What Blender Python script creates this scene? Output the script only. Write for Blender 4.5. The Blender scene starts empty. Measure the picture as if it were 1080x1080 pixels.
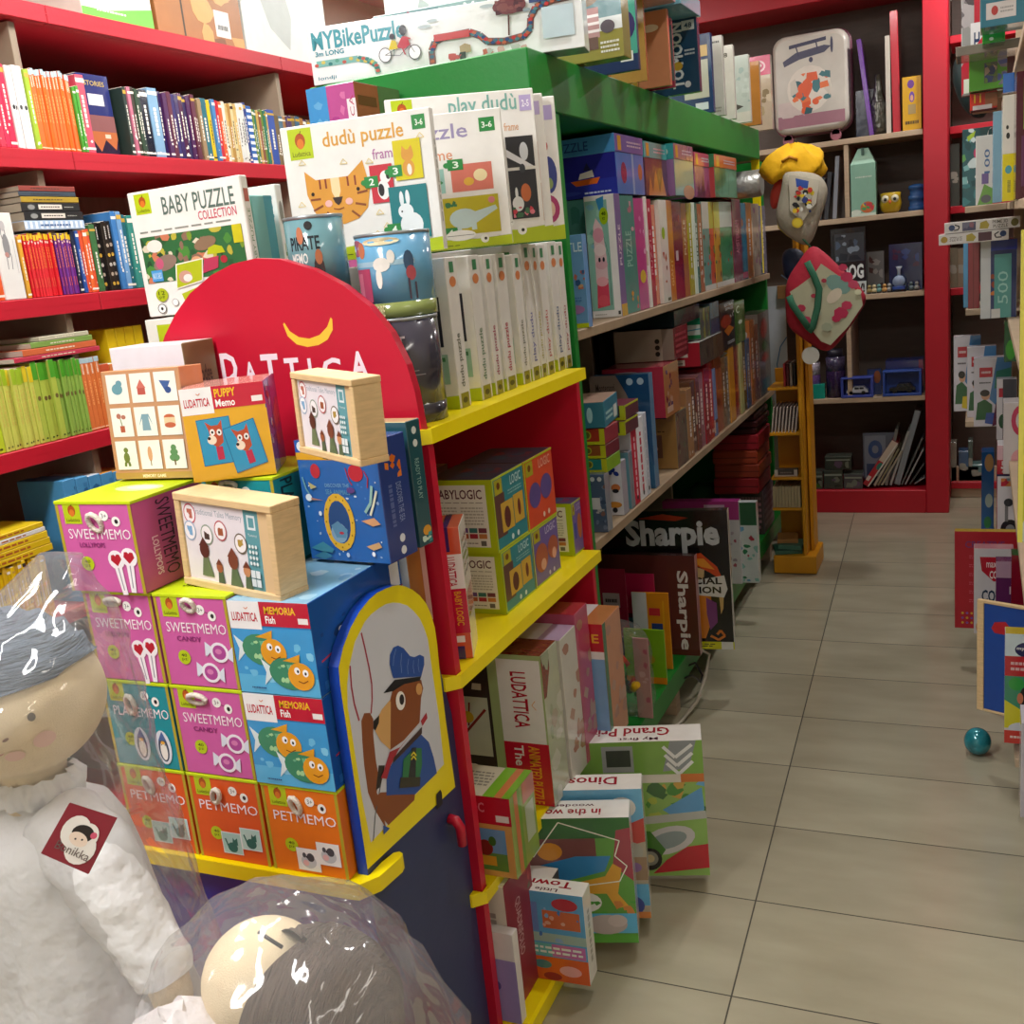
import bpy, math, random
from mathutils import Matrix, Vector
C = bpy.context.scene.collection
PI = math.pi
# ---------------------------------------------------------------- camera frame (metres; y runs down the aisle)
F = 1110.0; HC = 1.5
def _n(a): return Vector(a).normalized()
def rc(u, v): return Vector((u-540, -(v-540), -F))
YA = _n(rc(1034, 221)); _h = rc(34, 324.5); ZA = _h.cross(YA).normalized()
if ZA[1] < 0: ZA = -ZA
XA = YA.cross(ZA)
RM = Matrix((XA, YA, ZA))           # camera -> world
CAM = Vector((0, 0, HC))
def ray(u, v): return RM @ rc(u, v)
def onX(u, v, x): d = ray(u, v); return CAM + d*(x/d[0])
def onY(u, v, y): d = ray(u, v); return CAM + d*(y/d[1])
def onZ(u, v, z): d = ray(u, v); return CAM + d*((z-HC)/d[2])
def yAt(u, x, z):                   # y on the line X=x, Z=z seen at column u
    a = u-540; k = Vector((x, 0, z-HC)); rx = Vector((RM[0][0], RM[1][0], RM[2][0])); rz = Vector((RM[0][2], RM[1][2], RM[2][2]))
    # u-540 = F * (q.rx)/(-q.rz)
    return -(F*k.dot(rx) + a*k.dot(rz))/(F*rx[1] + a*rz[1])
def xAt(u, y, z):
    a = u-540; k = Vector((0, y, z-HC)); rx = Vector((RM[0][0], RM[1][0], RM[2][0])); rz = Vector((RM[0][2], RM[1][2], RM[2][2]))
    return -(F*k.dot(rx) + a*k.dot(rz))/(F*rx[0] + a*rz[0])
# ---------------------------------------------------------------- colour, materials
def lin(h):
    if not isinstance(h, str): return h
    if len(h) == 3: h = ''.join(c*2 for c in h)
    o = []
    for i in (0, 2, 4):
        c = int(h[i:i+2], 16)/255
        o.append(c/12.92 if c <= .04045 else ((c+.055)/1.055)**2.4)
    return tuple(o)
MATS = {}
def mat(name, col=None, rough=.5, noise=0, nscale=40, bump=0, bscale=60, spec=.5, metal=0, coat=0, stretch=(1, 1, 1), emis=None):
    if name in MATS: return MATS[name]
    m = bpy.data.materials.new(name); m.use_nodes = True; nt = m.node_tree; N = nt.nodes; L = nt.links
    b = N['Principled BSDF']; b.inputs['Roughness'].default_value = rough; b.inputs['Specular IOR Level'].default_value = spec
    b.inputs['Metallic'].default_value = metal; b.inputs['Coat Weight'].default_value = coat
    if col is None:
        a = N.new('ShaderNodeAttribute'); a.attribute_name = 'Col'; src = a.outputs['Color']
    else:
        rgb = N.new('ShaderNodeRGB'); rgb.outputs[0].default_value = (*lin(col), 1); src = rgb.outputs[0]
    tc = N.new('ShaderNodeTexCoord'); mp = N.new('ShaderNodeMapping'); mp.inputs['Scale'].default_value = stretch
    L.new(tc.outputs['Object'], mp.inputs[0])
    if noise:
        t = N.new('ShaderNodeTexNoise'); t.inputs['Scale'].default_value = nscale; t.inputs['Detail'].default_value = 4
        L.new(mp.outputs[0], t.inputs['Vector'])
        mr = N.new('ShaderNodeMapRange'); mr.inputs[1].default_value = .25; mr.inputs[2].default_value = .75
        mr.inputs[3].default_value = 1-noise; mr.inputs[4].default_value = 1+noise
        L.new(t.outputs[0], mr.inputs[0])
        vm = N.new('ShaderNodeVectorMath'); vm.operation = 'SCALE'; L.new(src, vm.inputs[0]); L.new(mr.outputs[0], vm.inputs['Scale'])
        src = vm.outputs[0]
    L.new(src, b.inputs['Base Color'])
    if bump:
        t2 = N.new('ShaderNodeTexNoise'); t2.inputs['Scale'].default_value = bscale; t2.inputs['Detail'].default_value = 3
        L.new(mp.outputs[0], t2.inputs['Vector'])
        bp = N.new('ShaderNodeBump'); bp.inputs['Strength'].default_value = bump; bp.inputs['Distance'].default_value = .01
        L.new(t2.outputs[0], bp.inputs['Height']); L.new(bp.outputs[0], b.inputs['Normal'])
    if emis:
        b.inputs['Emission Color'].default_value = (*lin(col), 1); b.inputs['Emission Strength'].default_value = emis
    MATS[name] = m; return m
def film(name, tint='fff', dens=.06, bscale=14, bump=.5, rough=.08):
    if name in MATS: return MATS[name]
    m = bpy.data.materials.new(name); m.use_nodes = True; nt = m.node_tree; N = nt.nodes; L = nt.links
    N.remove(N['Principled BSDF']); out = N['Material Output']
    tr = N.new('ShaderNodeBsdfTransparent'); gl = N.new('ShaderNodeBsdfGlossy'); gl.inputs['Roughness'].default_value = rough
    df = N.new('ShaderNodeBsdfDiffuse'); df.inputs[0].default_value = (*lin(tint), 1)
    fr = N.new('ShaderNodeFresnel'); fr.inputs[0].default_value = 1.5
    t = N.new('ShaderNodeTexNoise'); t.inputs['Scale'].default_value = bscale; t.inputs['Detail'].default_value = 2; t.inputs['Distortion'].default_value = 1.2
    tc = N.new('ShaderNodeTexCoord'); L.new(tc.outputs['Object'], t.inputs['Vector'])
    bp = N.new('ShaderNodeBump'); bp.inputs['Strength'].default_value = bump; bp.inputs['Distance'].default_value = .03
    L.new(t.outputs[0], bp.inputs['Height'])
    for n in (gl, fr): L.new(bp.outputs[0], n.inputs['Normal'])
    a = N.new('ShaderNodeMixShader'); b = N.new('ShaderNodeMixShader'); a.inputs[0].default_value = dens
    L.new(tr.outputs[0], a.inputs[1]); L.new(df.outputs[0], a.inputs[2])
    pw = N.new('ShaderNodeMath'); pw.operation = 'MULTIPLY_ADD'; pw.inputs[1].default_value = .35; pw.inputs[2].default_value = .03; pw.use_clamp = True; L.new(fr.outputs[0], pw.inputs[0]); L.new(pw.outputs[0], b.inputs[0]); L.new(a.outputs[0], b.inputs[1]); L.new(gl.outputs[0], b.inputs[2])
    L.new(b.outputs[0], out.inputs[0]); MATS[name] = m; return m
CARD = mat('printed_card', None, .42, .05, 25, 0)
GLOSS = mat('shrink_wrapped_card', None, .16, .05, 25, .05, 30, .6, 0, .3)
RED = mat('red_lacquer', 'c01030', .38, .04, 6, .04, 90)
RSHELF = mat('red_laminate', 'b8152a', .45, .04, 6, .03, 90)
YEL = mat('yellow_lacquer', 'f2dc00', .35, .04, 8, .03, 90)
BLU = mat('blue_lacquer', '1040a8', .35, .04, 8, .05, 60)
GRN = mat('green_lacquer', '0a7a28', .4, .06, 8, .04, 90)
OAK = mat('light_oak_laminate', 'b9a288', .5, .12, 12, .05, 60, stretch=(1, 1, 8))
OAKD = mat('grey_oak_laminate', '8d7c6a', .55, .15, 10, .05, 60, stretch=(1, 6, 1))
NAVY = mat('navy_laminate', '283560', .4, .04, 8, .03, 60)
OAKG = mat('brown_oak_laminate', '9c866c', .5, .12, 12, .05, 60, stretch=(8, 1, 1))  # darker, browner oak tone for the gondola shelves
WALN = mat('dark_walnut_back', '5a4e46', .6, .12, 10, .05, 60, stretch=(1, 1, 5))
WOOD = mat('pine_wood', 'dcbc8c', .5, .12, 30, .08, 60, stretch=(1, 1, 7))
# ---------------------------------------------------------------- text outlines
TC = {}
def text_mesh(s, bold=0):
    k = (s, bold)
    if k in TC: return TC[k]
    cu = bpy.data.curves.new('lettering', 'FONT'); cu.body = s; cu.size = 1; cu.resolution_u = 2; cu.offset = bold
    o = bpy.data.objects.new('lettering', cu); me = bpy.data.meshes.new_from_object(o)
    vs = [(v.co.x, v.co.y) for v in me.vertices]; fs = [tuple(p.vertices) for p in me.polygons]
    bpy.data.objects.remove(o); bpy.data.meshes.remove(me); bpy.data.curves.remove(cu)
    x0 = min(v[0] for v in vs); x1 = max(v[0] for v in vs); y0 = min(v[1] for v in vs); y1 = max(v[1] for v in vs)
    vs = [((x-x0)/(x1-x0), (y-y0)/max(1e-6, y1-y0)) for x, y in vs]
    TC[k] = (vs, fs); return TC[k]
# ---------------------------------------------------------------- mesh builder
class MB:
    def __init__(s): s.v = []; s.f = []; s.c = []; s.m = []; s.sm = []; s.mats = [CARD]
    def mi(s, m):
        if m is None: return 0
        if m not in s.mats: s.mats.append(m)
        return s.mats.index(m)
    def poly(s, pts, col='fff', m=None, sm=False):
        b = len(s.v); s.v += [tuple(p) for p in pts]; s.f.append(tuple(range(b, b+len(pts)))); s.c.append(lin(col)); s.m.append(s.mi(m)); s.sm.append(sm)
    def grid(s, rows, col='fff', m=None, sm=True, close=False, capa=False, capb=False):
        b = len(s.v); n = len(rows[0])
        for r in rows: s.v += [tuple(p) for p in r]
        cc = lin(col) if not callable(col) else None; k = s.mi(m)
        for i in range(len(rows)-1):
            for j in range(n if close else n-1):
                a = b+i*n+j; d = b+i*n+(j+1) % n
                s.f.append((a, d, d+n, a+n)); s.c.append(cc or lin(col(i, j))); s.m.append(k); s.sm.append(sm)
        for cap, i in ((capa, 0), (capb, len(rows)-1)):
            if cap:
                q = tuple(b+i*n+j for j in range(n)); s.f.append(q[::-1] if i == 0 else q); s.c.append(cc or lin(col(0, 0))); s.m.append(k); s.sm.append(False)
    def box(s, x0, y0, z0, x1, y1, z1, cols='fff', m=None, ch=.0012, M=None):
        """chamfered box; cols: one colour or dict by face letter (F,K,L,R,T,B), default '*'"""
        if x1 < x0: x0, x1 = x1, x0
        if y1 < y0: y0, y1 = y1, y0
        if z1 < z0: z0, z1 = z1, z0
        ch = min(ch, (x1-x0)*.3, (y1-y0)*.3, (z1-z0)*.3)
        g = (lambda f: cols) if isinstance(cols, str) or cols is None else (lambda f: cols.get(f, cols.get('*', 'fff')))
        X = (x0, x1); Y = (y0, y1); Z = (z0, z1); b = len(s.v); k = s.mi(m); idx = {}
        for i in (0, 1):
            for j in (0, 1):
                for l in (0, 1):
                    sx, sy, sz = 1-2*i, 1-2*j, 1-2*l
                    for ax in range(3):
                        p = Vector((X[i]+(0 if ax == 0 else sx*ch), Y[j]+(0 if ax == 1 else sy*ch), Z[l]+(0 if ax == 2 else sz*ch)))
                        if M is not None: p = M @ p
                        idx[i, j, l, ax] = len(s.v); s.v.append(tuple(p))
        def q(ids, c): s.f.append(tuple(ids)); s.c.append(lin(c)); s.m.append(k); s.sm.append(False)
        q([idx[0, j, l, 0] for j, l in ((0, 0), (0, 1), (1, 1), (1, 0))], g('L')); q([idx[1, j, l, 0] for j, l in ((0, 0), (1, 0), (1, 1), (0, 1))], g('R'))
        q([idx[i, 0, l, 1] for i, l in ((0, 0), (1, 0), (1, 1), (0, 1))], g('F')); q([idx[i, 1, l, 1] for i, l in ((0, 0), (0, 1), (1, 1), (1, 0))], g('K'))
        q([idx[i, j, 0, 2] for i, j in ((0, 0), (0, 1), (1, 1), (1, 0))], g('B')); q([idx[i, j, 1, 2] for i, j in ((0, 0), (1, 0), (1, 1), (0, 1))], g('T'))
        for a in (0, 1):
            for c in (0, 1):
                q([idx[0, a, c, 1], idx[0, a, c, 2], idx[1, a, c, 2], idx[1, a, c, 1]], g('T' if c else 'F'))
                q([idx[a, 0, c, 0], idx[a, 0, c, 2], idx[a, 1, c, 2], idx[a, 1, c, 0]], g('R' if a else 'L'))
                q([idx[a, c, 0, 0], idx[a, c, 0, 1], idx[a, c, 1, 1], idx[a, c, 1, 0]], g('R' if a else 'L'))
                for l in (0, 1): q([idx[a, c, l, 0], idx[a, c, l, 1], idx[a, c, l, 2]], g('*') if isinstance(cols, dict) and '*' in cols else g('R'))
    def tube(s, pts, r, col='fff', m=None, n=8, cap=True, close=False):
        P = [Vector(p) for p in pts]; rows = []; up = None
        for i, p in enumerate(P):
            if close: t = (P[(i+1) % len(P)]-P[i-1]).normalized()
            else: t = (P[min(i+1, len(P)-1)]-P[max(i-1, 0)]).normalized()
            if up is None: up = t.orthogonal().normalized()
            else: up = (up-t*up.dot(t)).normalized()
            w = t.cross(up); rr = r[i] if isinstance(r, (list, tuple)) else r
            rows.append([p+(up*math.cos(a)+w*math.sin(a))*rr for a in [2*PI*k/n for k in range(n)]])
        if close: rows.append(rows[0])
        s.grid(rows, col, m, True, True, cap and not close, cap and not close)
    def lathe(s, c, prof, col='fff', m=None, n=24, M=None):
        """prof: list of (radius, z)"""
        rows = []
        for r, z in prof:
            row = [Vector((c[0]+r*math.cos(2*PI*k/n), c[1]+r*math.sin(2*PI*k/n), c[2]+z)) for k in range(n)]
            if M is not None: row = [M @ p for p in row]
            rows.append(row)
        s.grid(rows, col, m, True, True, True, True)
    def prism(s, pts, fn, d0, d1, col='fff', m=None, side=None, ms=None):
        """extrude 2D outline; fn(a,b,d)->point"""
        A = [fn(a, b, d0) for a, b in pts]; B = [fn(a, b, d1) for a, b in pts]
        s.poly(A[::-1], col, m); s.poly(B, col, m)
        for i in range(len(pts)):
            j = (i+1) % len(pts); s.poly([A[i], A[j], B[j], B[i]], side or col, ms or m)
    def art(s, O, U, V, N, items, m=None, off=.0003, step=.00005):
        """flat printing on a face: O origin, U,V full edge vectors, N unit normal, items in 0..1"""
        O, U, V, N = Vector(O), Vector(U), Vector(V), Vector(N); w, h = U.length, V.length; lay = [off]
        def P(x, y): return O+U*x+V*y+N*lay[0]
        flip = U.cross(V).dot(N) < 0
        def put(pts, c): pts = [P(*p) for p in pts]; s.poly(pts[::-1] if flip else pts, c, m)
        for it in items:
            if it is None: continue
            k = it[0]; lay[0] += step
            if k == 'r':
                _, x0, y0, x1, y1, c = it; put([(x0, y0), (x1, y0), (x1, y1), (x0, y1)], c)
            elif k in 'eo':
                _, cx, cy, rx, ry, c = it[:6]; ro = it[6] if len(it) > 6 else 0
                if k == 'o': rx, ry = rx*h/w, rx     # circle: radius relative to the face height
                n = 18 if max(rx*w, ry*h) > .004 else 8; pts = []
                for q in range(n):
                    a = 2*PI*q/n; ex, ey = rx*w*math.cos(a), ry*h*math.sin(a)
                    pts.append((cx+(ex*math.cos(ro)-ey*math.sin(ro))/w, cy+(ex*math.sin(ro)+ey*math.cos(ro))/h))
                put(pts, c)
            elif k == 'p': put(it[1], it[2])
            elif k == 'l':
                _, pts, lw, c = it
                for a, b in zip(pts, pts[1:]):
                    dx, dy = (b[0]-a[0])*w, (b[1]-a[1])*h; d = math.hypot(dx, dy) or 1; nx, ny = -dy/d*lw/2, dx/d*lw/2
                    put([(a[0]-nx/w, a[1]-ny/h), (b[0]-nx/w, b[1]-ny/h), (b[0]+nx/w, b[1]+ny/h), (a[0]+nx/w, a[1]+ny/h)], c)
            elif k == 't':
                _, tx, x0, y0, x1, y1, c = it[:7]; ro = it[7] if len(it) > 7 else 0; bo = it[8] if len(it) > 8 else 0
                vs, fs = text_mesh(tx, bo); b = len(s.v)
                for x, y in vs:
                    if ro == 90: x, y = 1-y, x
                    elif ro == -90: x, y = y, 1-x
                    elif ro == 180: x, y = 1-x, 1-y
                    s.v.append(tuple(P(x0+x*(x1-x0), y0+y*(y1-y0))))
                for f in fs: s.f.append(tuple(b+i for i in (f[::-1] if flip else f))); s.c.append(lin(c)); s.m.append(s.mi(m)); s.sm.append(False)
            elif k == 's':
                _, x0, y0, x1, y1, n, cs, sz, seed = it; R = random.Random(seed)
                for q in range(n):
                    r = sz*R.uniform(.5, 1.3); cx = R.uniform(x0, x1); cy = R.uniform(y0, y1); c = R.choice(cs); rx, ry = r*R.uniform(.6, 1.3)/w, r*R.uniform(.6, 1.3)/h
                    if w < 1: pass
                    pts = []; a0 = R.random()*6; nn = R.choice((4, 7, 9, 10))
                    for e in range(nn):
                        a = a0+2*PI*e/nn; f_ = R.uniform(.75, 1.15)
                        pts.append((min(x1, max(x0, cx+rx*f_*math.cos(a))), min(y1, max(y0, cy+ry*f_*math.sin(a)))))
                    lay[0] += step*.2; put(pts, c)
            elif k == 'k':                                   # illegible small print
                _, x0, y0, x1, y1, n, c = it; R = random.Random(int(x0*999+n)); vert = (y1-y0)*h > (x1-x0)*w*1.0 and n < 3
                for q in range(n):
                    p = 0.
                    while p < .96:
                        e = min(1, p+R.uniform(.05, .16))
                        if vert: put([(x0+(x1-x0)*(q+.2)/n, y0+(y1-y0)*p), (x0+(x1-x0)*(q+.8)/n, y0+(y1-y0)*p), (x0+(x1-x0)*(q+.8)/n, y0+(y1-y0)*e), (x0+(x1-x0)*(q+.2)/n, y0+(y1-y0)*e)], c)
                        else: put([(x0+(x1-x0)*p, y0+(y1-y0)*(q+.25)/n), (x0+(x1-x0)*e, y0+(y1-y0)*(q+.25)/n), (x0+(x1-x0)*e, y0+(y1-y0)*(q+.75)/n), (x0+(x1-x0)*p, y0+(y1-y0)*(q+.75)/n)], c)
                        p = e+.03
    def build(s, name, parent=None, main=None):
        me = bpy.data.meshes.new(name); me.from_pydata(s.v, [], s.f)
        mats = list(s.mats)
        if main is not None: mats[0] = main
        for m in mats: me.materials.append(m)
        at = me.color_attributes.new('Col', 'FLOAT_COLOR', 'CORNER'); buf = []
        for f, c in zip(s.f, s.c): buf += [c[0], c[1], c[2], 1.0]*len(f)
        at.data.foreach_set('color', buf)
        me.polygons.foreach_set('material_index', s.m); me.polygons.foreach_set('use_smooth', s.sm); me.update()
        o = bpy.data.objects.new(name, me); C.objects.link(o)
        if parent is not None: o.parent = parent
        return o
def tag(o, label=None, cat=None, group=None, kind=None):
    if label: o['label'] = label
    if cat: o['category'] = cat
    if group: o['group'] = group
    if kind: o['kind'] = kind
    return o
def thing(name, label, cat, loc=(0, 0, 0), rz=0, group=None, rx=0, ry=0):
    o = bpy.data.objects.new(name, None); C.objects.link(o); o.location = loc; o.rotation_euler = (rx, ry, rz); o.empty_display_size = .05
    return tag(o, label, cat, group)
def struct(name, b, main=None): return tag(b.build(name, None, main), kind='structure')
def place(o, loc, rz=0, rx=0, ry=0): o.location = loc; o.rotation_euler = (rx, ry, rz); return o
FACES = lambda w, d, h: dict(F=((0, 0, 0), (w, 0, 0), (0, 0, h), (0, -1, 0)), R=((w, 0, 0), (0, d, 0), (0, 0, h), (1, 0, 0)), L=((0, d, 0), (0, -d, 0), (0, 0, h), (-1, 0, 0)),
    T=((0, 0, h), (w, 0, 0), (0, d, 0), (0, 0, 1)), K=((w, d, 0), (-w, 0, 0), (0, 0, h), (0, 1, 0)), B=((0, d, 0), (w, 0, 0), (0, -d, 0), (0, 0, -1)))
def carton_mb(w, d, h, cols, art=None, ch=.0012):
    b = MB(); b.box(0, 0, 0, w, d, h, cols, None, ch); fr = FACES(w, d, h)
    for k, items in (art or {}).items(): b.art(*fr[k], items)
    return b
def carton(name, label, cat, loc, dims, cols, art=None, rz=0, group=None, main=None, ch=.0012, rx=0, ry=0):
    o = carton_mb(*dims, cols, art, ch).build(name, None, main); place(o, loc, rz, rx, ry); return tag(o, label, cat, group)
def seat(pl, pr, z, zr=None):
    """front-bottom corners seen at pixels pl, pr on the level z -> location, yaw, width"""
    a = onZ(*pl, z); b = onZ(*pr, z); d = b-a; return a, math.atan2(d[1], d[0]), math.hypot(d[0], d[1])
ORD = ['first', 'second', 'third', 'fourth', 'fifth', 'sixth', 'seventh', 'eighth', 'ninth', 'tenth', 'eleventh', 'twelfth', 'thirteenth', 'fourteenth', 'fifteenth', 'sixteenth', 'seventeenth', 'eighteenth', 'nineteenth', 'twentieth']
def nth(i):
    if i < 20: return ORD[i]
    t = {2: 'twenty', 3: 'thirty', 4: 'forty', 5: 'fifty', 6: 'sixty', 7: 'seventy', 8: 'eighty'}[(i+1)//10]
    return (t+'-'+ORD[(i+1) % 10-1]) if (i+1) % 10 else t[:-1]+'ieth'
# ================================================================= setting
def tiles():
    m = bpy.data.materials.new('floor_tiles'); m.use_nodes = True; nt = m.node_tree; N = nt.nodes; L = nt.links; b = N['Principled BSDF']
    tc = N.new('ShaderNodeTexCoord'); sx = N.new('ShaderNodeSeparateXYZ'); L.new(tc.outputs['Object'], sx.inputs[0])
    def M(op, a, c=None, d=None):
        n = N.new('ShaderNodeMath'); n.operation = op
        for i, q in enumerate((a, c, d)):
            if q is None: continue
            if isinstance(q, (int, float)): n.inputs[i].default_value = q
            else: L.new(q, n.inputs[i])
        return n.outputs[0]
    X, Y = sx.outputs[0], sx.outputs[1]
    yy = M('DIVIDE', M('SUBTRACT', Y, 1.821), .3318)
    xx = M('DIVIDE', M('ADD', M('ADD', X, .387), M('MULTIPLY', Y, .0392)), .664)
    fy = M('FRACT', M('ADD', yy, 50)); fx = M('FRACT', M('ADD', xx, 50.))
    ey = M('MULTIPLY', M('MINIMUM', fy, M('SUBTRACT', 1, fy)), .3318); ex = M('MULTIPLY', M('MINIMUM', fx, M('SUBTRACT', 1, fx)), .664)
    g = M('LESS_THAN', M('MINIMUM', ex, ey), .0017)
    cell = N.new('ShaderNodeCombineXYZ'); L.new(M('FLOOR', M('ADD', xx, 50)), cell.inputs[0]); L.new(M('FLOOR', M('ADD', yy, 50)), cell.inputs[1])
    wn = N.new('ShaderNodeTexWhiteNoise'); L.new(cell.outputs[0], wn.inputs[0])
    mp = N.new('ShaderNodeMapping'); mp.inputs['Scale'].default_value = (2.2, 6, 1); va = N.new('ShaderNodeVectorMath'); va.operation = 'ADD'
    vs = N.new('ShaderNodeVectorMath'); vs.operation = 'SCALE'; vs.inputs['Scale'].default_value = 9; L.new(wn.outputs['Color'], vs.inputs[0])
    L.new(tc.outputs['Object'], va.inputs[0]); L.new(vs.outputs[0], va.inputs[1]); L.new(va.outputs[0], mp.inputs[0])
    t = N.new('ShaderNodeTexNoise'); t.inputs['Scale'].default_value = 1.6; t.inputs['Detail'].default_value = 4; t.inputs['Roughness'].default_value = .5; L.new(mp.outputs[0], t.inputs['Vector'])
    cr = N.new('ShaderNodeValToRGB'); cr.color_ramp.elements[0].position = .0; cr.color_ramp.elements[1].position = 1
    cr.color_ramp.elements[0].color = (*lin('948e78'), 1); cr.color_ramp.elements[1].color = (*lin('bab39c'), 1); L.new(t.outputs[0], cr.inputs[0])
    hs = N.new('ShaderNodeHueSaturation'); L.new(cr.outputs[0], hs.inputs['Color']); L.new(M('ADD', M('MULTIPLY', wn.outputs['Value'], .12), .94), hs.inputs['Value'])
    mx = N.new('ShaderNodeMix'); mx.data_type = 'RGBA'; L.new(g, mx.inputs[0]); L.new(hs.outputs[0], mx.inputs[6]); mx.inputs[7].default_value = (*lin('3c382c'), 1)
    L.new(mx.outputs[2], b.inputs['Base Color']); L.new(M('ADD', M('MULTIPLY', g, .5), M('ADD', M('MULTIPLY', t.outputs[0], .06), .13)), b.inputs['Roughness'])
    bp = N.new('ShaderNodeBump'); bp.inputs['Strength'].default_value = .3; bp.inputs['Distance'].default_value = .002; L.new(M('SUBTRACT', 1, g), bp.inputs['Height']); L.new(bp.outputs[0], b.inputs['Normal'])
    b.inputs['Specular IOR Level'].default_value = .5
    return m
PLAS = mat('cream_plaster', 'd9d3c6', .9, .04, 3, .1, 80)
CEIL = mat('white_ceiling_paint', 'ece9e2', .9, .02, 3, .05, 80)
b = MB(); b.box(-2.9, -1.8, -.1, 1.6, 6.6, 0, 'fff'); struct('floor', b, tiles())
b = MB(); b.box(-2.9, -1.8, 2.8, 1.6, 6.6, 2.9); struct('ceiling', b, CEIL)
b = MB(); b.box(-2.9, -1.8, 0, -2.8, 6.6, 2.8); struct('wall_left', b, PLAS)
b = MB(); b.box(-2.8, 6.5, 0, 1.5, 6.6, 2.8); struct('wall_back', b, PLAS)
b = MB(); b.box(1.5, -1.8, 0, 1.6, 6.6, 2.8); struct('wall_right', b, PLAS)
b = MB(); b.box(-2.8, -1.8, 0, 1.5, -1.7, 2.8); struct('wall_front', b, PLAS)
# ceiling downlights
LAMPM = mat('lamp_diffuser', 'fff4e4', .5, emis=9)
def downlight(x, y, pw, r=.07, first=[True]):
    t = thing('ceiling_downlight', 'round recessed downlight', 'ceiling light', (x, y, 2.8), group='recessed downlights in the ceiling')
    b = MB(); b.lathe((0, 0, 0), [(r, -.001), (r+.018, -.001), (r+.018, -.008), (r+.004, -.010), (r, -.004)], 'ddd', None, 28); b.build('trim_ring', t)
    b = MB(); b.lathe((0, 0, 0), [(r-.001, -.002), (r-.001, -.005)], 'fff', None, 28); b.build('diffuser', t, mat('bright_lamp_diffuser', 'fff6ea', .5, emis=30))
    l = bpy.data.lights.new('downlight_lamp', 'AREA'); l.shape = 'DISK'; l.size = r*1.7; l.energy = pw; l.color = (1, .985, .97)
    o = bpy.data.objects.new('downlight_lamp', l); C.objects.link(o); o.parent = t; o.location = (0, 0, -.02); return t
def tubelight(x, y, pw, ly=1.2, lx=.28):
    t = thing('ceiling_panel_light', 'rectangular fluorescent panel on the ceiling', 'ceiling light', (x, y, 2.8), group='fluorescent ceiling panels')
    b = MB(); b.box(-lx/2-.02, -ly/2-.02, -.03, lx/2+.02, ly/2+.02, -.001, 'e8e8e8'); b.build('frame', t)
    b = MB(); b.box(-lx/2, -ly/2, -.034, lx/2, ly/2, -.031, 'fff'); b.build('diffuser', t, LAMPM)
    l = bpy.data.lights.new('panel_lamp', 'AREA'); l.shape = 'RECTANGLE'; l.size = lx; l.size_y = ly; l.energy = pw; l.color = (.97, .99, 1)
    o = bpy.data.objects.new('panel_lamp', l); C.objects.link(o); o.parent = t; o.location = (0, 0, -.045)
    return t
W = {'pan': 26, 'dn': 9}
LIGHTS = []
for x, y, k in ((-1.62, 2.3, .9), (-1.35, .2, 1.95), (-1.7, 4.3, .7), (.75, .2, .15)):
    LIGHTS.append(tubelight(x, y, W['pan']*k))
for x, y, k in ((.09, 5.5, 1.4), (-.42, 3.9, 1.35), (-.3, 2.2, 1.0), (.9, 3.9, .5)): LIGHTS.append(downlight(x, y, W['dn']*k))
for o, w in zip(LIGHTS, ('over the left book aisle', 'in front of the toy display', 'at the far end of the book aisle', 'at the back right corner', 'above the red cabinet', 'over the middle of the tiled aisle', 'over the near tiled aisle', 'over the right shelving')): o['label'] += ' ' + w
# camera
cam = bpy.data.cameras.new('camera'); co = bpy.data.objects.new('camera', cam); C.objects.link(co); bpy.context.scene.camera = co
cam.sensor_width = 36; cam.sensor_fit = 'HORIZONTAL'; cam.lens = F/1080*36; cam.clip_start = .02
co.matrix_world = Matrix.Translation(CAM) @ RM.to_4x4()
sc = bpy.context.scene; sc.view_settings.view_transform = 'Standard'; sc.view_settings.look = 'None'; sc.view_settings.exposure = 0; sc.view_settings.gamma = 1
w = bpy.data.worlds.new('shop_air'); sc.world = w; w.use_nodes = True; w.node_tree.nodes['Background'].inputs[0].default_value = (.9, .95, 1, 1); w.node_tree.nodes['Background'].inputs[1].default_value = .1
# ================================================================= left red bookcase (wall side of the book aisle)
XL = -2.2; SH = [(.68, .715), (1.11, 1.157), (1.475, 1.523), (1.842, 1.89), (2.205, 2.25)]
t = thing('bookcase', 'tall red-fronted bookcase full of colourful books along the left wall', 'bookcase', (0, 0, 0))
b = MB(); b.box(-2.78, .2, 0, -2.76, 5.6, 2.25); b.build('back_panel', t, OAKD)
for y in (.2, 1.18, 2.15, 3.28, 4.4, 5.58): b = MB(); b.box(-2.76, y-.011, .12, -2.225, y+.011, 2.2); b.build('divider', t, OAKD)
for z0, z1 in [(.08, .12), (.42, .455)]+SH:
    b = MB(); b.box(-2.76, .2, z0, XL-.02, 5.6, z1, ch=.002)
    for y0 in (.2, 1.18, 2.25, 3.28, 4.4): b.box(XL-.02, y0, z0, XL, {.2: 1.178, 1.18: 2.248, 2.25: 3.278, 3.28: 4.398, 4.4: 5.6}[y0], z1, ch=.002)
    b.art((XL, .2, (z0+z1)/2), (0, 5.4, 0), (0, 0, .001), (1, 0, 0), [('r', 0, 0, 1, 2.2, '7a0c1c')]); b.v = b.v
    b.build('shelf', t, RSHELF)
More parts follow.
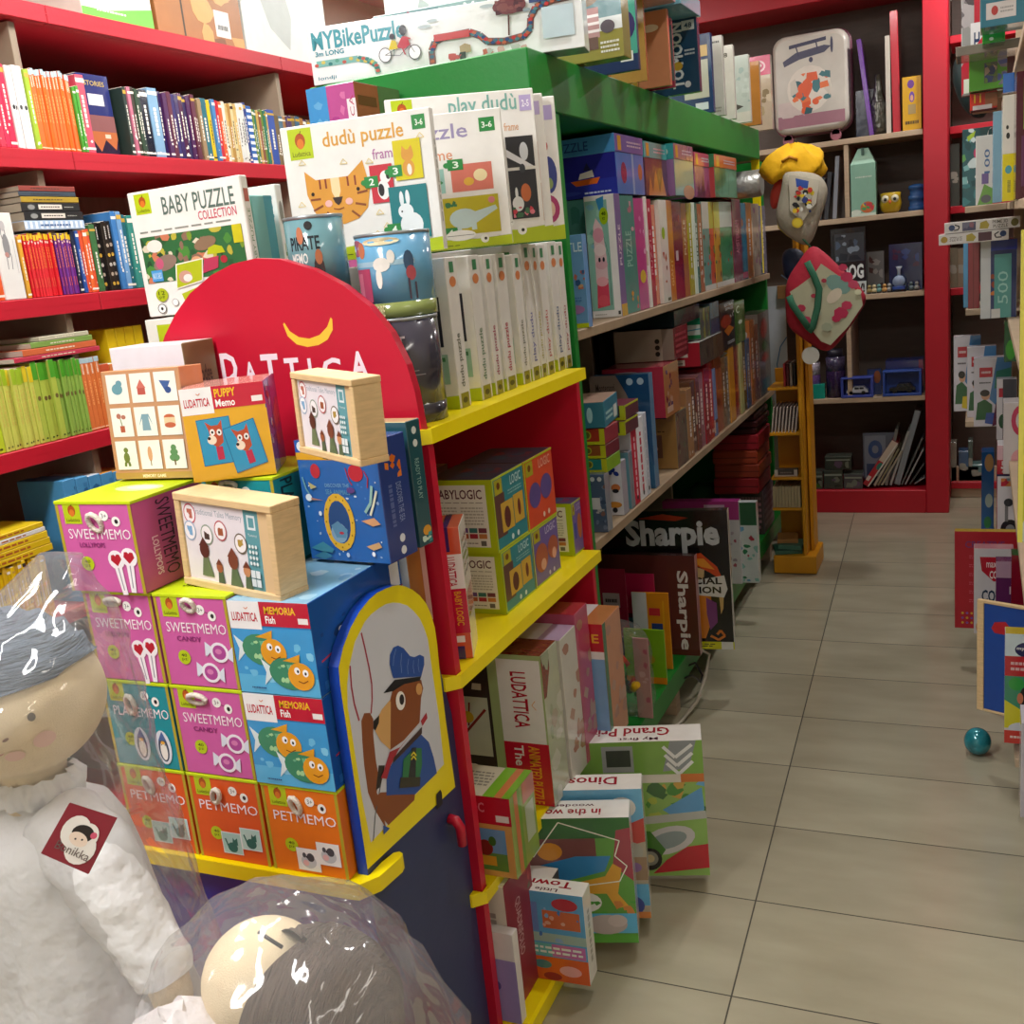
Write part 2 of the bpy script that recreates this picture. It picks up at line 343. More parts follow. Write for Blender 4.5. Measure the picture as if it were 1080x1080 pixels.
# ================================================================= green gondola
XG = -.89
t = thing('gondola_shelving', 'long shop gondola with green top board and oak shelves packed with puzzles', 'shelving', (0, 0, 0))
b = MB(); b.box(-1.46, 2.4, .1, -1.44, 5.09, 1.81); b.build('back_panel', t, OAKD)
b = MB(); b.box(-.93, 4.931, 1.32, -.895, 4.944, 1.935); b.build('end_post', t, YEL)
b = MB(); b.box(-1.45, 2.26, 1.812, XG, 4.93, 1.936, ch=.003); b.build('top_board', t, GRN)
b = MB(); b.box(-1.44, 2.4, .1, XG-.0, 2.425, 1.81); b.build('end_panel', t, GRN)
b = MB(); b.box(-1.44, 5.06, .1, XG-.02, 5.09, 1.81); b.build('end_panel', t, GRN)
for y in (3.3, 4.15): b = MB(); b.box(-1.438, y, .18, -1.17, y+.02, 1.81); b.build('divider', t, OAKD)
for z0, z1 in ((1.289, 1.314), (.752, .78)): b = MB(); b.box(-1.44, 2.426, z0, XG, 5.055, z1, ch=.002); b.build('shelf', t, OAKG)
b = MB(); b.box(-1.44, 2.375, .1, XG+.01, 5.09, .178, ch=.003); b.build('base_deck', t, GRN)
for y in (3.08, 4.8): b = MB(); b.box(-.98, y, 0, -.9, y+.05, .1); b.build('leg', t, OAK)
# ================================================================= far red cabinet
t = thing('display_cabinet', 'red-framed display cabinet with oak shelves at the end of the aisle', 'cabinet', (0, 0, 0))
YF = 5.69
b = MB(); b.box(-1.9, 6.1, .05, -.14, 6.12, 2.6); b.build('back_panel', t, WALN)
b = MB()
b.box(-.252, YF, 0, -.143, YF+.42, 2.66, ch=.003); b.build('frame_post', t, RSHELF)
b = MB(); b.box(-1.9, YF, 2.55, -.2525, YF+.42, 2.66, ch=.003); b.build('frame_top', t, RSHELF)
b = MB(); b.box(-1.9, YF, 0, -.2525, YF+.42, .122, ch=.003); b.build('frame_bottom', t, RSHELF)
b = MB(); b.box(-1.9, YF, .123, -1.8, YF+.42, 2.549, ch=.003); b.build('frame_post', t, RSHELF)
for z in (1.9, 1.523, 1.137, .612):
    b = MB(); b.box(-1.799, YF+.012, z-.022, -.2535, 6.099, z+.004, ch=.002); b.build('shelf', t, OAK)
for z0, z1 in ((1.529, 1.876), (.618, 1.113)):
    x = xAt(893, YF+.02, 1.7) if z0 > 1 else xAt(896, YF+.02, .75)
    b = MB(); b.box(x-.011, YF+.02, z0, x+.011, 6.09, z1, ch=.001); b.build('divider', t, OAK)
# red shelving running on to the right of it
t = thing('wall_shelving', 'dark recessed shelving with red shelf edges to the right of the red cabinet', 'shelving', (0, 0, 0))
b = MB(); b.box(-.14, 6.38, .0, 1.2, 6.4, 2.6); b.build('back_panel', t, WALN)
for y, v in ((6.0, 0), ): pass
for v in (134, 219, 306, 512):
    z = onY(1030, v, 6.0)[2]; b = MB(); b.box(-.14, 6.0, z-.018, 1.2, 6.379, z+.018, ch=.002); b.build('shelf', t, RSHELF)
z = onY(1015, 40, 6.0)[2]; b = MB(); b.box(-.14, 6.0, z-.018, 1.2, 6.379, z+.018, ch=.002); b.build('shelf', t, RSHELF)
b = MB(); b.box(-.14, 6.03, 0, 1.2, 6.05, .17, ch=.002); b.build('plinth', t, OAK)
# ================================================================= toy display: red tower with yellow ledges, blue bin, bear window
t = thing('toy_display_stand', 'red, yellow and blue painted toy display stand with an arched sign', 'display stand', (0, 0, 0))
XY = lambda z: (lambda a, b, d: (a, b, z+d))
def XZ(a, b, d): return (a, 1.55+d, b)
def YZx(x): return lambda a, b, d: (x+d, a, b)
# arched front panel
xc, rr = -1.118, .27; pts = [(-.855, .0), (-.855, 1.20)]
arc = [(-.863, 1.235), (-.868, 1.30), (-.877, 1.345), (-.9, 1.40), (-.935, 1.446), (-.98, 1.484), (-1.035, 1.515), (-1.1, 1.538), (-1.15, 1.544), (-1.2, 1.539), (-1.25, 1.524), (-1.304, 1.496), (-1.345, 1.462), (-1.378, 1.425), (-1.405, 1.38), (-1.42, 1.33), (-1.428, 1.27), (-1.43, 1.2), (-1.43, 0)]
b = MB(); b.prism((pts+arc)[::-1], XZ, .02, 0, 'fff', None)
b.build('arched_panel', t, RED)
b = MB(); O = (-1.43, 1.55, 1.2); Wd, Hd = .58, .36
sm = [(-1.109, 1.431), (-1.100, 1.415), (-1.083, 1.404), (-1.062, 1.400), (-1.04, 1.405), (-1.022, 1.418), (-1.013, 1.433), (-1.010, 1.430), (-1.012, 1.412), (-1.025, 1.396), (-1.045, 1.388), (-1.068, 1.386), (-1.09, 1.392), (-1.106, 1.407), (-1.112, 1.428)]
b.art(O, (Wd, 0, 0), (0, 0, Hd), (0, -1, 0), [('p', [((x+1.43)/Wd, (z-1.2)/Hd) for x, z in sm], 'f2c23c')] + [('t', ch, *(lambda p, q: ((p[0]+1.43)/Wd, (q[2]-1.2)/Hd, (q[0]+1.43)/Wd, (p[2]-1.2)/Hd))(onY(u0, v0, 1.55), onY(u1, v1, 1.55)), 'f4dfea', 0, .03) for ch, u0, v0, u1, v1 in
    (('L', 178, 382, 197, 410), ('U', 202, 378, 226, 408), ('D', 231, 373, 253, 403), ('A', 257, 382, 272, 402), ('T', 274, 374, 297, 405), ('T', 299, 378, 318, 403), ('I', 324, 378, 331, 402), ('C', 338, 378, 362, 402), ('A', 368, 371, 390, 399))])
b.build('sign_lettering', t)
# far side panel, left side, back of shelf tower
b = MB(); b.box(-1.43, 2.345, 0, -.875, 2.365, 1.208, m=None); b.build('tower_side_panel', t, RED)
b = MB(); b.box(-1.43, 1.571, 0, -1.41, 2.344, 1.208); b.build('tower_back_panel', t, RED)
def ledge(z, xr, y0=1.535, hook=True):
    b = MB(); o = [(-1.405, 1.575), (-.875, 1.575), (-.875, 1.569), (xr+.0, 1.569)]
    o = [(-1.405, 1.572), (-.853, 1.572), (-.853, 1.547), (-.905, 1.547), (-.91, 1.54), (-.9, 1.531), (-.868, 1.531), (xr+.004, 1.552), (xr+.006, 2.33), (-1.405, 2.33)]
    b.prism(o, XY(z), 0, .026, 'fff', None); return b.build('ledge', t, YEL)
for z in (1.209, .763, .325): ledge(z, -.85)
b = MB(); b.box(-1.405, 1.575, .0, -.80, 2.33, .045, ch=.006); b.build('ledge', t, YEL)
# bin body
XP = -.872
b = MB()
b.box(-1.42, 1.222, 0, XP-.019, 1.24, .553, ch=.003); b.build('bin_front_panel', t, BLU)
b = MB(); b.box(-1.438, 1.222, 0, -1.421, 1.548, .553, ch=.003); b.build('bin_side_panel', t, BLU)
b = MB(); b.prism([(-1.44, 1.548), (-1.44, 1.20), (-1.432, 1.192), (-.888, 1.192), (-.874, 1.194), (-.853, 1.225), (-.846, 1.28), (-.849, 1.292), (-.857, 1.296), (-.865, 1.29), (-.870, 1.262), (-.871, 1.225), (-.891, 1.225), (-.891, 1.548)][::-1], XY(.562), .026, 0, 'fff', None); b.build('tray', t, YEL)
def yz(pts): return [(lambda q: (q[1], q[2]))(onX(u, v, XP)) for u, v in pts]
yel = yz([(381, 924), (375.5, 884), (368, 830), (361, 780), (355.5, 748), (354.5, 725), (357, 704), (362, 682), (369.6, 662), (379, 645), (388.9, 632.6), (397, 625.5), (406.7, 620.7), (414, 618), (420, 617), (427.5, 618.5), (434.8, 622), (442.5, 628), (449.6, 637), (454.6, 648.5), (458.5, 662), (461, 680), (463, 702), (470, 760), (480, 830)])
ymin = min(y for y, z in yel); yel = [(min(1.5485, max(y, 1.2225)), z) for y, z in yel]
bear = [(1.222, 0)]+yel[1:-2]+[(1.5485, yel[-2][1]), (1.5485, 0)]
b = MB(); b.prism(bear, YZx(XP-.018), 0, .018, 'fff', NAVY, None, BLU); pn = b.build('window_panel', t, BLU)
wh = yz([(390.9, 888.6), (381.7, 842), (373.6, 791), (366.5, 745), (366, 722), (368, 703.7), (374, 677), (384.4, 656), (391, 648), (399.3, 641.5), (407, 637), (414, 635.5), (421, 636), (428.9, 638.5), (435.5, 644), (442.2, 651.9), (447, 662), (451, 674), (454.8, 702), (463, 758.5), (468, 806)])
wh = [(min(y, 1.54), z) for y, z in wh]
def T(p): return [((y-1.222)/.326, (z-.55)/.46) for y, z in p]
def pz(pts):  # picture pixels of the window panel -> panel coordinates
    return T([(lambda q: (q[1], q[2]))(onX(u, v, XP)) for u, v in pts])
def z1(pts): return pz([(340+x*160/1080, 600+y*160/1080) for x, y in pts])
def z2(pts): return pz([(340+x*.2036, 740+y*.2036) for x, y in pts])
BR, BD = '8a4a22', '76401e'
items = [('p', T(yel), 'f0dc14'), ('p', T(wh), 'cfd2dc'),
 ('l', z1([(275, 455), (300, 560), (330, 700), (350, 820), (352, 930), (345, 1030)]), .004, 'a01838'), ('l', z1([(195, 690), (205, 840), (225, 960), (260, 1080)]), .004, 'a01838'),
 ('p', z2([(200, 100), (215, 60), (245, 58), (262, 90), (262, 170), (275, 300), (292, 400), (280, 470), (300, 520), (330, 660), (270, 560), (235, 470), (215, 330), (205, 200)]), BR),
 ('p', z2([(290, 330), (322, 330), (300, 440), (275, 460)]), '2a241e'), ('l', z2([(300, 430), (272, 590), (262, 720)]), .003, '555a62'),
 ('p', z2([(265, 500), (300, 470), (480, 460), (475, 510), (340, 640), (300, 590)]), BR), 
 ('p', z2([(395, 280), (450, 200), (510, 170), (550, 210), (575, 290), (592, 370), (478, 480), (380, 482), (330, 486), (330, 370), (365, 310)]), '2450a0'),
 ('p', z2([(350, 0), (350, 250), (420, 200), (500, 110), (505, 0)]), BR), ('p', z1([(480, 930), (482, 1090), (690, 1090), (700, 920), (715, 850), (700, 790), (560, 790), (500, 850)]), BR),
 ('p', z2([(352, 0), (350, 250), (300, 205), (270, 150), (290, 70), (330, 20)]), 'd8a868'), ('p', z1([(480, 930), (482, 1080), (380, 1085), (420, 1000)]), 'd8a868'),
 ('p', z2([(262, 100), (292, 70), (290, 110), (272, 150), (262, 140)]), '1c1614'),
 ('p', z1([(430, 885), (510, 790), (700, 765), (690, 795), (580, 820), (500, 870)]), '16161c'),
 ('p', z1([(500, 778), (475, 680), (478, 610), (500, 560), (535, 545), (575, 565), (620, 620), (650, 628), (690, 610), (720, 625), (722, 680), (700, 765)]), '2450a0')]
for a, c_ in (((520, 570), (500, 690)), ((560, 600), (560, 740)), ((610, 640), (605, 750)), ((645, 650), (650, 745)), ((680, 640), (685, 735))): items.append(('l', z1([a, ((a[0]+c_[0])/2-6, (a[1]+c_[1])/2), c_]), .0012, '8fa8d8'))
def ell(fn, cx, cy, rx, ry): return fn([(cx+rx*math.cos(a), cy+ry*math.sin(a)) for a in [k*PI/9 for k in range(18)]])
items += [('p', ell(z1, 552, 938, 34, 68), 'f4f0ea'), ('p', ell(z1, 560, 930, 17, 38), '14141a'), ('p', ell(z1, 683, 855, 22, 42), 'd8a060'),
 ('p', z2([(505, 105), (390, 250), (350, 330), (330, 400), (300, 395), (320, 340), (345, 260), (400, 235)]), 'a82434'), ('p', z2([(512, 130), (512, 165), (360, 320), (365, 290)]), '3a2420'),
 ('p', z2([(505, 100), (535, 55), (540, 85), (515, 125)]), 'b02838'), ('p', z2([(415, 300), (470, 240), (510, 240), (512, 330), (500, 390), (410, 400)]), '2c7a4a'),
 ('p', z2([(458, 240), (482, 236), (478, 400), (440, 405)]), '26282a'), ('p', z2([(400, 392), (505, 390), (500, 438), (395, 448)]), '34301e'),
 ('l', z2([(455, 280), (468, 262), (482, 280)]), .003, 'e8d830'), ('l', z2([(455, 300), (468, 282), (482, 300)]), .003, 'e8d830'), ('p', z2([(585, 480), (606, 455), (614, 470), (618, 530), (588, 560)]), '10131e'),
 ('p', z2([(285, 835), (330, 792), (334, 803), (300, 840)]), '241f08'), ('p', z2([(310, 640), (345, 655), (312, 690)]), '2450a0')]
b = MB(); b.art((XP, 1.222, .55), (0, .326, 0), (0, 0, .46), (1, 0, 0), items); b.build('printed_picture', pn, mat('satin_print', None, .35, .02, 10))
q = onX(468, 870, -.88); b = MB(); b.tube([(-.871, 1.49, .535), (-.858, 1.49, .533), (-.850, 1.49, .52), (-.850, 1.49, .485)], [.009, .0095, .0095, .0085], 'd80f2c', None, 10); b.build('hook_peg', t, RED)
# ================================================================= boxes piled on the blue bin
def lg(x0, y0, x1, y1, bg='b8cc18'):        # lime maker's mark with an acorn
    w, h = x1-x0, y1-y0
    return [('r', x0, y0, x1, y1, bg), ('e', x0+w*.5, y0+h*.6, w*.22, h*.25, 'b05018'), ('e', x0+w*.5, y0+h*.5, w*.15, h*.17, 'd87828'), ('l', [(x0+w*.5, y0+h*.8), (x0+w*.58, y0+h*.92)], .0015, '6a3a10'), ('t', 'Ludattica', x0+w*.12, y0+h*.1, x1-w*.12, y0+h*.26, '4a4410')]
def lw(x0, y0, x1, y1, c='c01838', bg=None, rot=0, arc_=1):   # maker's word with a little smile over it
    w, h = x1-x0, y1-y0; it = [('r', x0, y0, x1, y1, bg)] if bg else []
    if rot == 0:
        it += [('t', 'LUDATTICA', x0+w*.1, y0+h*.28, x1-w*.1, y0+h*.6, c, 0, .02), ('l', [(x0+w*.52, y0+h*.78), (x0+w*.58, y0+h*.72), (x0+w*.64, y0+h*.79)], .0012, 'e08050')]
    else:
        it += [('t', 'LUDATTICA', x0+w*.3, y0+h*.12, x0+w*.66, y1-h*.12, c, rot, .02), ('l', [(x0+w*.82, y0+h*.5), (x0+w*.74, y0+h*.44), (x0+w*.83, y0+h*.38)], .0015, 'e0a050')]
    return it
def memo_face(title, sub, pic, subc='8a2a70', bg='d462a8'):
    it = [('r', 0, 0, .04, 1, 'b4a22c'), ('r', .96, 0, 1, 1, 'b4a22c')] + lg(.1, .76, .33, 1)
    it += [('e', .63, .85, .06, .055, 'f4f4f0'), ('t', '3+', .60, .825, .665, .875, '302830'), ('e', .78, .79, .055, .055, 'f4f4f0'), ('e', .785, .79, .024, .026, '201820'), ('l', [(.69, .83), (.73, .82)], .001, '302830')]
    it += [('t', title, .12, .595, .94, .705, 'f8eef4', 0, 0)]
    if sub: it += [('t', sub, .24, .5, .58, .555, subc, 0, .02)]
    it += [('e', .3, .32, .085, .08, 'b8cc18'), ('t', '40', .26, .325, .34, .36, '4a5010', 0, .02), ('t', 'pz', .265, .275, .335, .31, '4a5010')]
    return it+pic
def lolly(cx, cy, s=1, ro=.15):
    c, n = math.cos(ro), math.sin(ro)
    def R(x, y): return (cx+(x*c-y*n)*s, cy+(x*n+y*c)*s)
    return [('e', *R(0, .09), .105*s, .105*s, 'f6f0f6'), ('p', [R(-.05, .05), R(.05, .05), R(.035, -.3), R(-.03, -.3)], 'f6f0f6'), ('p', [R(0, .02), R(-.07, .09), R(-.055, .145), R(-.02, .15), R(0, .13), R(.02, .15), R(.055, .145), R(.07, .09)], 'b81830'), ('l', [R(0, .0), R(0, -.25)], .002, '9898a8')]
def candy(cx, cy, s=1):
    return [('p', [(cx-.17*s, cy+.10*s), (cx-.09*s, cy+.02*s), (cx-.19*s, cy-.06*s), (cx-.15*s, cy+.02*s)], 'dfe6f4'), ('p', [(cx-.06*s, cy+.03*s), (cx-.18*s, cy+.11*s), (cx-.2*s, cy-.05*s)], 'dfe6f4'), ('p', [(cx+.06*s, cy-.03*s), (cx+.19*s, cy+.07*s), (cx+.17*s, cy-.1*s)], 'dfe6f4'), ('e', cx, cy, .125*s, .11*s, 'f2eef8'), ('e', cx, cy, .09*s, .08*s, 'b04898'), ('e', cx-.01, cy+.01, .045*s, .03*s, 'd880b8')]
def penguin(cx, cy, s=1):
    return [('e', cx, cy, .115*s, .2*s, 'dde4ee'), ('e', cx, cy-.02, .075*s, .15*s, '3a4860'), ('e', cx, cy-.04, .05*s, .11*s, 'f2f0e8'), ('p', [(cx-.06*s, cy+.08*s), (cx+.06*s, cy+.08*s), (cx+.01, cy+.19*s)], '4a68a0'), ('e', cx, cy+.055*s, .03*s, .02*s, 'e8b040'), ('e', cx-.02*s, cy+.03*s, .008, .008, '222'), ('e', cx+.03*s, cy+.03*s, .008, .008, '222')]
LOL = lolly(.7, .28, 1, .1)+lolly(.86, .31, 1, -.05)
CAN = candy(.8, .4)+candy(.64, .17)
PEN = penguin(.46, .27)+penguin(.78, .26)
def catcard(cx, cy, bg, fg):
    return [('r', cx-.14, cy-.13, cx+.14, cy+.13, 'e8eef0'), ('r', cx-.13, cy-.12, cx+.13, cy+.12, bg), ('e', cx, cy-.05, .07, .06, fg), ('p', [(cx+.0, cy-.02), (cx+.02, cy+.07), (cx+.04, cy+.04), (cx+.08, cy+.07), (cx+.08, cy-.02)], fg), ('l', [(cx-.06, cy-.04), (cx-.09, cy+.05)], .003, fg)]
CAT = catcard(.5, .22, 'a8d0c8', '1c6a60')+catcard(.78, .3, 'b8dcd4', '1c6a60')
def cow(cx, cy): return [('r', cx-.15, cy-.13, cx+.15, cy+.13, 'f0f0ee'), ('e', cx, cy-.02, .1, .08, 'c8ccd0'), ('e', cx+.03, cy+.03, .05, .05, '484a50'), ('e', cx-.05, cy+.05, .025, .03, '50545a'), ('e', cx-.04, cy-.04, .04, .035, 'e8b8b8'), ('e', cx-.02, cy+.03, .01, .012, '111')]
COW = cow(.5, .17)+cow(.78, .27)
def cord(p, t, seed, w=.016, h=.028, ro=0):
    """little white cord loop hanging on the face"""
    b = MB(); pts = []
    for k in range(10):
        a = 2*PI*k/10; x, z = w/2*math.cos(a), h/2*math.sin(a); pts.append((x*math.cos(ro)-z*math.sin(ro), -.004-.004*math.sin(a), x*math.sin(ro)+z*math.cos(ro)))
    b.tube(pts, .0042, 'eae4d8', None, 7, close=True); o = b.build('cord_loop', t, mat('cotton_cord', 'e8e0d2', .9, .1, 200, .5, 400)); o.location = p; return o
GM = 'memory game boxes piled on the blue bin'
def memo(label, x, y, z, title, sub, pic, bg, side=None, w=.142, h=.152, d=.142, rz=0, clip=(.42, .83), cw=.018, cht=.03, cro=0, top='c2d812', topart=None, sideart=None, subc='8a2a70'):
    t = thing('memory_game_box', label, 'game box', (x, y, z), rz, GM)
    carton_mb(w, d, h, {'*': bg, 'T': top, 'R': side or bg}, {'F': memo_face(title, sub, pic, subc), 'T': topart or [('r', 0, .96, 1, 1, 'a8b010')], 'R': sideart or []}).build('carton', t)
    b = MB(); b.box(-.0012, -.0012, h-.004, w+.0012, d+.0012, h+.0012, top, None, .0006)
    if topart: b.art((0, 0, h+.0012), (w, 0, 0), (0, d, 0), (0, 0, 1), topart)
    b.build('lid', t); cord((w*clip[0], 0, h*clip[1]), t, 0, cw, cht, cro); return t
TOPT = lambda s: [('t', s, .2, .25, .85, .42, '4a5410', 0, .02), ('e', .35, .62, .07, .07, 'e8eea8'), ('e', .52, .64, .07, .07, 'e8eea8'), ('e', .36, .62, .02, .02, '333'), ('e', .52, .64, .02, .02, '333')]
SWS = [('t', 'SWEETMEMO', .26, .1, .42, .93, '3a1030', -90, .0), ('t', 'LOLLYPOPS', .16, .14, .23, .56, 'f0c8e0', -90, .02), ('e', .86, .66, .2, .24, 'd0a018'), ('e', .86, .66, .16, .2, 'e0b430'), ('e', .62, .16, .06, .06, 'f0f0ee'), ('e', .62, .16, .025, .025, '222'), ('e', .8, .22, .06, .06, 'd8d8d8')]
c1, c2, c3 = -1.036, -1.184, -1.331
z1_, z2_, z3_, z4_ = .588, .742, .896, 1.05
PK, TL, OR = 'd060a6', '18909c', 'e8641c'
for x, lab, pic, bg in ((c3, 'orange cube memory box at the left end of the bottom row, behind the doll bag', CAT, 'e05a20'), (c2, 'orange cube memory box with two green cat cards, middle of the bottom row', CAT, 'e05a20'), (c1, 'orange cube memory box with two grey spotted pet cards, right end of bottom row', COW, 'e87818')):
    memo(lab, x, 1.203, z1_, 'PETMEMO', None, pic, bg, h=.1515, clip=(.45, .8) if x != c2 else (.4, .78), cw=.015, cht=.032, cro=(0, -.5, .1)[(c3, c2, c1).index(x)], sideart=[])
memo('teal cube memory box with two penguins, left end of the second row', c3, 1.203, z2_, 'PLANEMEMO', None, PEN, TL, h=.1515, clip=(.42, .74), cw=.017, cht=.036, cro=-.1)
memo('pink cube memory box with two wrapped candies, directly above the orange cat box', c2, 1.203, z2_, 'SWEETMEMO', 'CANDY', CAN, PK, h=.1515, clip=(.38, .88), cw=.034, cht=.018)
memo('pink cube memory box with two heart lollipops, left end of the third row', c3, 1.203, z3_, 'SWEETMEMO', 'LOLLYPOPS', LOL, PK, h=.1515, clip=(.45, .9), cw=.03, cht=.012, cro=.1)
memo('pink cube memory box with two wrapped candies, beside the upper fish box', c2, 1.203, z3_, 'SWEETMEMO', 'CANDY', CAN, PK, h=.1515, clip=(.5, .9), cw=.018, cht=.022, cro=.5, topart=TOPT('SWEETMEMO'))
# big pink cube
L4, yaw, wd = seat((80, 625), (152, 632), z4_)
memo('large-looking pink cube with heart lollipops on top of the pile at the left', -1.343, 1.195, z4_, 'SWEETMEMO', 'LOLLYPOPS', LOL, PK, 'c0508c', .156, .148, .2, 0, (.52, .78), .022, .03, .3, topart=[('e', .6, .45, .3, .12, 'dce6a0'), ('e', .62, .47, .2, .07, 'e8e4d0')]+TOPT('SWEETMEMO')[:0], sideart=SWS)
# fish boxes
def fishart():
    it = [('r', 0, 0, 1, .72, '3a9ad8'), ('r', 0, 0, 1, .2, '58b4e4'), ('s', .02, .02, .98, .65, 14, ['6cc0ea', '4aa6dc', '82cdf0'], .008, 4), ('r', 0, .7, .4, 1, 'f2f0f2'), ('r', .4, .74, 1, 1, 'c01432'), ('t', 'MEMORIA', .46, .87, .84, .95, 'f0c020', 0, .02), ('t', 'Fish', .46, .77, .58, .85, 'fff', 0, .02), ('r', .86, .78, .98, .84, 'f0ecec')]+lw(0, .7, .4, 1)
    for cx, cy in ((.4, .48), (.7, .24)):
        it += [('p', [(cx-.2, cy+.02), (cx-.38, cy+.15), (cx-.33, cy), (cx-.37, cy-.14)], 'dcecf0'), ('e', cx-.05, cy, .24, .17, '3c8a68', -.15), ('s', cx-.22, cy-.1, cx+.02, cy+.1, 9, ['a8d8a0', '6cb890'], .006, 9), ('e', cx+.1, cy-.02, .16, .15, 'e8a020', -.15), ('p', [(cx-.1, cy+.14), (cx+.12, cy+.22), (cx+.1, cy+.12)], 'e0a020'), ('e', cx+.06, cy+.04, .035, .04, 'fff'), ('e', cx+.16, cy+.02, .035, .04, 'fff'), ('e', cx+.07, cy+.035, .014, .018, '222'), ('e', cx+.16, cy+.015, .014, .018, '222'), ('l', [(cx+.06, cy-.07), (cx+.12, cy-.09), (cx+.18, cy-.06)], .0015, '7a3a10')]
    return it+[('k', .16, .05, .34, .08, 1, '2a4a80')]
FS = [('l', [(.1, .15), (.4, .3), (.7, .25), (1, .4)], .004, 'c04858'), ('l', [(.1, .25), (.4, .38), (.7, .35), (1, .5)], .004, 'e08848'), ('l', [(.05, .35), (.5, .45), (1, .6)], .003, 'b83858'), ('e', .3, .55, .1, .07, '183868'), ('e', .28, .56, .03, .03, 'e8e8f0'), ('s', .05, .05, .95, .7, 12, ['2a6ab8', '1c4a90'], .008, 3)]
GF = 'fish memory boxes stacked against the window panel'
BASEF = {'*': '1c5cae', 'F': '2f86cc', 'T': '8cc0e0', 'R': '1a55a4'}
carton('memory_game_box', 'blue box with two spotted fish, the upper of the two fish boxes', 'game box', (c1-.002, 1.2, z3_+.0), (.146, .27, .148), BASEF, {'F': fishart(), 'R': FS+[('r', .86, .62, .97, .9, 'eee')], 'T': [('r', .75, .72, .97, .9, 'eee'), ('s', .05, .05, .95, .95, 14, ['a8d4ec', '78b4dc', 'c0e0f0'], .015, 2)]}, 0, GF, GLOSS)
carton('memory_game_box', 'blue box with two spotted fish, lying directly on the orange pet card box', 'game box', (c1-.002, 1.2, z2_), (.146, .27, .152), BASEF, {'F': fishart(), 'R': FS}, 0, GF, GLOSS)
# hidden cubes that carry the upper rows (their backs can be seen from the side)
GB = 'plain backs of the second row of cube boxes'
for i, x in enumerate((c3, c2)):
    for j, (z, c) in enumerate(((z1_, 'e05a20'), (z2_, PK), (z3_, TL))):
        carton('memory_game_box', f'{("orange","pink","teal")[j]} cube memory box hidden in back, {("bottom","middle","top")[j]} of the {("left","middle")[i]} stack', 'game box', (x, 1.352, z), (.142, .142, .1515), {'*': c, 'T': 'c2d812'}, None, 0, GM)
carton('memory_game_box', 'orange cube memory box in the back row, right under the long fish boxes', 'game box', (c1, 1.352, z1_), (.142, .142, .1515), {'*': 'e05a20', 'T': 'c2d812'}, None, 0, GM)
# teal cube behind the wooden box
memo('teal and lime cube memory box behind the flat wooden game box', -1.185, 1.352, z4_, 'PLANEMEMO', None, PEN, TL, '1a98a0', .15, .148, .17, 0, (.42, .93), .03, .012, 0, sideart=[('t', 'PLANEMEMO', .1, .05, .3, .95, '103038', -90, .02), ('e', .62, .75, .09, .1, 'f0f0ee'), ('e', .63, .75, .04, .045, '222'), ('e', .8, .45, .16, .2, '702030'), ('e', .8, .2, .1, .15, 'c04020')])
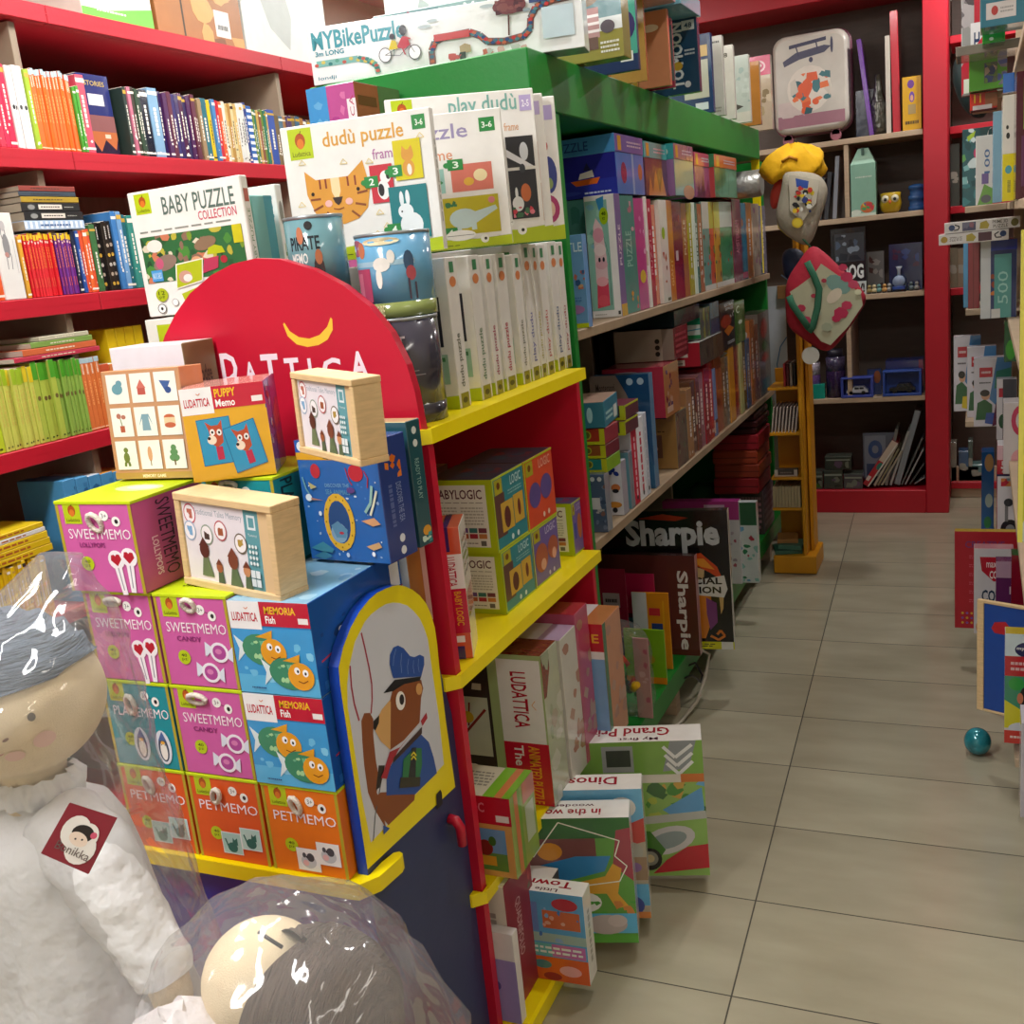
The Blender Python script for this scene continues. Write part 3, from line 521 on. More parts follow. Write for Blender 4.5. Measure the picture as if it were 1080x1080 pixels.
# wooden boxes with sliding printed lid
def wbox(label, loc, rz, ry, flip=0, s=1):
    t = thing('wooden_game_box', label, 'game box', loc, rz, 'wooden boxed memory games with a printed sliding lid', 0, ry)
    w, d, h, k = .215*s, .06*s, .15*s, .012*s
    b = MB()
    b.box(0, 0, h-k, w, d, h, 'e2c496'); b.build('rail', t, WOOD); b = MB(); b.box(0, 0, 0, w, d, k, 'e2c496')
    b.build('rail', t, WOOD)
    b = MB(); b.box(0, .001, k, k, d-.001, h-k, 'e2c496'); b.build('end_board', t, WOOD); b = MB(); b.box(w-k, .001, k, w, d-.001, h-k, 'e2c496')
    for i in range(4): b.box(w+.0002, .004+i*d*.25, h-k+.001, w+.0006, .004+i*d*.25+d*.11, h-.001, 'a06a38', CARD); b.box(w+.0002, .004+i*d*.25, .001, w+.0006, .004+i*d*.25+d*.11, k-.001, 'a06a38', CARD)
    b.build('end_board', t, WOOD)
    b = MB(); b.box(k, .006, k, w-k, .011, h-k, 'f0eaee', CARD); b.box(k, d-.01, k, w-k, d-.004, h-k, 'e2c496', WOOD)
    pp = [('r', .0, 0, .72, 1, 'e6dfe6'), ('r', .72, 0, .88, 1, '5f9aa4'), ('r', .88, 0, 1, 1, 'dcbc90'), ('t', 'Traditional Tales Memory', .13, .82, .7, .92, '9aa4b0'),
      ('r', .755, .75, .845, .93, 'dfe8ec'), ('r', .77, .78, .83, .9, '5f9aa4'), ('t', 'Tummy', .75, .66, .85, .7, 'dfe8ec')]
    for cx, cy, c, f in ((.09, .84, 'c04860', 'b86a58'), (.07, .62, '9ab0cc', '7aa8d0'), (.27, .6, '8a9a88', '4a3a34'), (.44, .68, 'b85058', 'a05838'), (.66, .56, '6a5a48', 'b09040')):
        pp += [('e', cx, cy, .072, .13, c), ('e', cx, cy, .062, .112, 'f2ecef'), ('s', cx-.03, cy-.06, cx+.03, cy+.06, 5, [f], .007*s, int(cx*90))]
    for cx, cy, hc, bc, hh in ((.22, .36, '5a2c24', '6c7a58', 1.2), (.38, .18, 'a05a3c', '50604a', .8), (.55, .28, '7a4030', '5c6e50', 1.25), (.7, .2, 'c88a60', '56684c', .9)):
        pp += [('p', [(cx-.05*hh, cy-.3), (cx+.07*hh, cy-.3), (cx+.03, cy-.02), (cx-.02, cy-.02)], bc), ('e', cx, cy+.03*hh, .045*hh, .085*hh, hc), ('p', [(cx-.05*hh, cy+.07*hh), (cx+.05*hh, cy+.07*hh), (cx, cy+.17*hh)], hc if hh > 1 else '703828')]
    for i in range(4):
        for j in range(3): pp.append(('e', .765+.035*j, .55-.07*i, .013, .024, 'e4eef0'))
    for i in range(2):
        for j in range(2): pp.append(('r', .75+.055*j, .05+.11*i, .797+.055*j, .145+.11*i, 'dfe8ec'))
    pp = [q for q in pp if q[0] != 'p' or min(y for x, y in q[1]) > -.2]
    b.art((k, .006, k), (w-2*k, 0, 0), (0, 0, h-2*k), (0, -1, 0), pp)
    b.build('printed_lid', t); return t
a = onZ(205, 612, 1.056)
wbox('wooden game box standing on the pink candy and fish boxes, nearest of the two', (-1.153, 1.243, 1.052), -.18, math.radians(3.3))
carton('puzzle_box', 'flat white and olive puzzle box lying under the blue porthole box behind the fish box', 'puzzle box', (-1.03, 1.475, .898), (.15, .065, .147), {'*': '8a8428', 'F': 'dfe8ee', 'T': 'c8c8a0', 'R': '98602a'}, {'R': [('r', .7, 0, .97, 1, 'c8a098')]}, 0, None, GLOSS)
# blue underwater puzzle box and the slim teal one
L, yw, wd = seat((325, 588), (406, 600), 1.05)
und = [('r', 0, .84, 1, .9, 'd8a028'), ('r', 0, .9, 1, 1, '2a5aa8'), ('e', .07, .95, .045, .04, 'dde4f0'), ('e', .85, .93, .045, .04, 'dde4f0'), ('t', 'londji', .42, .93, .55, .97, 'f0f0f4'),
  ('s', .03, .03, .97, .8, 40, ['3f78bc', '2f64a8', '88a8d0', 'c8d8e8'], .0022, 5), ('e', .22, .75, .06, .06, 'b83040'), ('e', .72, .74, .09, .07, 'b82a3a'), ('l', [(.6, .78), (.63, .68), (.66, .64)], .002, 'a02838'), ('l', [(.82, .76), (.86, .7), (.84, .62)], .002, 'a02838'),
  ('t', 'DISCOVER THE', .32, .62, .62, .65, '7fb0d0'), ('t', 'SEA ANIMALS', .32, .56, .62, .60, '5f9ac0'),
  ('e', .44, .33, .19, .24, 'd8ac38', .0), ('e', .44, .33, .135, .18, '274a80'), ('e', .42, .24, .1, .085, '7a9cb8'), ('p', [(.33, .3), (.42, .34), (.53, .27), (.5, .2), (.38, .2)], '5a88a8'), ('e', .45, .24, .03, .012, 'b03848')]
for k in range(12): a = k*PI/6; und.append(('e', .44+.163*math.cos(a), .33+.21*math.sin(a), .008, .008, '8a6a18'))
und += [('p', [(.72, .35), (.88, .38), (.95, .33), (.85, .31)], 'd09a70'), ('p', [(.74, .14), (.9, .18), (.93, .14), (.82, .11)], 'c8a070'), ('l', [(.9, .64), (.86, .5), (.78, .42)], .005, '8ab4b0'), ('l', [(.95, .6), (.9, .5), (.84, .4)], .004, 'd8d8c0'), ('l', [(.05, .7), (.08, .6), (.12, .55)], .003, '6a9cb0'),
  ('p', [(.03, .1), (.2, .16), (.33, .1), (.3, .07), (.15, .08)], '3f86a0'), ('p', [(.05, .03), (.2, .08), (.3, .04), (.2, .01)], '3a7a98'), ('e', .1, .53, .04, .03, 'd8e4ee'), ('p', [(.13, .53), (.28, .51), (.13, .51)], 'a87868'), ('p', [(.12, .66), (.22, .62), (.14, .6)], 'b8b078'), ('e', .64, .6, .05, .025, '5a4080'), ('e', .22, .4, .02, .02, 'd0e0f0'), ('e', .5, .06, .02, .02, 'c0d4ec'), ('e', .82, .08, .02, .02, 'e8f0f8')]
sp = [('s', .2, .66, .75, .86, 6, ['e08030', 'd06a24'], .008, 2), ('t', 'DISCOVER THE SEA', .5, .3, .68, .62, '8a9cc8', -90), ('k', .2, .28, .4, .62, 1, '5a6aa0'), ('o', .5, .17, .035, .035, 'e4e8f0'), ('o', .5, .07, .035, .035, 'e4e8f0')]
carton('puzzle_box', 'dark blue undersea puzzle box with a gold porthole, standing behind the fish boxes', 'puzzle box', (-1.014, 1.395, 1.05), (.165, .075, .2), {'*': '2a3f80', 'F': '2a62ac', 'T': '3a5a9a'}, {'F': und, 'R': sp}, -.12, None, GLOSS)
carton('puzzle_box', 'slim dark teal puzzle box standing between the porthole box and the red panel', 'puzzle box', (-1.012, 1.487, 1.05), (.168, .038, .212), {'*': '2a5560', 'T': 'c8c090', 'R': '245058'}, {'R': [('o', .5, .92, .03, .03, 'd8e0dc'), ('o', .5, .82, .03, .03, 'd8e0dc'), ('t', 'READY TO PLAY', .3, .38, .6, .7, '88b0a8', -90), ('e', .6, .12, .3, .04, 'd89a28'), ('s', .1, .02, .9, .1, 6, ['3a9a98', 'c8e0d0'], .006, 3)]}, -.12, None, GLOSS)
for x, ht, c in ((-1.02, .147, '60708a'),):
    carton('puzzle_box', 'olive and orange puzzle box lying low between the window panel and the red tower', 'puzzle box', (-1.035, 1.475, .742), (.15, .07, .152), {'*': '8a8a40', 'F': 'c06a30', 'R': 'b06028'}, None, 0, None, GLOSS)
# top row
def mgrid():
    it = [('r', 0, 0, 1, .06, 'b8904a'), ('t', 'MEMORY GAME', .36, .012, .66, .042, 'f0e0c0', 0, .03)]; R = [('6a9aa8', 0), ('b85048', 1), ('3a5a9a', 2), ('b07060', 3), ('7a9cae', 4), ('c06040', 5), ('6a7a38', 6), ('d09a70', 7), ('5a8a58', 8)]
    for i in range(9):
        x, y = .06+(i % 3)*.31, .7-(i//3)*.305; c = R[i][0]; cx, cy = x+.13, y+.13
        it += [('r', x, y, x+.27, y+.265, 'eceae4')]
        it += [[('e', cx, cy, .07, .05, c), ('e', cx+.03, cy+.05, .04, .03, c)], [('r', cx-.05, cy-.06, cx+.05, cy, c), ('p', [(cx-.06, cy), (cx+.06, cy), (cx, cy+.08)], 'c86a60')], [('p', [(cx-.07, cy+.06), (cx+.07, cy+.05), (cx, cy-.05)], c), ('e', cx+.03, cy-.03, .04, .03, '2a4a8a')],
          [('r', cx-.03, cy-.09, cx+.03, cy-.03, 'b05a40'), ('l', [(cx, cy-.03), (cx-.02, cy+.06)], .002, '7a8a60'), ('e', cx-.03, cy+.06, .03, .025, c), ('e', cx+.03, cy+.05, .03, .02, c)], [('p', [(cx-.05, cy-.08), (cx+.06, cy-.08), (cx+.04, cy+.05), (cx+.09, cy-.04), (cx+.05, cy+.07), (cx-.04, cy+.07), (cx-.09, cy-.04), (cx-.04, cy+.03)], c)], [('e', cx, cy+.03, .07, .03, c), ('r', cx-.07, cy-.04, cx+.07, cy+.03, 'e0c8a0'), ('e', cx, cy-.04, .07, .025, c)],
          [('e', cx, cy+.05, .03, .025, c), ('e', cx, cy-.02, .04, .05, c), ('l', [(cx-.02, cy-.06), (cx-.03, cy-.1)], .005, c), ('l', [(cx+.02, cy-.06), (cx+.03, cy-.1)], .005, c)], [('e', cx, cy+.01, .03, .07, c), ('l', [(cx, cy-.05), (cx, cy-.1)], .002, '8a6a4a')], [('e', cx, cy+.06, .035, .03, c), ('e', cx, cy+.02, .05, .03, c), ('e', cx, cy-.03, .065, .035, c), ('l', [(cx, cy-.05), (cx, cy-.1)], .003, '6a4a2a')]][i]
    return it
zt = 1.2005
L, yw, wd = seat((122, 505), (203, 503), zt+.004)
carton('memory_game_box', 'brown kraft memory game with a three by three grid of small pictures', 'game box', (L[0]+.002, L[1], zt+.003), (wd, .06, .182), {'*': 'c08a5c', 'T': 'd89a70', 'F': 'c49068', 'R': 'd09468'}, {'F': mgrid()}, yw, None, GLOSS, rx=-.05)
L, yw, wd = seat((205, 510), (292, 500), zt)
def pup(x0, y0, r):
    c, s_ = math.cos(r), math.sin(r)
    def R(x, y): return (x0+x*c-y*s_*.9, y0+x*s_+y*c)
    def P(a): return [R(*q) for q in a]
    return [('p', P([(-.2, -.25), (.2, -.25), (.2, .25), (-.2, .25)]), '1a6e9a'), ('p', P([(-.19, -.24), (.19, -.24), (.19, .24), (-.19, .24)]), '2c92be'),
      ('p', P([(-.07, .12), (-.1, .22), (-.03, .17), (.05, .17), (.1, .22), (.09, .1), (.08, -.02), (0, -.07), (-.06, -.02)]), 'b84a2c'), ('e', *R(-.05, .02), .055, .05, 'f0dcc8'), ('e', *R(-.08, .04), .02, .018, '2a1410'), ('e', *R(-.03, .1), .03, .035, 'f0ece8'), ('e', *R(.05, .09), .03, .035, 'f0ece8'), ('e', *R(-.03, .1), .013, .016, '1a1410'), ('e', *R(.05, .09), .013, .016, '1a1410'), ('p', P([(-.02, -.06), (.06, -.06), (.06, -.2), (-.02, -.2)]), 'b82848')]
pa = [('r', 0, 0, 1, .72, 'e0a828'), ('r', 0, .72, .38, 1, 'f0eef0'), ('r', .38, .76, 1, 1, 'c41c38'), ('t', 'PUPPY', .41, .88, .66, .97, 'f0c020', 0, .025), ('t', 'Memo', .41, .78, .64, .86, 'fff', 0, .02), ('r', .84, .8, .97, .86, 'f0e8e8')]+lw(0, .72, .38, 1)+pup(.35, .42, .04)+pup(.68, .34, .22)
carton('memory_game_box', 'orange-yellow puppy memory box with two puppy cards, standing in the middle of the top row', 'game box', (L[0], L[1], zt+.001), (wd, .13, .15), {'*': '3a6ab0', 'F': 'e0a828', 'T': 'd89a90', 'R': '4a6ab4'}, {'F': pa, 'R': [('r', .4, 0, 1, 1, '5a4a90'), ('s', .05, .05, .35, .95, 10, ['a05038', 'e0e0e0', '304880', '2a8a7a'], .009, 4), ('s', .45, .25, .95, .75, 9, ['b05a48', '9a4a5a', 'c87a58'], .02, 8)]}, yw, None, GLOSS)
L, yw, wd = seat((320, 474), (385, 487), 1.262)
wbox('wooden game box standing on the blue porthole box in front of the sign', (L[0]-.006, L[1]-.002, 1.258), yw+.06, math.radians(2.5), 0, .78)
L, yw, wd = seat((135, 470), (205, 465), zt)
gi = [('l', [(.62, 0), (.66, .35), (.68, .6)], .006, 'b08860'), ('e', .72, .64, .035, .05, 'a07850'), ('s', .05, .2, .95, .8, 6, ['c8c4d0'], .002, 2)]
p = onY(128, 366, 1.5)
carton('puzzle_box', 'white puzzle box with a small giraffe and olive kraft end, behind the top row', 'puzzle box', (p[0]+.008, 1.46, zt+.001), (.166, .084, p[2]-zt), {'*': 'e8e4ec', 'R': '8a7c58', 'T': 'e8e4e6'}, {'F': gi, 'R': [('t', 'Woodge', .15, .62, .8, .8, '4a4230', 0, .02), ('k', .3, .4, .7, .5, 2, '5a5238')]}, 0, None, CARD)
# ================================================================= products on the red tower
ZL1, ZL2, ZL3, ZL4 = 1.2355, .7895, .3515, .0455
def lime_foot(h=.1):
    return [('p', [(0, 0), (1, 0), (1, h*1.15), (.8, h), (.5, h*1.25), (.2, h), (0, h*1.1)], 'b4c614'), ('o', .84, h*.95, .032, .032, 'f4f4ee'), ('o', .845, h*.95, .012, .012, '201c18'), ('e', .7, h*1.6, .09, .04, 'f4f4f0'), ('l', [(.62, h*1.6), (.78, h*1.6)], .001, '555'), ('k', .3, h*.3, .7, h*.5, 1, '5a6410')]
def badge(x, y, n, c='2c8a44'): return [('r', x-.045, y-.04, x+.045, y+.04, c), ('e', x-.05, y, .02, .02, c), ('t', n, x-.015, y-.025, x+.02, y+.025, 'e8f4e8', 0, .02)]
def catface():
    O_ = 'dc9a3c'
    it = [('p', [(.13, .67), (.2, .6), (.42, .6), (.53, .7), (.56, .5), (.53, .36), (.46, .29), (.36, .26), (.26, .28), (.17, .36), (.13, .5)], O_), ('p', [(.3, .6), (.36, .6), (.36, .5), (.33, .42), (.3, .5)], 'f0d8a8')]
    for x in (.22, .26, .41, .46): it.append(('r', x, .53, x+.012, .6, '8a3a28'))
    for a in (((.15, .46), (.22, .46)), ((.16, .38), (.23, .41)), ((.21, .3), (.26, .36)), ((.47, .47), (.54, .48)), ((.45, .4), (.52, .38)), ((.42, .35), (.47, .3))): it.append(('l', list(a), .004, '8a4a28'))
    it += [('e', .17, .5, .012, .015, '2a1c14'), ('e', .48, .5, .012, .015, '2a1c14'), ('p', [(.3, .46), (.37, .46), (.355, .42), (.335, .4), (.315, .42)], '3a2a26'), ('e', .27, .42, .025, .025, 'f0b8b0'), ('e', .41, .42, .025, .025, 'f0b8b0'), ('l', [(.3, .38), (.335, .37), (.37, .38)], .002, '8a4a28')]
    return it
def tri(pts, c='e0c878'):
    o = []
    for x, y in pts: o.append(('l', [(x, y), (x+.025, y+.035), (x+.05, y), (x, y)], .0012, c))
    return o
def side(txt, c): return [('r', .15, .0, .85, .10, '8a8418'), ('e', .5, .05, .22, .02, '4a4410'), ('t', txt, .3, .14, .72, .5, c, 90, .01), ('e', .5, .84, .28, .035, 'c87a48'), ('r', .32, .9, .68, .97, '3a7a50')]
GD = 'white puzzle boxes filed upright on the top ledge of the red tower'
WB = {'*': 'e8e6e2', 'R': 'd2cec8', 'B': 'b4c614'}
n = 0
for i, (u0, u1, tx, c, ht) in enumerate(((485.7, 497.4, 'dudu puzzle', '6a6a5a', .278), (509, 520, 'dudu puzzle', '5a7a5a', .278), (523.6, 532.5, 'dudu puzzle', 'a03a5a', .276), (535.5, 546, 'dudu puzzle', 'b03048', .276), (552.5, 560.8, 'dudu puzzle', '7a7a6a', .272), (562.3, 571, 'play dudu', '6a6aa0', .292), (572, 577.6, 'dudu puzzle', 'a8a048', .29), (578.2, 586, 'play dudu', 'b85a58', .288), (589.5, 597.5, 'play dudu', '5a6a8a', .292), (598, 604, 'play dudu', 'a04848', .29))):
    y0 = yAt(u0, -.89, 1.24); y1 = yAt(u1, -.89, 1.24)
    art = [('r', 0, 0, 1, .001, 'fff')]+badge(.86, .91, '3', '2c8a44')+[('r', .66, .42, .93, .75, '2a2a34'), ('e', .78, .55, .09, .08, '9a4a28'), ('e', .85, .68, .02, .02, 'e8e8e8'), ('r', .62, .17, .95, .37, '9ac0a8'), ('e', .74, .25, .08, .05, 'a85a38'), ('s', .7, .28, .93, .35, 5, ['3a7a4a'], .008, 3)]+lime_foot(.08)
    carton('puzzle_box', f'white puzzle box with {("green","olive","crimson","red","grey","violet","ochre","coral","slate blue","dark red")[i]} spine lettering, {nth(i)} from the left on the top ledge', 'puzzle box', (-1.18 if i < 9 else -1.15, y0+.0004, ZL1), (.29 if i < 9 else .26, y1-y0-.001, ht), WB, {'F': art, 'R': side(tx, c)}, 0, GD, ch=.0015)
# puzzle boxes lying across the row, covers to the camera
def cover(label, uR, vT, vB, uL, items, th=.02, group='white puzzle boxes with illustrated covers standing on the filed row', Y=1.72, vL=None, kk=1):
    z0 = ZL1+.2935; x1 = xAt(uR, Y, z0); zt = onY(uR-3, vT, Y)[2]; q = onZ(uL, vL, zt)*kk+onY(uL, vL, Y)*(1-kk); r = Vector((x1, Y, zt)); d = r-q; yw = math.atan2(d[1], d[0]); wd = math.hypot(d[0], d[1])
    return carton('puzzle_box', label, 'puzzle box', (q[0], q[1], z0), (wd, th, zt-z0), {'*': 'eceae6', 'R': 'd8d4ce', 'B': 'b4c614'}, {'F': items, 'R': [('k', .3, .2, .7, .8, 1, '9a9a90')]}, yw, group, ch=.0015)
A1 = lg(.06, .74, .22, .96)+[('t', 'dudù puzzle', .3, .80, .84, .95, 'd8a040', 0, .012), ('t', 'frame', .62, .7, .78, .77, 'b878a8', 0, .005), ('r', .89, .86, .97, .94, '2c8a44'), ('t', '3-6', .905, .88, .955, .915, 'e8f4e8', 0, .02)]
A1 = lg(.05, .76, .21, .98)+[('t', 'dudù puzzle', .28, .79, .82, .93, 'd8a040', 0, .012), ('t', 'frame', .6, .69, .77, .765, 'b878a8', 0, .005), ('r', .88, .86, .965, .96, '2c8a44'), ('t', '3-6', .9, .885, .95, .93, 'e8f4e8', 0, .02)]+catface()+tri([(.1, .72), (.38, .69), (.55, .67), (.75, .66), (.06, .42), (.9, .8), (.58, .3), (.62, .2), (.72, .3), (.55, .15)])
A1 += [('r', .57, .38, .72, .65, 'c83040'), ('e', .65, .47, .04, .07, 'f0f0ee'), ('e', .67, .56, .035, .045, 'f0f0ee'), ('e', .635, .47, .02, .045, '282428'), ('e', .69, .57, .015, .03, '282428'), ('r', .74, .52, .92, .8, 'd8c818'), ('e', .83, .6, .04, .06, 'd89a40'), ('e', .83, .69, .04, .04, 'd89a40'), ('p', [(.79, .7), (.8, .76), (.83, .72)], 'd89a40'), ('p', [(.83, .72), (.86, .76), (.87, .7)], 'd89a40'), ('e', .835, .59, .015, .04, 'f0e8d8')]
A1 += [('r', .68, .1, .93, .48, '1f7a80'), ('e', .81, .2, .075, .09, 'e8eef0'), ('e', .78, .3, .05, .055, 'e8eef0'), ('e', .76, .39, .014, .055, 'e8eef0'), ('e', .8, .395, .014, .055, 'e8eef0'), ('e', .755, .3, .006, .008, '222')]+badge(.575, .535, '2')+badge(.74, .59, '3')+badge(.69, .18, '4')+lime_foot(.08)
cover('white puzzle box showing a big orange tiger-cat face on its cover', 469, 110, 274, 293, A1, .02, Y=1.80, vL=126, kk=.3)
y_ = yAt(541, -.89, ZL1+.293)
A2 = [('t', 'puzzle', .43, .78, .8, .92, '9a90b8', 0, .01), ('t', 'frame', .5, .66, .7, .74, 'd8906a', 0, .005), ('r', .87, .84, .96, .94, '2c8a44'), ('t', '3-6', .885, .865, .945, .91, 'e8f4e8', 0, .02), ('r', .5, .42, .64, .6, '9acac0'), ('e', .57, .5, .06, .02, '3a8a50'), ('r', .68, .42, .92, .62, 'd87868'), ('e', .85, .53, .04, .045, 'f0e0b0'), ('e', .78, .49, .03, .03, 'e0b040'), ('r', .6, .1, .94, .38, 'c0b41c'), ('e', .73, .22, .085, .075, 'c4dadc'), ('p', [(.78, .26), (.92, .3), (.93, .27), (.8, .18)], 'c4dadc'), ('r', .68, .13, .71, .2, 'c4dadc'), ('r', .77, .13, .8, .2, 'c4dadc'), ('e', .9, .34, .02, .025, 'e08890'), ('s', .62, .3, .7, .36, 4, ['3a7a4a'], .006, 3), ('r', .46, .06, .51, .33, 'c4c010')]+badge(.71, .62, '3')+badge(.64, .12, '4')+badge(.5, .6, '2')+lime_foot(.06)
cover('white puzzle box with a pale elephant on yellow, partly behind the cat-faced one', 541, 111, 268, 345, A2, .034, Y=2.0, vL=133)
A3 = lg(.04, .84, .18, .99)+[('t', 'play dudù', .42, .84, .88, .98, '7ab0a8', 0, .012), ('t', 'frame', .78, .74, .88, .79, 'd8a070', 0, .005), ('r', .9, .86, .98, .96, 'b8a8d8'), ('t', '2-5', .915, .885, .965, .93, 'f4f0fa', 0, .02), ('r', .78, .5, .97, .7, '26262c'), ('e', .9, .6, .03, .06, 'd8dce4'), ('p', [(.78, .62), (.84, .58), (.96, .5), (.9, .5), (.78, .57)], 'e4e4e8'), ('r', .78, .16, .97, .48, '24242c'), ('e', .89, .33, .035, .06, 'c86a38'), ('e', .83, .26, .04, .05, 'e4e4e4'), ('e', .825, .33, .01, .04, 'e4e4e4'), ('s', .79, .17, .96, .24, 10, ['c83848', '3a6a48', 'd87888'], .007, 3), ('e', .88, .49, .02, .03, '30343c')]+lime_foot(.09)
cover('tall white puzzle box with teal lettering and a dark fox-and-rabbit picture', 576, 90.5, 253, 405, A3, .016, Y=2.13, vL=105.6)
A4 = [('r', .82, .86, .97, .95, 'c0b0dc'), ('r', .84, .42, .93, .68, 'd8a8a0'), ('r', .84, .14, .93, .4, 'b86a30')]+lime_foot(.09)
cover('white puzzle box edge with a pink and an orange strip, between two illustrated covers', 585, 96, 252, 440, A4, .012, Y=2.165, vL=110)
A5 = [('r', .82, .84, .97, .94, 'b8a8dc'), ('e', .86, .66, .05, .05, 'c04848'), ('e', .9, .46, .07, .13, '34408a'), ('e', .9, .4, .03, .04, '8aa060'), ('e', .88, .22, .09, .1, 'b03870'), ('e', .88, .22, .05, .06, 'e8c8b0')]+lime_foot(.09)
cover('white puzzle box with blue and magenta round creatures, last of the tall covers', 597, 99, 250, 460, A5, .014, Y=2.2, vL=113)
# rising tubes
def tube_(label, x, y, z, r, h, body, bandc, parts, top='3a3a40'):
    t = thing('puzzle_tube', label, 'cardboard tube', (x, y, z), 0, 'round cardboard puzzle tubes behind the arched sign')
    b = MB(); b.lathe((0, 0, 0), [(r, 0), (r, h*.18)], bandc, None, 40); b.lathe((0, 0, 0), [(r, h*.18), (r, h)], body, None, 40)
    for it in parts:      # (kind, angle0, z0, angle1, z1, colour)
        k, a0, q0, a1, q1, c = it[:6]; rr = r+.0004+.0001*parts.index(it)
        def W_(a, z): a = math.radians(a-90); return (rr*math.cos(a), rr*math.sin(a), z*h)
        if k == 'r':
            n_ = max(2, int((a1-a0)/6)); b.grid([[W_(a0+(a1-a0)*i/n_, q) for i in range(n_+1)] for q in (q0, q1)], c)
        elif k == 'e':
            ca, cz, ra, rz_ = (a0+a1)/2, (q0+q1)/2, (a1-a0)/2, (q1-q0)/2
            b.grid([[W_(ca, cz)]*13, [W_(ca+ra*math.cos(i*PI/6), cz+rz_*math.sin(i*PI/6)) for i in range(13)]], c)
        elif k == 't':
            vs, fs = text_mesh(it[6], .02); base = len(b.v)
            for vx, vy in vs: b.v.append(W_(a0+(a1-a0)*vx, q0+(q1-q0)*vy))
            for f in fs: b.f.append(tuple(base+i for i in f)); b.c.append(lin(c)); b.m.append(0); b.sm.append(False)
    b.build('tube_body', t, GLOSS)
    b = MB(); b.lathe((0, 0, h), [(r+.0008, -.004), (r+.0008, .0015), (r-.002, .0015), (r-.003, -.001), (0.001, -.001)], top, None, 40); b.build('lid', t, mat('tin', '9aa0a4', .35, .03, 20, 0, 60, .5, .6)); return t
T2 = [('r', -55, .62, 60, .68, '9fc4d8'), ('e', -60, .75, -20, .95, 'a8566a'), ('e', -34, .72, -18, .92, 'c87a58'), ('p', 0, 0, 0, 0, ''), ('r', -48, .2, -12, .6, 'b04868'), ('r', -44, .25, -30, .55, 'd0708a'), ('e', -5, .55, 22, .72, 'e8e6e0'), ('e', -2, .35, 8, .6, 'e8e6e0'), ('e', 18, .64, 30, .8, 'e8e6e0'), ('e', 42, .52, 58, .78, '24486a'), ('e', 44, .42, 60, .6, 'a83c48'), ('r', 46, .2, 49, .45, '3a2a40'), ('r', 56, .2, 59, .4, '3a2a40'), ('e', -20, .86, 40, .95, 'e8dcb8'), ('t', -40, .03, -22, .14, 'f0e8d8', 'memo'), ('t', -18, .02, 6, .16, 'e8e0b0', 'MEMOIRE')]
T2 = [q for q in T2 if q[0] != 'p']
tube_('sky blue puzzle tube printed with a red knight, upper right of the round tubes', -.942, 1.668, 1.421, .066, .142, '6aa6cc', '8a9858', T2)
tube_('grey-teal pirate puzzle tube, upper left of the round tubes behind the sign', xAt(336, 1.635, 1.53), 1.635, 1.44, .052, .165, '6a949c', '3a5560', [('t', -22, .66, 40, .8, '28323a', 'PIRATE'), ('t', -22, .52, 14, .63, 'dfe4e0', 'MEMO'), ('e', -40, .18, 0, .46, '4a3038'), ('e', -4, .72, 10, .9, 'c07858'), ('e', 14, .86, 30, .95, '282a30'), ('e', 24, .3, 44, .6, '3a2c30'), ('e', 28, .5, 42, .66, 'b06a48')])
tube_('dark slate puzzle tube with white lettering standing on the top ledge', -.938, 1.652, ZL1, .067, .183, '3e3c48', '34323c', [('t', -10, .72, 34, .84, 'c8c4cc', 'OUT'), ('r', 0, .5, 50, .51, '8a8890'), ('r', 10, .46, 60, .47, '8a8890'), ('e', -10, .25, 14, .4, 'c88888'), ('r', 36, .04, 50, .14, 'd8d8d0')])
tube_('dark puzzle tube hidden low behind the red arch', xAt(336, 1.635, 1.53), 1.635, ZL1, .052, .203, '3e3c48', '34323c', [])
# baby puzzle boxes at the left end of the tower
BPA = lg(.06, .82, .2, .98)+[('t', 'BABY PUZZLE', .3, .79, .93, .93, '5a7068', 0, .008), ('t', 'COLLECTION', .6, .71, .93, .78, 'c84860', 0, .006), ('k', .06, .665, .93, .69, 1, '8a9088'), ('r', .05, .27, .95, .64, '2e6a3c'), ('s', .05, .27, .95, .64, 60, ['4a8a3a', '2a5a34', '7a9a30', 'b8b040', '8a6a58', 'c87858', 'd8d0b8', '1f4a2c'], .01, 21), ('e', .17, .56, .07, .05, 'e8e4dc'), ('e', .24, .42, .11, .06, '8a7468', .2), ('e', .19, .42, .035, .045, 'c05878'), ('e', .62, .53, .1, .05, '8a7058', .2), ('p', [(.62, .44), (.78, .44), (.76, .49), (.7, .51), (.64, .49)], 'b4c018'), ('e', .52, .4, .05, .04, 'd8a078'), ('e', .76, .39, .03, .03, 'a82838'), ('r', .87, .5, .95, .64, 'c8c01c'),
   ('r', .1, .28, .2, .37, '4a9ad8'), ('t', 'MAXI CARDS', .11, .3, .19, .35, 'c8e0f4', 0, .01), ('p', [(.3, .2), (.55, .24), (.58, .42), (.33, .4)], 'e8eadc'), ('p', [(.31, .21), (.54, .25), (.57, .41), (.34, .39)], 'b0be1c'), ('e', .4, .29, .06, .05, 'c89a88'), ('e', .42, .28, .04, .03, 'ece8e0'), ('p', [(.56, .3), (.7, .33), (.72, .42), (.59, .41)], 'b83858'), ('p', [(.34, .16), (.5, .2), (.46, .06), (.36, .1)], 'b0be1c'), ('e', .16, .17, .055, .055, 'a8b81c'), ('t', '12', .13, .17, .19, .2, '3a4410', 0, .01), ('t', 'pz', .135, .135, .185, .16, '3a4410'), ('e', .14, .06, .04, .04, '555'), ('e', .14, .06, .033, .033, 'f4f4f0'), ('e', .14, .06, .012, .014, '222'), ('e', .27, .1, .03, .03, '999'), ('e', .27, .1, .025, .025, 'f4f4f0')]
L = onY(157, 335, 1.62)
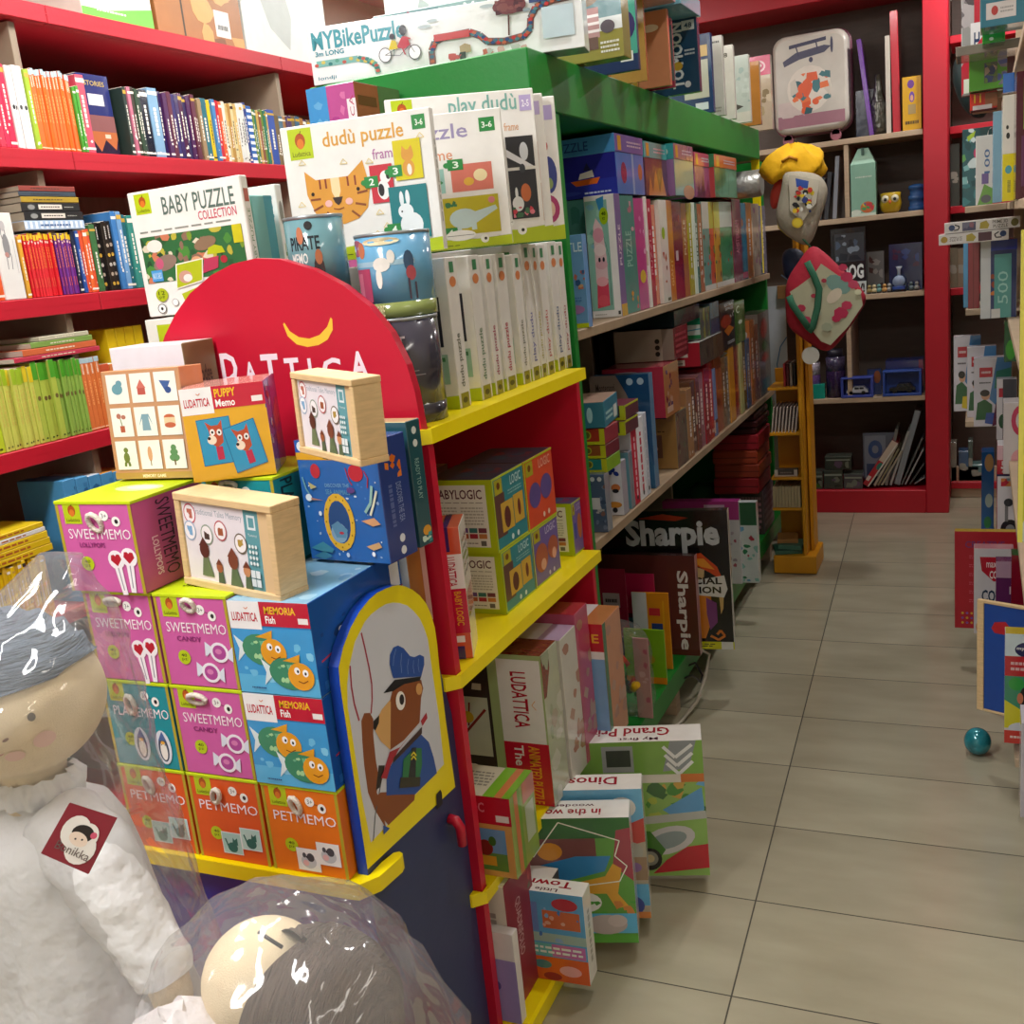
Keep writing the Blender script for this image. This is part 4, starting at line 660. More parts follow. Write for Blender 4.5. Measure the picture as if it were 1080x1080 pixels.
pz_ = L[2]
carton('puzzle_box', 'square white puzzle box with a crowded green jungle picture, left of the red arch', 'puzzle box', (-1.469, 1.62, pz_), (.258, .022, 1.69-pz_), {'*': 'ecebe6', 'R': 'dcd8d0'}, {'F': BPA, 'R': [('t', 'BABY PUZZLE', .35, .3, .7, .75, '6a8a60', 90), ('r', .2, .8, .8, .9, 'b05848')]}, .03, None, ch=.002, ry=math.radians(-.8))
carton('puzzle_box', 'white box with a lime corner under the jungle puzzle, just left of the arch', 'puzzle box', (-1.465, 1.60, ZL1), (.27, .12, pz_-ZL1-.004), {'*': 'e8e8e2', 'F': 'e4e6dc'}, {'F': [('r', .1, .55, .35, .95, 'b4c418'), ('e', .22, .75, .06, .12, 'b05018')]}, .03)
for lab, ya, yb_, ur, c, vT, artR in (('green-spined box directly behind the jungle puzzle', 1.644, 1.668, 266, '2f8a3c', 197, [('s', .1, .1, .9, .9, 9, ['1f6a2c', '6aa848'], .008, 2)]),
        ('pale teal box printed with a small green palm tree behind the jungle puzzle', 1.69, 1.755, 291, '74b2ae', 203, [('r', .6, 0, 1, 1, '4aa0b0'), ('e', .45, .45, .3, .08, '2f8a48', .4), ('e', .35, .52, .25, .07, '2f9a50', -.5), ('e', .3, .38, .2, .08, 'b86a38'), ('e', .5, .3, .35, .08, 'a88048')]),
        ('white box lettered in teal and green, nearest the pirate tube', 1.80, 1.822, 303, 'dcdcd4', 193, [('t', 'PUZZLE', .35, .3, .75, .75, '6a9a38', 90, .01), ('e', .5, .88, .3, .05, '8a8a80')])):
    xr = xAt(ur, yb_, 1.6); zt = onY(ur-8, vT, ya)[2]
    carton('puzzle_box', lab, 'puzzle box', (xr-.2, ya, ZL1), (.2, yb_-ya-.001, zt-ZL1), {'*': c, 'F': 'eceae6' if c == 'dcdcd4' else c}, {'R': artR, 'F': [('t', 'PUZZLE', .4, .86, .95, .95, '5aa0b0', 0, .01)] if c == 'dcdcd4' else []}, 0, None, ch=.0015)
# long shrink-wrapped pack behind, against the green gondola end
L, yw, wd = seat((326, 128), (372, 124), 1.80)
z0 = 1.236; p = onY(322, 92, 2.05); q = xAt(374, 2.05, 1.87)
carton('game_box', 'shrink-wrapped blue and pink game box below the long bike puzzle', 'game box', (p[0], 2.05, z0), (q-p[0], .195, onY(374, 85, 2.05)[2]-z0), {'*': 'c05a9a', 'T': 'd8a8c0', 'R': '9a5038'}, {'F': [('r', 0, 0, .42, 1, '4a9ad8'), ('r', .82, .7, 1, .95, 'f0e8ec'), ('t', 'LUDATTICA', .87, .7, .96, .96, 'b04868', 90), ('s', .05, .8, .38, .98, 5, ['6ab0e0'], .01, 2), ('s', .45, .8, .8, .98, 6, ['d87ab0', 'b04890'], .01, 3)], 'R': [('r', .5, 0, 1, 1, '5a7048'), ('r', .05, .85, .45, .89, '6a3424'), ('r', .05, .93, .45, .96, '6a3424')], 'T': [('r', 0, 0, .4, 1, '7ab8e0')]}, .0, None, GLOSS)
# ---- ledge 2
def lime_cube(label, y0, y1, z, h, front, rc_, art, group='lime-edged cube puzzles on the middle ledge'):
    F_ = [('r', -.0, 0, 1, 1, 'b2c41c'), ('r', .05, .08, .9, .93, 'e8e6e0')] + [('t', 'BABYLOGIC', .12, .74, .84, .87, '5a2838', 0, .015), ('k', .1, .68, .86, .7, 1, '8a8480'), ('k', .5, .38, .84, .64, 6, 'b8b4ae'), ('k', .1, .38, .44, .64, 6, 'b8b4ae')]
    for i in range(4):
        for j in range(2): F_.append(('r', .32+.14*i, .2+.08*j, .44+.14*i, .265+.08*j, ('8a3a5a', '4a6a70', 'b05838', '6a4a8a', 'a82840', '3a7a7a', 'c88048', '7a3a4a')[i*2+j]))
    F_ += [('r', .76, .1, .84, .17, '6a6860'), ('k', .4, .12, .72, .15, 1, '8a8480')]
    return carton('cube_puzzle_box', label, 'puzzle box', (-1.04, y0+.001, z), (.15, y1-y0-.002, h), {'*': 'b2c41c', 'R': rc_, 'T': '5a4858'}, {'F': F_ if front else [], 'R': [('r', 0, 0, 1, .03, 'b2c41c'), ('r', 0, .97, 1, 1, 'b2c41c'), ('r', 0, 0, .03, 1, 'b2c41c'), ('r', .06, .76, .3, .96, 'a8a020'), ('e', .18, .87, .05, .05, '6a3a10')]+art, 'T': [('r', .0, 0, .97, .92, '4a4868'), ('s', .3, .2, .95, .8, 8, ['8a3a48', '3a5a7a', '6a3a5a'], .02, 3)]}, 0, group)
tq = [('r', .03, .18, .34, .76, '5a3a34'), ('r', .2, .22, .58, .62, 'c8a038'), ('r', .6, .24, .92, .64, 'c8a038'), ('e', .38, .4, .1, .15, '5a2a24'), ('e', .77, .44, .05, .12, '6a2a20'), ('t', 'LOGIC', .55, .8, .9, .93, 'b8d8d8', 0, .015), ('k', .45, .68, .9, .76, 2, '8ab8b8'), ('o', .48, .1, .04, .04, 'c8dcdc'), ('o', .66, .1, .04, .04, 'c8dcdc')]
oq = [('t', 'LOGIC', .5, .8, .9, .93, 'e8a890', 0, .015), ('e', .3, .46, .2, .18, '5a4a88'), ('e', .7, .5, .2, .18, '5a4a88'), ('o', .55, .12, .04, .04, 'e8c8b0'), ('o', .72, .12, .04, .04, 'e8c8b0')]
pq = [('t', 'LOGIC', .5, .8, .9, .93, 'c0b8d8', 0, .015), ('e', .3, .45, .24, .25, 'a8583c'), ('e', .75, .5, .2, .2, 'a8583c'), ('e', .35, .32, .1, .1, 'd8a088'), ('e', .78, .38, .08, .1, 'd8a088'), ('o', .55, .1, .04, .04, 'c8c0dc'), ('o', .72, .1, .04, .04, 'c8c0dc')]
sq = [('t', 'LOGIC', .45, .8, .9, .93, 'b8b0d0', 0, .015), ('e', .7, .5, .22, .24, 'b8703c'), ('r', .15, .3, .35, .6, '3a4a9a')]
lime_cube('lime-edged cube with a teal picture face, lower left of the middle ledge', 1.86, 2.022, ZL2, .133, 1, '2a7f88', tq)
lime_cube('lime-edged cube with a teal picture face, resting on top of its twin', 1.852, 2.014, .9235, .153, 1, '2a7f88', tq)
lime_cube('purple cube puzzle with orange animals, under the red one', 2.024, 2.18, ZL2, .13, 0, '6a5a98', pq)
lime_cube('bright red-orange cube puzzle with two blue shapes, top right of the pile', 2.016, 2.185, .9205, .156, 0, 'd04a28', oq)
lime_cube('lime-edged cube with a violet face standing alone at the far end of the middle ledge', 2.275, 2.343-.001, ZL2-.0, .13, 1, '6f62a4', sq)
p = onY(458, 560, 1.62)
carton('game_box', 'slim orange and crimson boxed game standing edge-on at the near end of the middle ledge', 'game box', (-.9, 1.612, ZL2), (.047, .1, 1.042-ZL2), {'*': 'd85a38', 'R': 'd8d0c8', 'T': 'd06a50'}, {'F': [('r', .3, .82, .55, 1, '3a2a6a'), ('r', 0, .54, 1, .8, 'f0ecec'), ('t', 'LUDATTICA', .35, .56, .7, .78, 'b81838', -90, .02), ('r', 0, .2, 1, .54, 'c8183c'), ('t', 'BABY LOGIC', .52, .26, .8, .52, 'e8a830', -90, .02), ('t', 'Mami & Puppies', .2, .23, .42, .52, 'f0e8ec', -90, .02), ('r', .25, .13, .75, .18, 'f0ecec'), ('r', .4, 0, .7, .1, '3a2a6a')], 'T': [('r', .3, 0, .55, 1, '3a2a6a')], 'R': [('r', .1, .3, .9, .5, 'a85a60'), ('k', .1, .6, .9, .9, 5, '9a9a98')]}, .36, None, GLOSS)
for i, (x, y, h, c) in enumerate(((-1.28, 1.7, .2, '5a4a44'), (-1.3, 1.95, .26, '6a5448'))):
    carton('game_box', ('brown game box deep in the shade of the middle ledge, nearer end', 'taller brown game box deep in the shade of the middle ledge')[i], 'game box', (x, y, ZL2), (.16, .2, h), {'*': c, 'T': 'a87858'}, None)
# ---- ledge 3
y1a, y1b = 1.907, 2.0
AN = [('r', 0, 0, 1, 1, 'a8bc84'), ('r', .0, .05, .66, .92, '3a3430'), ('s', .02, .1, .64, .9, 30, ['5a4a40', 'a04848', '3a4a38', 'c8c0b0'], .012, 7), ('r', .45, .3, .64, .7, 'c8ccb8'), ('l', [(.45, .42), (.62, .62)], .006, '8a3028'), ('l', [(.5, .5), (.52, .66)], .004, '8a3028'), ('e', .35, .72, .1, .09, 'a84858'), ('e', .33, .73, .015, .015, '222'), ('e', .5, .16, .09, .08, 'e4e0dc'), ('e', .5, .56, .04, .04, 'c8a828'), ('r', .72, .42, .99, .97, 'eeecee'), ('r', .72, .0, 1, .42, 'c81c38')]+lw(.72, .46, .99, .95, 'b01830', None, -90)+[('t', 'ANIMATED PUZZLE', .87, .01, .94, .4, 'e8a030', -90, .02), ('t', 'The', .78, .26, .84, .4, 'f0e8ec', -90, .02)]
WRAP = [('s', 0, 0, 1, 1, 16, ['b8bca0', '9aa488', 'c8c8b8', 'a8a08c'], .02, 5)]
carton('game_box', 'large wrapped box with forest picture and red and white vertical band on the lower ledge', 'game box', (-1.2, y1a-.035, ZL3), (.37, y1b-y1a, .345), {'*': 'b0b89c', 'T': '7a3a30', 'R': 'b4b8a0'}, {'F': AN, 'R': [('p', [(0, 1), (.45, 1), (.45, .88), (.15, .72), (0, .72)], '7a3428')]+WRAP, 'T': [('r', .3, 0, .6, 1, 'a85078'), ('r', 0, 0, .3, 1, '5a4438')]}, 0, None, GLOSS, rx=0)
bs = [('large wrapped game box with a lilac and white top, second on the lower ledge', 2.002, 2.1, .342, 'c8c4bc', 'b8a0c0', None), ('rose-edged game box between the lilac and the sky blue one on the lower ledge', 2.101, 2.185, .365, 'b04868', 'a82840', None), ('large salmon-sided game box with a green corner, last on the lower ledge', 2.19, 2.325, .31, 'c08060', 'b87848', 1)]
for lab, y0, y1, h, rc_, tc_, fr_ in bs:
    carton('game_box', lab, 'game box', (-1.175+(.03 if fr_ else 0), y0-.03, ZL3), (.35, y1-y0-.002, h), {'*': rc_, 'T': tc_}, {'R': [('s', 0, 0, 1, 1, 14, [rc_, 'b08878', 'a87868'], .02, 4)]+([('r', 0, 0, .16, 1, '2a6a48')] if fr_ else []), 'F': ([('r', 0, .78, 1, 1, 'c01c30'), ('r', .8, .72, 1, .78, 'e8e4e8'), ('r', 0, 0, 1, .72, '7aa8d8'), ('t', 'E', .92, .85, .97, .92, 'e8b030', 0, .02)] if fr_ else []), 'T': [('r', .6, 0, .85, 1, 'd8d4d8')] if h < .345 else [('r', .5, 0, .7, 1, '2a6a48' if fr_ else 'c05868')]}, 0, 'large wrapped game boxes filed on the lower ledge', GLOSS)
p = onY(499, 838, 1.6)
carton('game_box', 'small wrapped red and orange game box with green stripes, near end of the lower ledge', 'game box', (-.962, 1.6, ZL3), (.16, .115, .17), {'*': '7a9a3c', 'F': 'd8a058', 'T': 'c8c0a8', 'R': '8aa048'}, {'F': [('r', 0, .66, 1, 1, 'c01c30'), ('t', 'LOGIC', .3, .8, .66, .92, 'e08090', 0, .02), ('r', .8, .7, .97, .78, 'e8e4e4'), ('r', .45, .08, .9, .6, '6a9ac8'), ('r', .45, .08, .9, .3, '5a8a40'), ('e', .62, .36, .1, .1, '8a2c24'), ('e', .72, .45, .05, .06, '3a6a2c'), ('r', .5, .14, .75, .26, 'd8a030')], 'R': [('r', .15, 0, .3, 1, 'c87848'), ('r', .3, 0, .42, 1, '6a9a38'), ('r', .5, .75, 1, 1, 'c07058'), ('r', .55, .25, .9, .7, 'b8c0a8')], 'T': [('k', .1, .3, .6, .8, 5, '8a8478'), ('r', .65, 0, .8, 1, '7ab030'), ('r', .8, 0, .9, 1, 'c87848'), ('r', .9, 0, 1, 1, '7ab030')]}, 0, None, GLOSS)
# ---- ledge 4: fanned wooden puzzle boxes sticking out over the aisle floor
def fan(label, pxr_t, pr, d, wd, title, t2, fart, rz, ct='eceae6', zb=.046):
    P = onZ(*pr, zb); X_, Y_ = P[0], P[1]; zt = CAM[2]+0; h = onX(pxr_t[0], pxr_t[1], X_)[2]-zb
    c, s_ = math.cos(rz), math.sin(rz)
    return carton('puzzle_box', label, 'puzzle box', (X_-wd*c, Y_-wd*s_, zb), (wd, d, h), {'*': 'e4e2de', 'F': '8ab060', 'T': ct}, {'F': fart, 'T': [('t', title, *t2[0], 'a02030', 180, .02)]+([('t', t2[1], *t2[2], '5a2038', 180, .01)] if len(t2) > 1 else []), 'R': [('k', .3, .2, .7, .8, 1, 'b0b0a8')]}, rz, 'wooden puzzle boxes standing on the bottom ledge', GLOSS)
gp = [('r', 0, 0, 1, 1, '8ab45c'), ('r', 0, .76, 1, 1, '7aa848'), ('r', .3, .78, .52, .97, '9aa0a0'), ('r', .33, .82, .5, .94, '3a4038'), ('p', [(.72, .78), (.9, .8), (.96, 1), (.78, 1)], '8a929a')]
for i in range(3): gp.append(('l', [(.73+.01*i, .96-.06*i), (.81+.01*i, .88-.06*i), (.93, .97-.06*i)], .008, 'e0e4e8'))
gp += [('r', .3, .7, 1, .76, 'd8d4cc'), ('r', .84, .7, 1, .76, 'c8702c'), ('s', .3, .45, 1, .7, 26, ['4a8a3a', 'a8b848', '6aa8d0', '3a6a38', 'c8a048'], .014, 6), ('p', [(.7, .5), (.98, .66), (.99, .5), (.78, .44)], '5a9ad0'), ('l', [(.3, .55), (.55, .42), (1, .46)], .02, 'b0b4b0'), ('e', .72, .27, .2, .1, 'c8c8cc', .3), ('e', .72, .27, .14, .06, '8a9aa0', .3),
   ('p', [(.6, .02), (1, .06), (1, .24), (.85, .22), (.7, .12)], 'b82030'), ('p', [(.25, .05), (.3, .3), (.42, .36), (.6, .34), (.7, .2), (.6, .06)], '3f7a28'), ('e', .42, .25, .09, .06, '6a8a78'), ('e', .41, .25, .04, .045, 'b07848'), ('o', .58, .13, .085, .085, '1c1c1c'), ('o', .585, .135, .055, .055, '8a8880'), ('o', .585, .135, .03, .03, 'c8b890')]
fan('white-topped track puzzle box with a green racing car, farthest out over the tiles', (737, 786), (749, 923), .085, .33, 'Grand Prix', ((.2, .35, .78, .85), 'My first', (.42, .08, .7, .3)), gp, .27)
dn = [('r', 0, 0, 1, 1, 'b0a898'), ('r', 0, .7, 1, 1, '6ab0dc'), ('e', .85, .86, .1, .08, 'e8e8e8'), ('p', [(.7, .66), (1, .78), (1, .6), (.8, .55)], 'c03c38'), ('e', .88, .52, .1, .08, 'a8a8a0'), ('r', .6, .3, 1, .48, '9a8068'), ('e', .9, .4, .06, .04, '8a68a0'), ('r', .6, .1, 1, .27, '5aa8d8'), ('e', .86, .1, .1, .08, '3a4a9a'), ('r', .6, 0, 1, .05, 'd88848'), ('s', 0, 0, .6, .7, 30, ['8a9a58', 'b0a068', '6a8a9a'], .014, 3)]
fan('white-topped dinosaur puzzle box between the track puzzle and the jungle one', (675, 834), (687, 968), .07, .3, 'Dinos', ((.46, .3, .82, .8),), dn, .27)
wd_ = [('r', 0, 0, 1, 1, '5a9a3c'), ('r', 0, .62, .75, .9, '7a4a4a'), ('r', .35, .84, 1, 1, '2a6a30'), ('p', [(.9, .9), (1, .92), (1, .5), (.86, .62)], '9a3a4a'), ('p', [(.3, .62), (.6, .7), (.85, .7), (.8, .58), (.5, .5), (.35, .54)], '2f86c8'), ('e', .42, .74, .09, .07, 'd8902c'), ('p', [(.55, .48), (.8, .54), (.86, .64), (.92, .6), (.88, .4), (.95, .3), (.86, .28), (.8, .4), (.6, .4)], 'd8a030'), ('e', .64, .33, .12, .08, 'e8e8e8'), ('e', .6, .36, .03, .03, '333'), ('s', .45, .2, 1, .34, 10, ['4a9a38', 'c88038'], .014, 9), ('r', .45, .08, 1, .24, '58b0dc'), ('e', .78, .15, .15, .08, 'b8acac'), ('e', .86, .18, .07, .05, 'c8bcbc'), ('r', .4, 0, 1, .07, '5aa83c'), ('l', [(.3, .7), (.5, .97), (.92, .82), (.88, .7), (.96, .62), (.9, .5), (.6, .46)], .0025, 'e8ece0'), ('r', 0, 0, .4, .5, '4a3a34')]
fan('white-topped jungle animal puzzle box with a giraffe and a cow, in front of the dinosaurs', (663, 862), (674, 994), .075, .3, 'in the woods', ((.25, .15, .8, .5), 'wooden puzzle', (.2, .6, .75, .82)), wd_, .27)
lt = [('r', 0, 0, 1, 1, '5aa4d4'), ('r', .1, .55, .5, .88, '6a8ac8'), ('r', .55, .6, .95, .8, 'c86a40'), ('e', .8, .88, .14, .07, 'b83040'), ('r', 0, .44, 1, .54, '9ab8b0'), ('r', .25, .28, .62, .42, '6abcb8'), ('r', .62, .28, .98, .42, 'c070b0'), ('k', .3, .3, .95, .4, 2, 'e0ece8'), ('r', .2, 0, 1, .27, 'd8602c'), ('e', .8, .13, .12, .06, 'e8a8a8'), ('e', .6, .05, .1, .045, '9a2030'), ('e', .5, .18, .1, .05, '4a8a90'), ('s', .1, .45, .95, .95, 18, ['4a7ab8', '88b0d8', 'd8a890'], .006, 3)]
fan('small town puzzle box with houses and an orange street, nearest of the fanned boxes', (614, 946), (623, 1040), .05, .2, 'Town', ((.35, .4, .85, .85), 'Little', (.48, .08, .72, .3)), lt, .05)
# maroon boxes in the corner
z0 = onX(537, 1012, -.83)[2]
carton('game_box', 'maroon and cream boxed game leaning edge-out in the corner of the bottom ledge', 'game box', (-1.06, 1.6, ZL4), (.225, .13, .285), {'*': 'd4ccc0', 'R': '8a2434', 'T': 'd8d0c8'}, {'R': [('t', 'QUADRIFOLIO', .3, .35, .5, .8, 'd0a8a8', -90, .01), ('s', .6, .75, .9, .95, 4, ['5a5a38', 'a84040'], .01, 2)], 'F': [('r', .0, 0, .6, .3, '9a90c0'), ('k', .8, .3, .92, .8, 1, '9a9088')]}, 0, None)
carton('game_box', 'white and lilac boxed game with a dark picture side, lowest in the near corner', 'game box', (-1.04, 1.575, .0455), (.225, .024, .2), {'*': 'dcd8d8', 'R': 'd8d4d0'}, {'F': [('r', .0, 0, 1, .7, '9a8cc4'), ('e', .8, .4, .04, .05, '5a4a90')]}, 0, None)
carton('game_box', 'dark boxed building-game with a maroon tab showing its picture side on the bottom ledge', 'game box', (-1.02, 1.7325, .0455), (.205, .09, .19), {'*': 'd8d4d0', 'R': '4a4640'}, {'R': [('s', 0, .2, 1, .8, 24, ['5a5448', '3a3834', '7a7058', '6a3a34'], .012, 5), ('r', 0, .75, .35, 1, '9a2434'), ('r', 0, 0, 1, .14, 'd4d0cc')], 'T': [('r', .5, 0, 1, 1, 'e0dcd8')]}, 0, None)
# ================================================================= books in the left bookcase
BK = ['lowest', 'lower', 'middle', 'upper']
def spine_art(c, R, style):
    h = R.random()
    lt = 'f0e8dc' if sum(lin(c)) < 1.2 else '3a3430'
    if style == 'o': return [('r', 0, .93, 1, 1, 'a8c0c8'), ('k', .25, .78, .75, .92, 1, 'f4d8c0'), ('k', .3, .35, .7, .7, 1, 'f0a060'), ('r', 0, .02, 1, .035, 'f4c8a0')]
    if style == 'r': return [('r', 0, .91, 1, 1, 'e0b828'), ('e', .5, .87, .3, .02, 'f4d0c8'), ('k', .3, .45, .7, .8, 1, 'e88838'), ('k', .3, .15, .7, .3, 1, 'e06848')]
    if style == 'y': return [('r', 0, .8, 1, 1, R.choice(['d8c028', 'e0cc30', '9ab828'])), ('k', .3, .3, .7, .75, 1, 'c8b858'), ('e', .5, .05, .2, .012, '4a4a20')]
    if style == 'g': return [('r', 0, .78, 1, 1, '4a9a28'), ('e', .5, .55, .3, .03, '6a5a30'), ('e', .5, .05, .2, .012, '3a4a20')]
    if style == 'w': return [('e', .5, .5, .3, .03, '3a3a3a'), ('k', .4, .2, .6, .45, 1, 'c8a0a0')]
    if style == 'c': return [('r', 0, k/9, 1, k/9+.055, 'e8ecf4') for k in range(9)]
    if style == 'd': return [('o', .5, .1+.14*k, .028, .028, ('c8a040', 'a89888', 'b8b0a8')[k % 3]) for k in range(5)]+[('k', .35, .75, .65, .95, 1, 'c8c4bc')]
    return [('k', .28, .25+.1*h, .72, .6+.2*h, 1, lt), ('r', 0, .9, 1, .93+.03*h, R.choice([lt, c, 'c8a040'])), ('r', 0, .04, 1, .07, R.choice([lt, c])), ('s', .1, .05, .9, .3, 3, [lt, c], .004, int(h*99))]
CN = {'o': 'orange', 'r': 'red', 'y': 'lime-yellow', 'g': 'green-topped'}
def cname(c):
    r, g, b = [x**(1/2.2) for x in lin(c)]
    mx, mn = max(r, g, b), min(r, g, b)
    if mx-mn < .09: return 'black' if mx < .25 else 'dark grey' if mx < .45 else 'grey' if mx < .72 else 'white'
    d = 'dark ' if mx < .42 else 'pale ' if mn > .6 else ''
    if r >= g >= b and .09 <= (mx-mn)/mx < .3: return ('pale ' if mx > .75 else 'dark ' if mx < .45 else '')+'beige'
    if mx == r:
        if g > .78*r: k = 'yellow'
        elif g > .5*r: k = 'orange' if mx > .6 else 'brown'
        elif b > .55*r: k = 'pink' if mx > .5 else 'wine-red'
        else: k = 'red'
    elif mx == g: k = 'lime' if r > .75*g else 'green' if b < .8*g else 'teal'
    else: k = 'purple' if r > .6*b and g < .7*b else 'teal' if g > .85*b else 'blue'
    return d+k
def book_row(z, xr, segs, u0, where, group, depth=.15, name='book', cat='book', seed=1, rec=.01, jit=.004, start=0):
    """segs: (u_end, n, colours, height, style[, lean])"""
    R = random.Random(seed); y = yAt(u0, xr, z); i = start
    for sg in segs:
        ue, n, cs, h = sg[:4]; st = sg[4] if len(sg) > 4 else ''; y1 = yAt(ue, xr, z)
        for k in range(n):
            c = cs[k % len(cs)] if isinstance(cs, list) else cs; ya = y+(y1-y)*k/n; yb = y+(y1-y)*(k+1)/n; hh = h+R.uniform(-jit, jit); rc_ = R.uniform(0, rec)
            o = carton(name, f'{cname(c)} {name.replace("_", " ")} spine, {nth(i)} {where}', cat, (xr-depth-rc_, ya+.0004, z+.0006), (depth, yb-ya-.0008, hh), {'*': c, 'T': 'e8e0d0' if name == 'book' else c, 'K': c}, {'R': spine_art(c, R, st)}, 0, group, GLOSS if R.random() < .5 else CARD)
            i += 1
        y = y1
    return i
GR = 'f07828'
book_row(1.8905, XL-.004, [(14, 4, ['c8324e', 'd83858'], .17), (21, 1, 'd02048', .2), (41, 4, 'e6e2e2', .198, 'w'), (46, 1, '9ab82c', .19), (89, 13, 'ee6a2a', .197, 'o'), (95, 2, '4a9a38', .168), (104, 1, 'c04a60', .205)], -10, 'from the left on the top book shelf', 'books on the top shelf', seed=2)
# lime books lying over the pink ones is one cover standing in front
b0, b1 = yAt(107, XL, 1.89), yAt(141, XL, 1.89)
carton('book', 'dark blue book turned cover outward with an orange sunset, on the top book shelf', 'book', (XL-.10, b0, 1.8906), (.06, b1-b0-.008, .215), {'*': '28306a', 'T': 'e0d8c8'}, {'R': [('r', 0, 0, 1, .5, '8a5a5a'), ('r', .0, 0, 1, .3, 'b86a40'), ('p', [(0, 0), (1, 0), (1, .22), (.9, .08), (.6, .2), (.4, .05), (.2, .18), (0, .1)], '2a2038'), ('r', .25, .62, .75, .76, 'd8d8dc'), ('t', 'STORIES', .2, .86, .85, .92, 'b8a058', 0, .01), ('r', .6, .22, .78, .27, 'e0c8b0')]}, 0, None, GLOSS)
n = book_row(1.8905, XL-.004, [(160, 5, ['2a3a34', 'b86a80', '3a3028', '28402c'], .185), (168, 1, '1c2030', .19), (178, 1, '7aa0c0', .19), (215, 9, ['2c2050', '4a2050', '5a2038', '302868', '3a2a5a', '4a1c40'], .187), (223, 2, ['6a4a38', '9a8060'], .18), (229, 1, '2a6a78', .19), (246, 5, ['e0c020', '3a78b0', 'c02838', 'e05828', 'e8e0d0'], .182), (258, 4, ['c8a868', 'b08848', 'd8c898'], .18), (267, 3, 'dcdcd8', .185), (270, 1, '283880', .19), (275, 1, '3a6ab0', .185, 'c'), (290, 7, ['6a8a40', '3a7a68', 'b89850', '8a5a48'], .172), (297, 1, '3450a0', .178), (335, 9, ['7a6a50', '4a6a80', 'a87848', '58486a'], .165)], 143, 'right of the sunset cover on the top book shelf', 'books on the top shelf', seed=5)
n = book_row(1.5235, XL-.004, [(9, 3, ['e06030', 'd85028'], .19)], -12, 'from the left on the middle book shelf', 'books on the middle shelf', seed=3)
b0, b1 = yAt(9, XL, 1.523), yAt(31, XL, 1.523)
carton('book', 'tall white book with a pencil-drawn figure, left on the middle book shelf', 'book', (XL-.06, b0, 1.524), (.055, b1-b0-.002, .21), {'*': 'dedcd8'}, {'R': [('l', [(.4, .35), (.45, .6), (.35, .75), (.4, .9), (.55, .85), (.55, .65), (.65, .5), (.6, .35)], .002, '6a6a70'), ('e', .48, .85, .12, .06, 'b8b4b4'), ('e', .5, .62, .16, .14, '8a8a8c'), ('e', .45, .52, .1, .03, 'b88880'), ('l', [(.85, .3), (.85, .7)], .001, '9a9a9a')]}, 0)
book_row(1.5235, XL-.004, [(35, 1, 'd8a038', .155), (70, 13, 'd62430', .158, 'r'), (88, 7, ['6a2a8a', '7a2c78'], .156, 'r'), (95, 2, ['1c2440', '28509a'], .165), (107, 3, ['d8502c', 'e06838'], .165), (113, 1, '3a6a3c', .178), (131, 3, ['1e1c1e', '2a2420', '1e2024'], .185, 'd'), (141, 2, ['3a78b8', '6a98c8'], .215), (153, 2, ['2a6a78', '3a8a80'], .205), (205, 8, ['2a5048', '4a5a38', '303a5a', '6a4838'], .2)], 31, 'right of the pencil-drawn book on the middle book shelf', 'books on the middle shelf', seed=4)
# flat stack above the red spines
ya, yb = yAt(28, XL, 1.70), yAt(91, XL, 1.70); z = 1.523+.168
for i, (c, t_, lab, st) in enumerate((('a8c0dc', .024, 'blue and white checked book, lowest of the flat stack above the red spines', 'c'), ('1e1c1e', .022, 'black book with a pale title pill, second from the bottom of the flat stack', 'p'), ('201e20', .022, 'black book with a pale title pill, third from the bottom of the flat stack', 'p'), ('a88a28', .015, 'mustard book in the flat stack above the two black ones', ''), ('3a4450', .013, 'slate book near the top of the flat stack over the red spines', ''), ('8a3c34', .014, 'brick-red book on top of the flat stack over the red spines', ''))):
    ar = [('r', k/12, .15, k/12+.04, .9, 'e8ecf4') for k in range(12)]+[('k', .25, .3, .75, .7, 1, '4a6a9a')] if st == 'c' else [('r', .28, .25, .68, .8, 'd8cfc4'), ('k', .32, .4, .64, .65, 1, '2a2420'), ('e', .16, .5, .06, .3, '8a8a88'), ('k', .72, .4, .88, .6, 1, 'a8a8a0')] if st == 'p' else [('k', .2, .35, .7, .65, 1, '3a3430')]
    carton('book', lab, 'book', (XL-.165, ya+.004*(i % 2), z), (.16, yb-ya-.006*i/2, t_-.0008), {'*': c, 'F': 'a89c88', 'K': 'a89c88'}, {'R': ar}, 0, 'flat stack of books on the middle shelf'); z += t_
book_row(1.1575, XL-.004, [(9, 2, 'b8cc30', .2, 'y'), (50, 9, 'c4c85a', .2, 'y'), (72, 4, 'a8b848', .205, 'g'), (98, 8, '8aac4a', .2, 'g'), (118, 4, 'd8743c', .198, 'o'), (150, 3, ['c85838', 'd88048', '8a5a40'], .17)], -10, 'from the left on the lower book shelf', 'books on the lower shelf', seed=6)
z = 1.157+.212
ya, yb = yAt(18, XL, 1.36), yAt(108, XL, 1.36)
for i, (c, t_) in enumerate((('b8344a', .013), ('c8643a', .017), ('7a9a4a', .015), ('b8b49c', .012))):
    carton('book', f'{cname(c)} book lying flat, {("lowest","second","third","highest")[i]} of the flat pile above the lime spines', 'book', (XL-.165, ya+.03*i, z), (.16, yb-ya-.03*i-.01*i, t_-.0008), {'*': c, 'F': 'b8b0a0'}, {'R': [('k', .3, .3, .7, .7, 1, 'e0d8c0')]}, 0, 'flat pile of books on the lower shelf'); z += t_
y = yAt(110, XL, 1.4); 
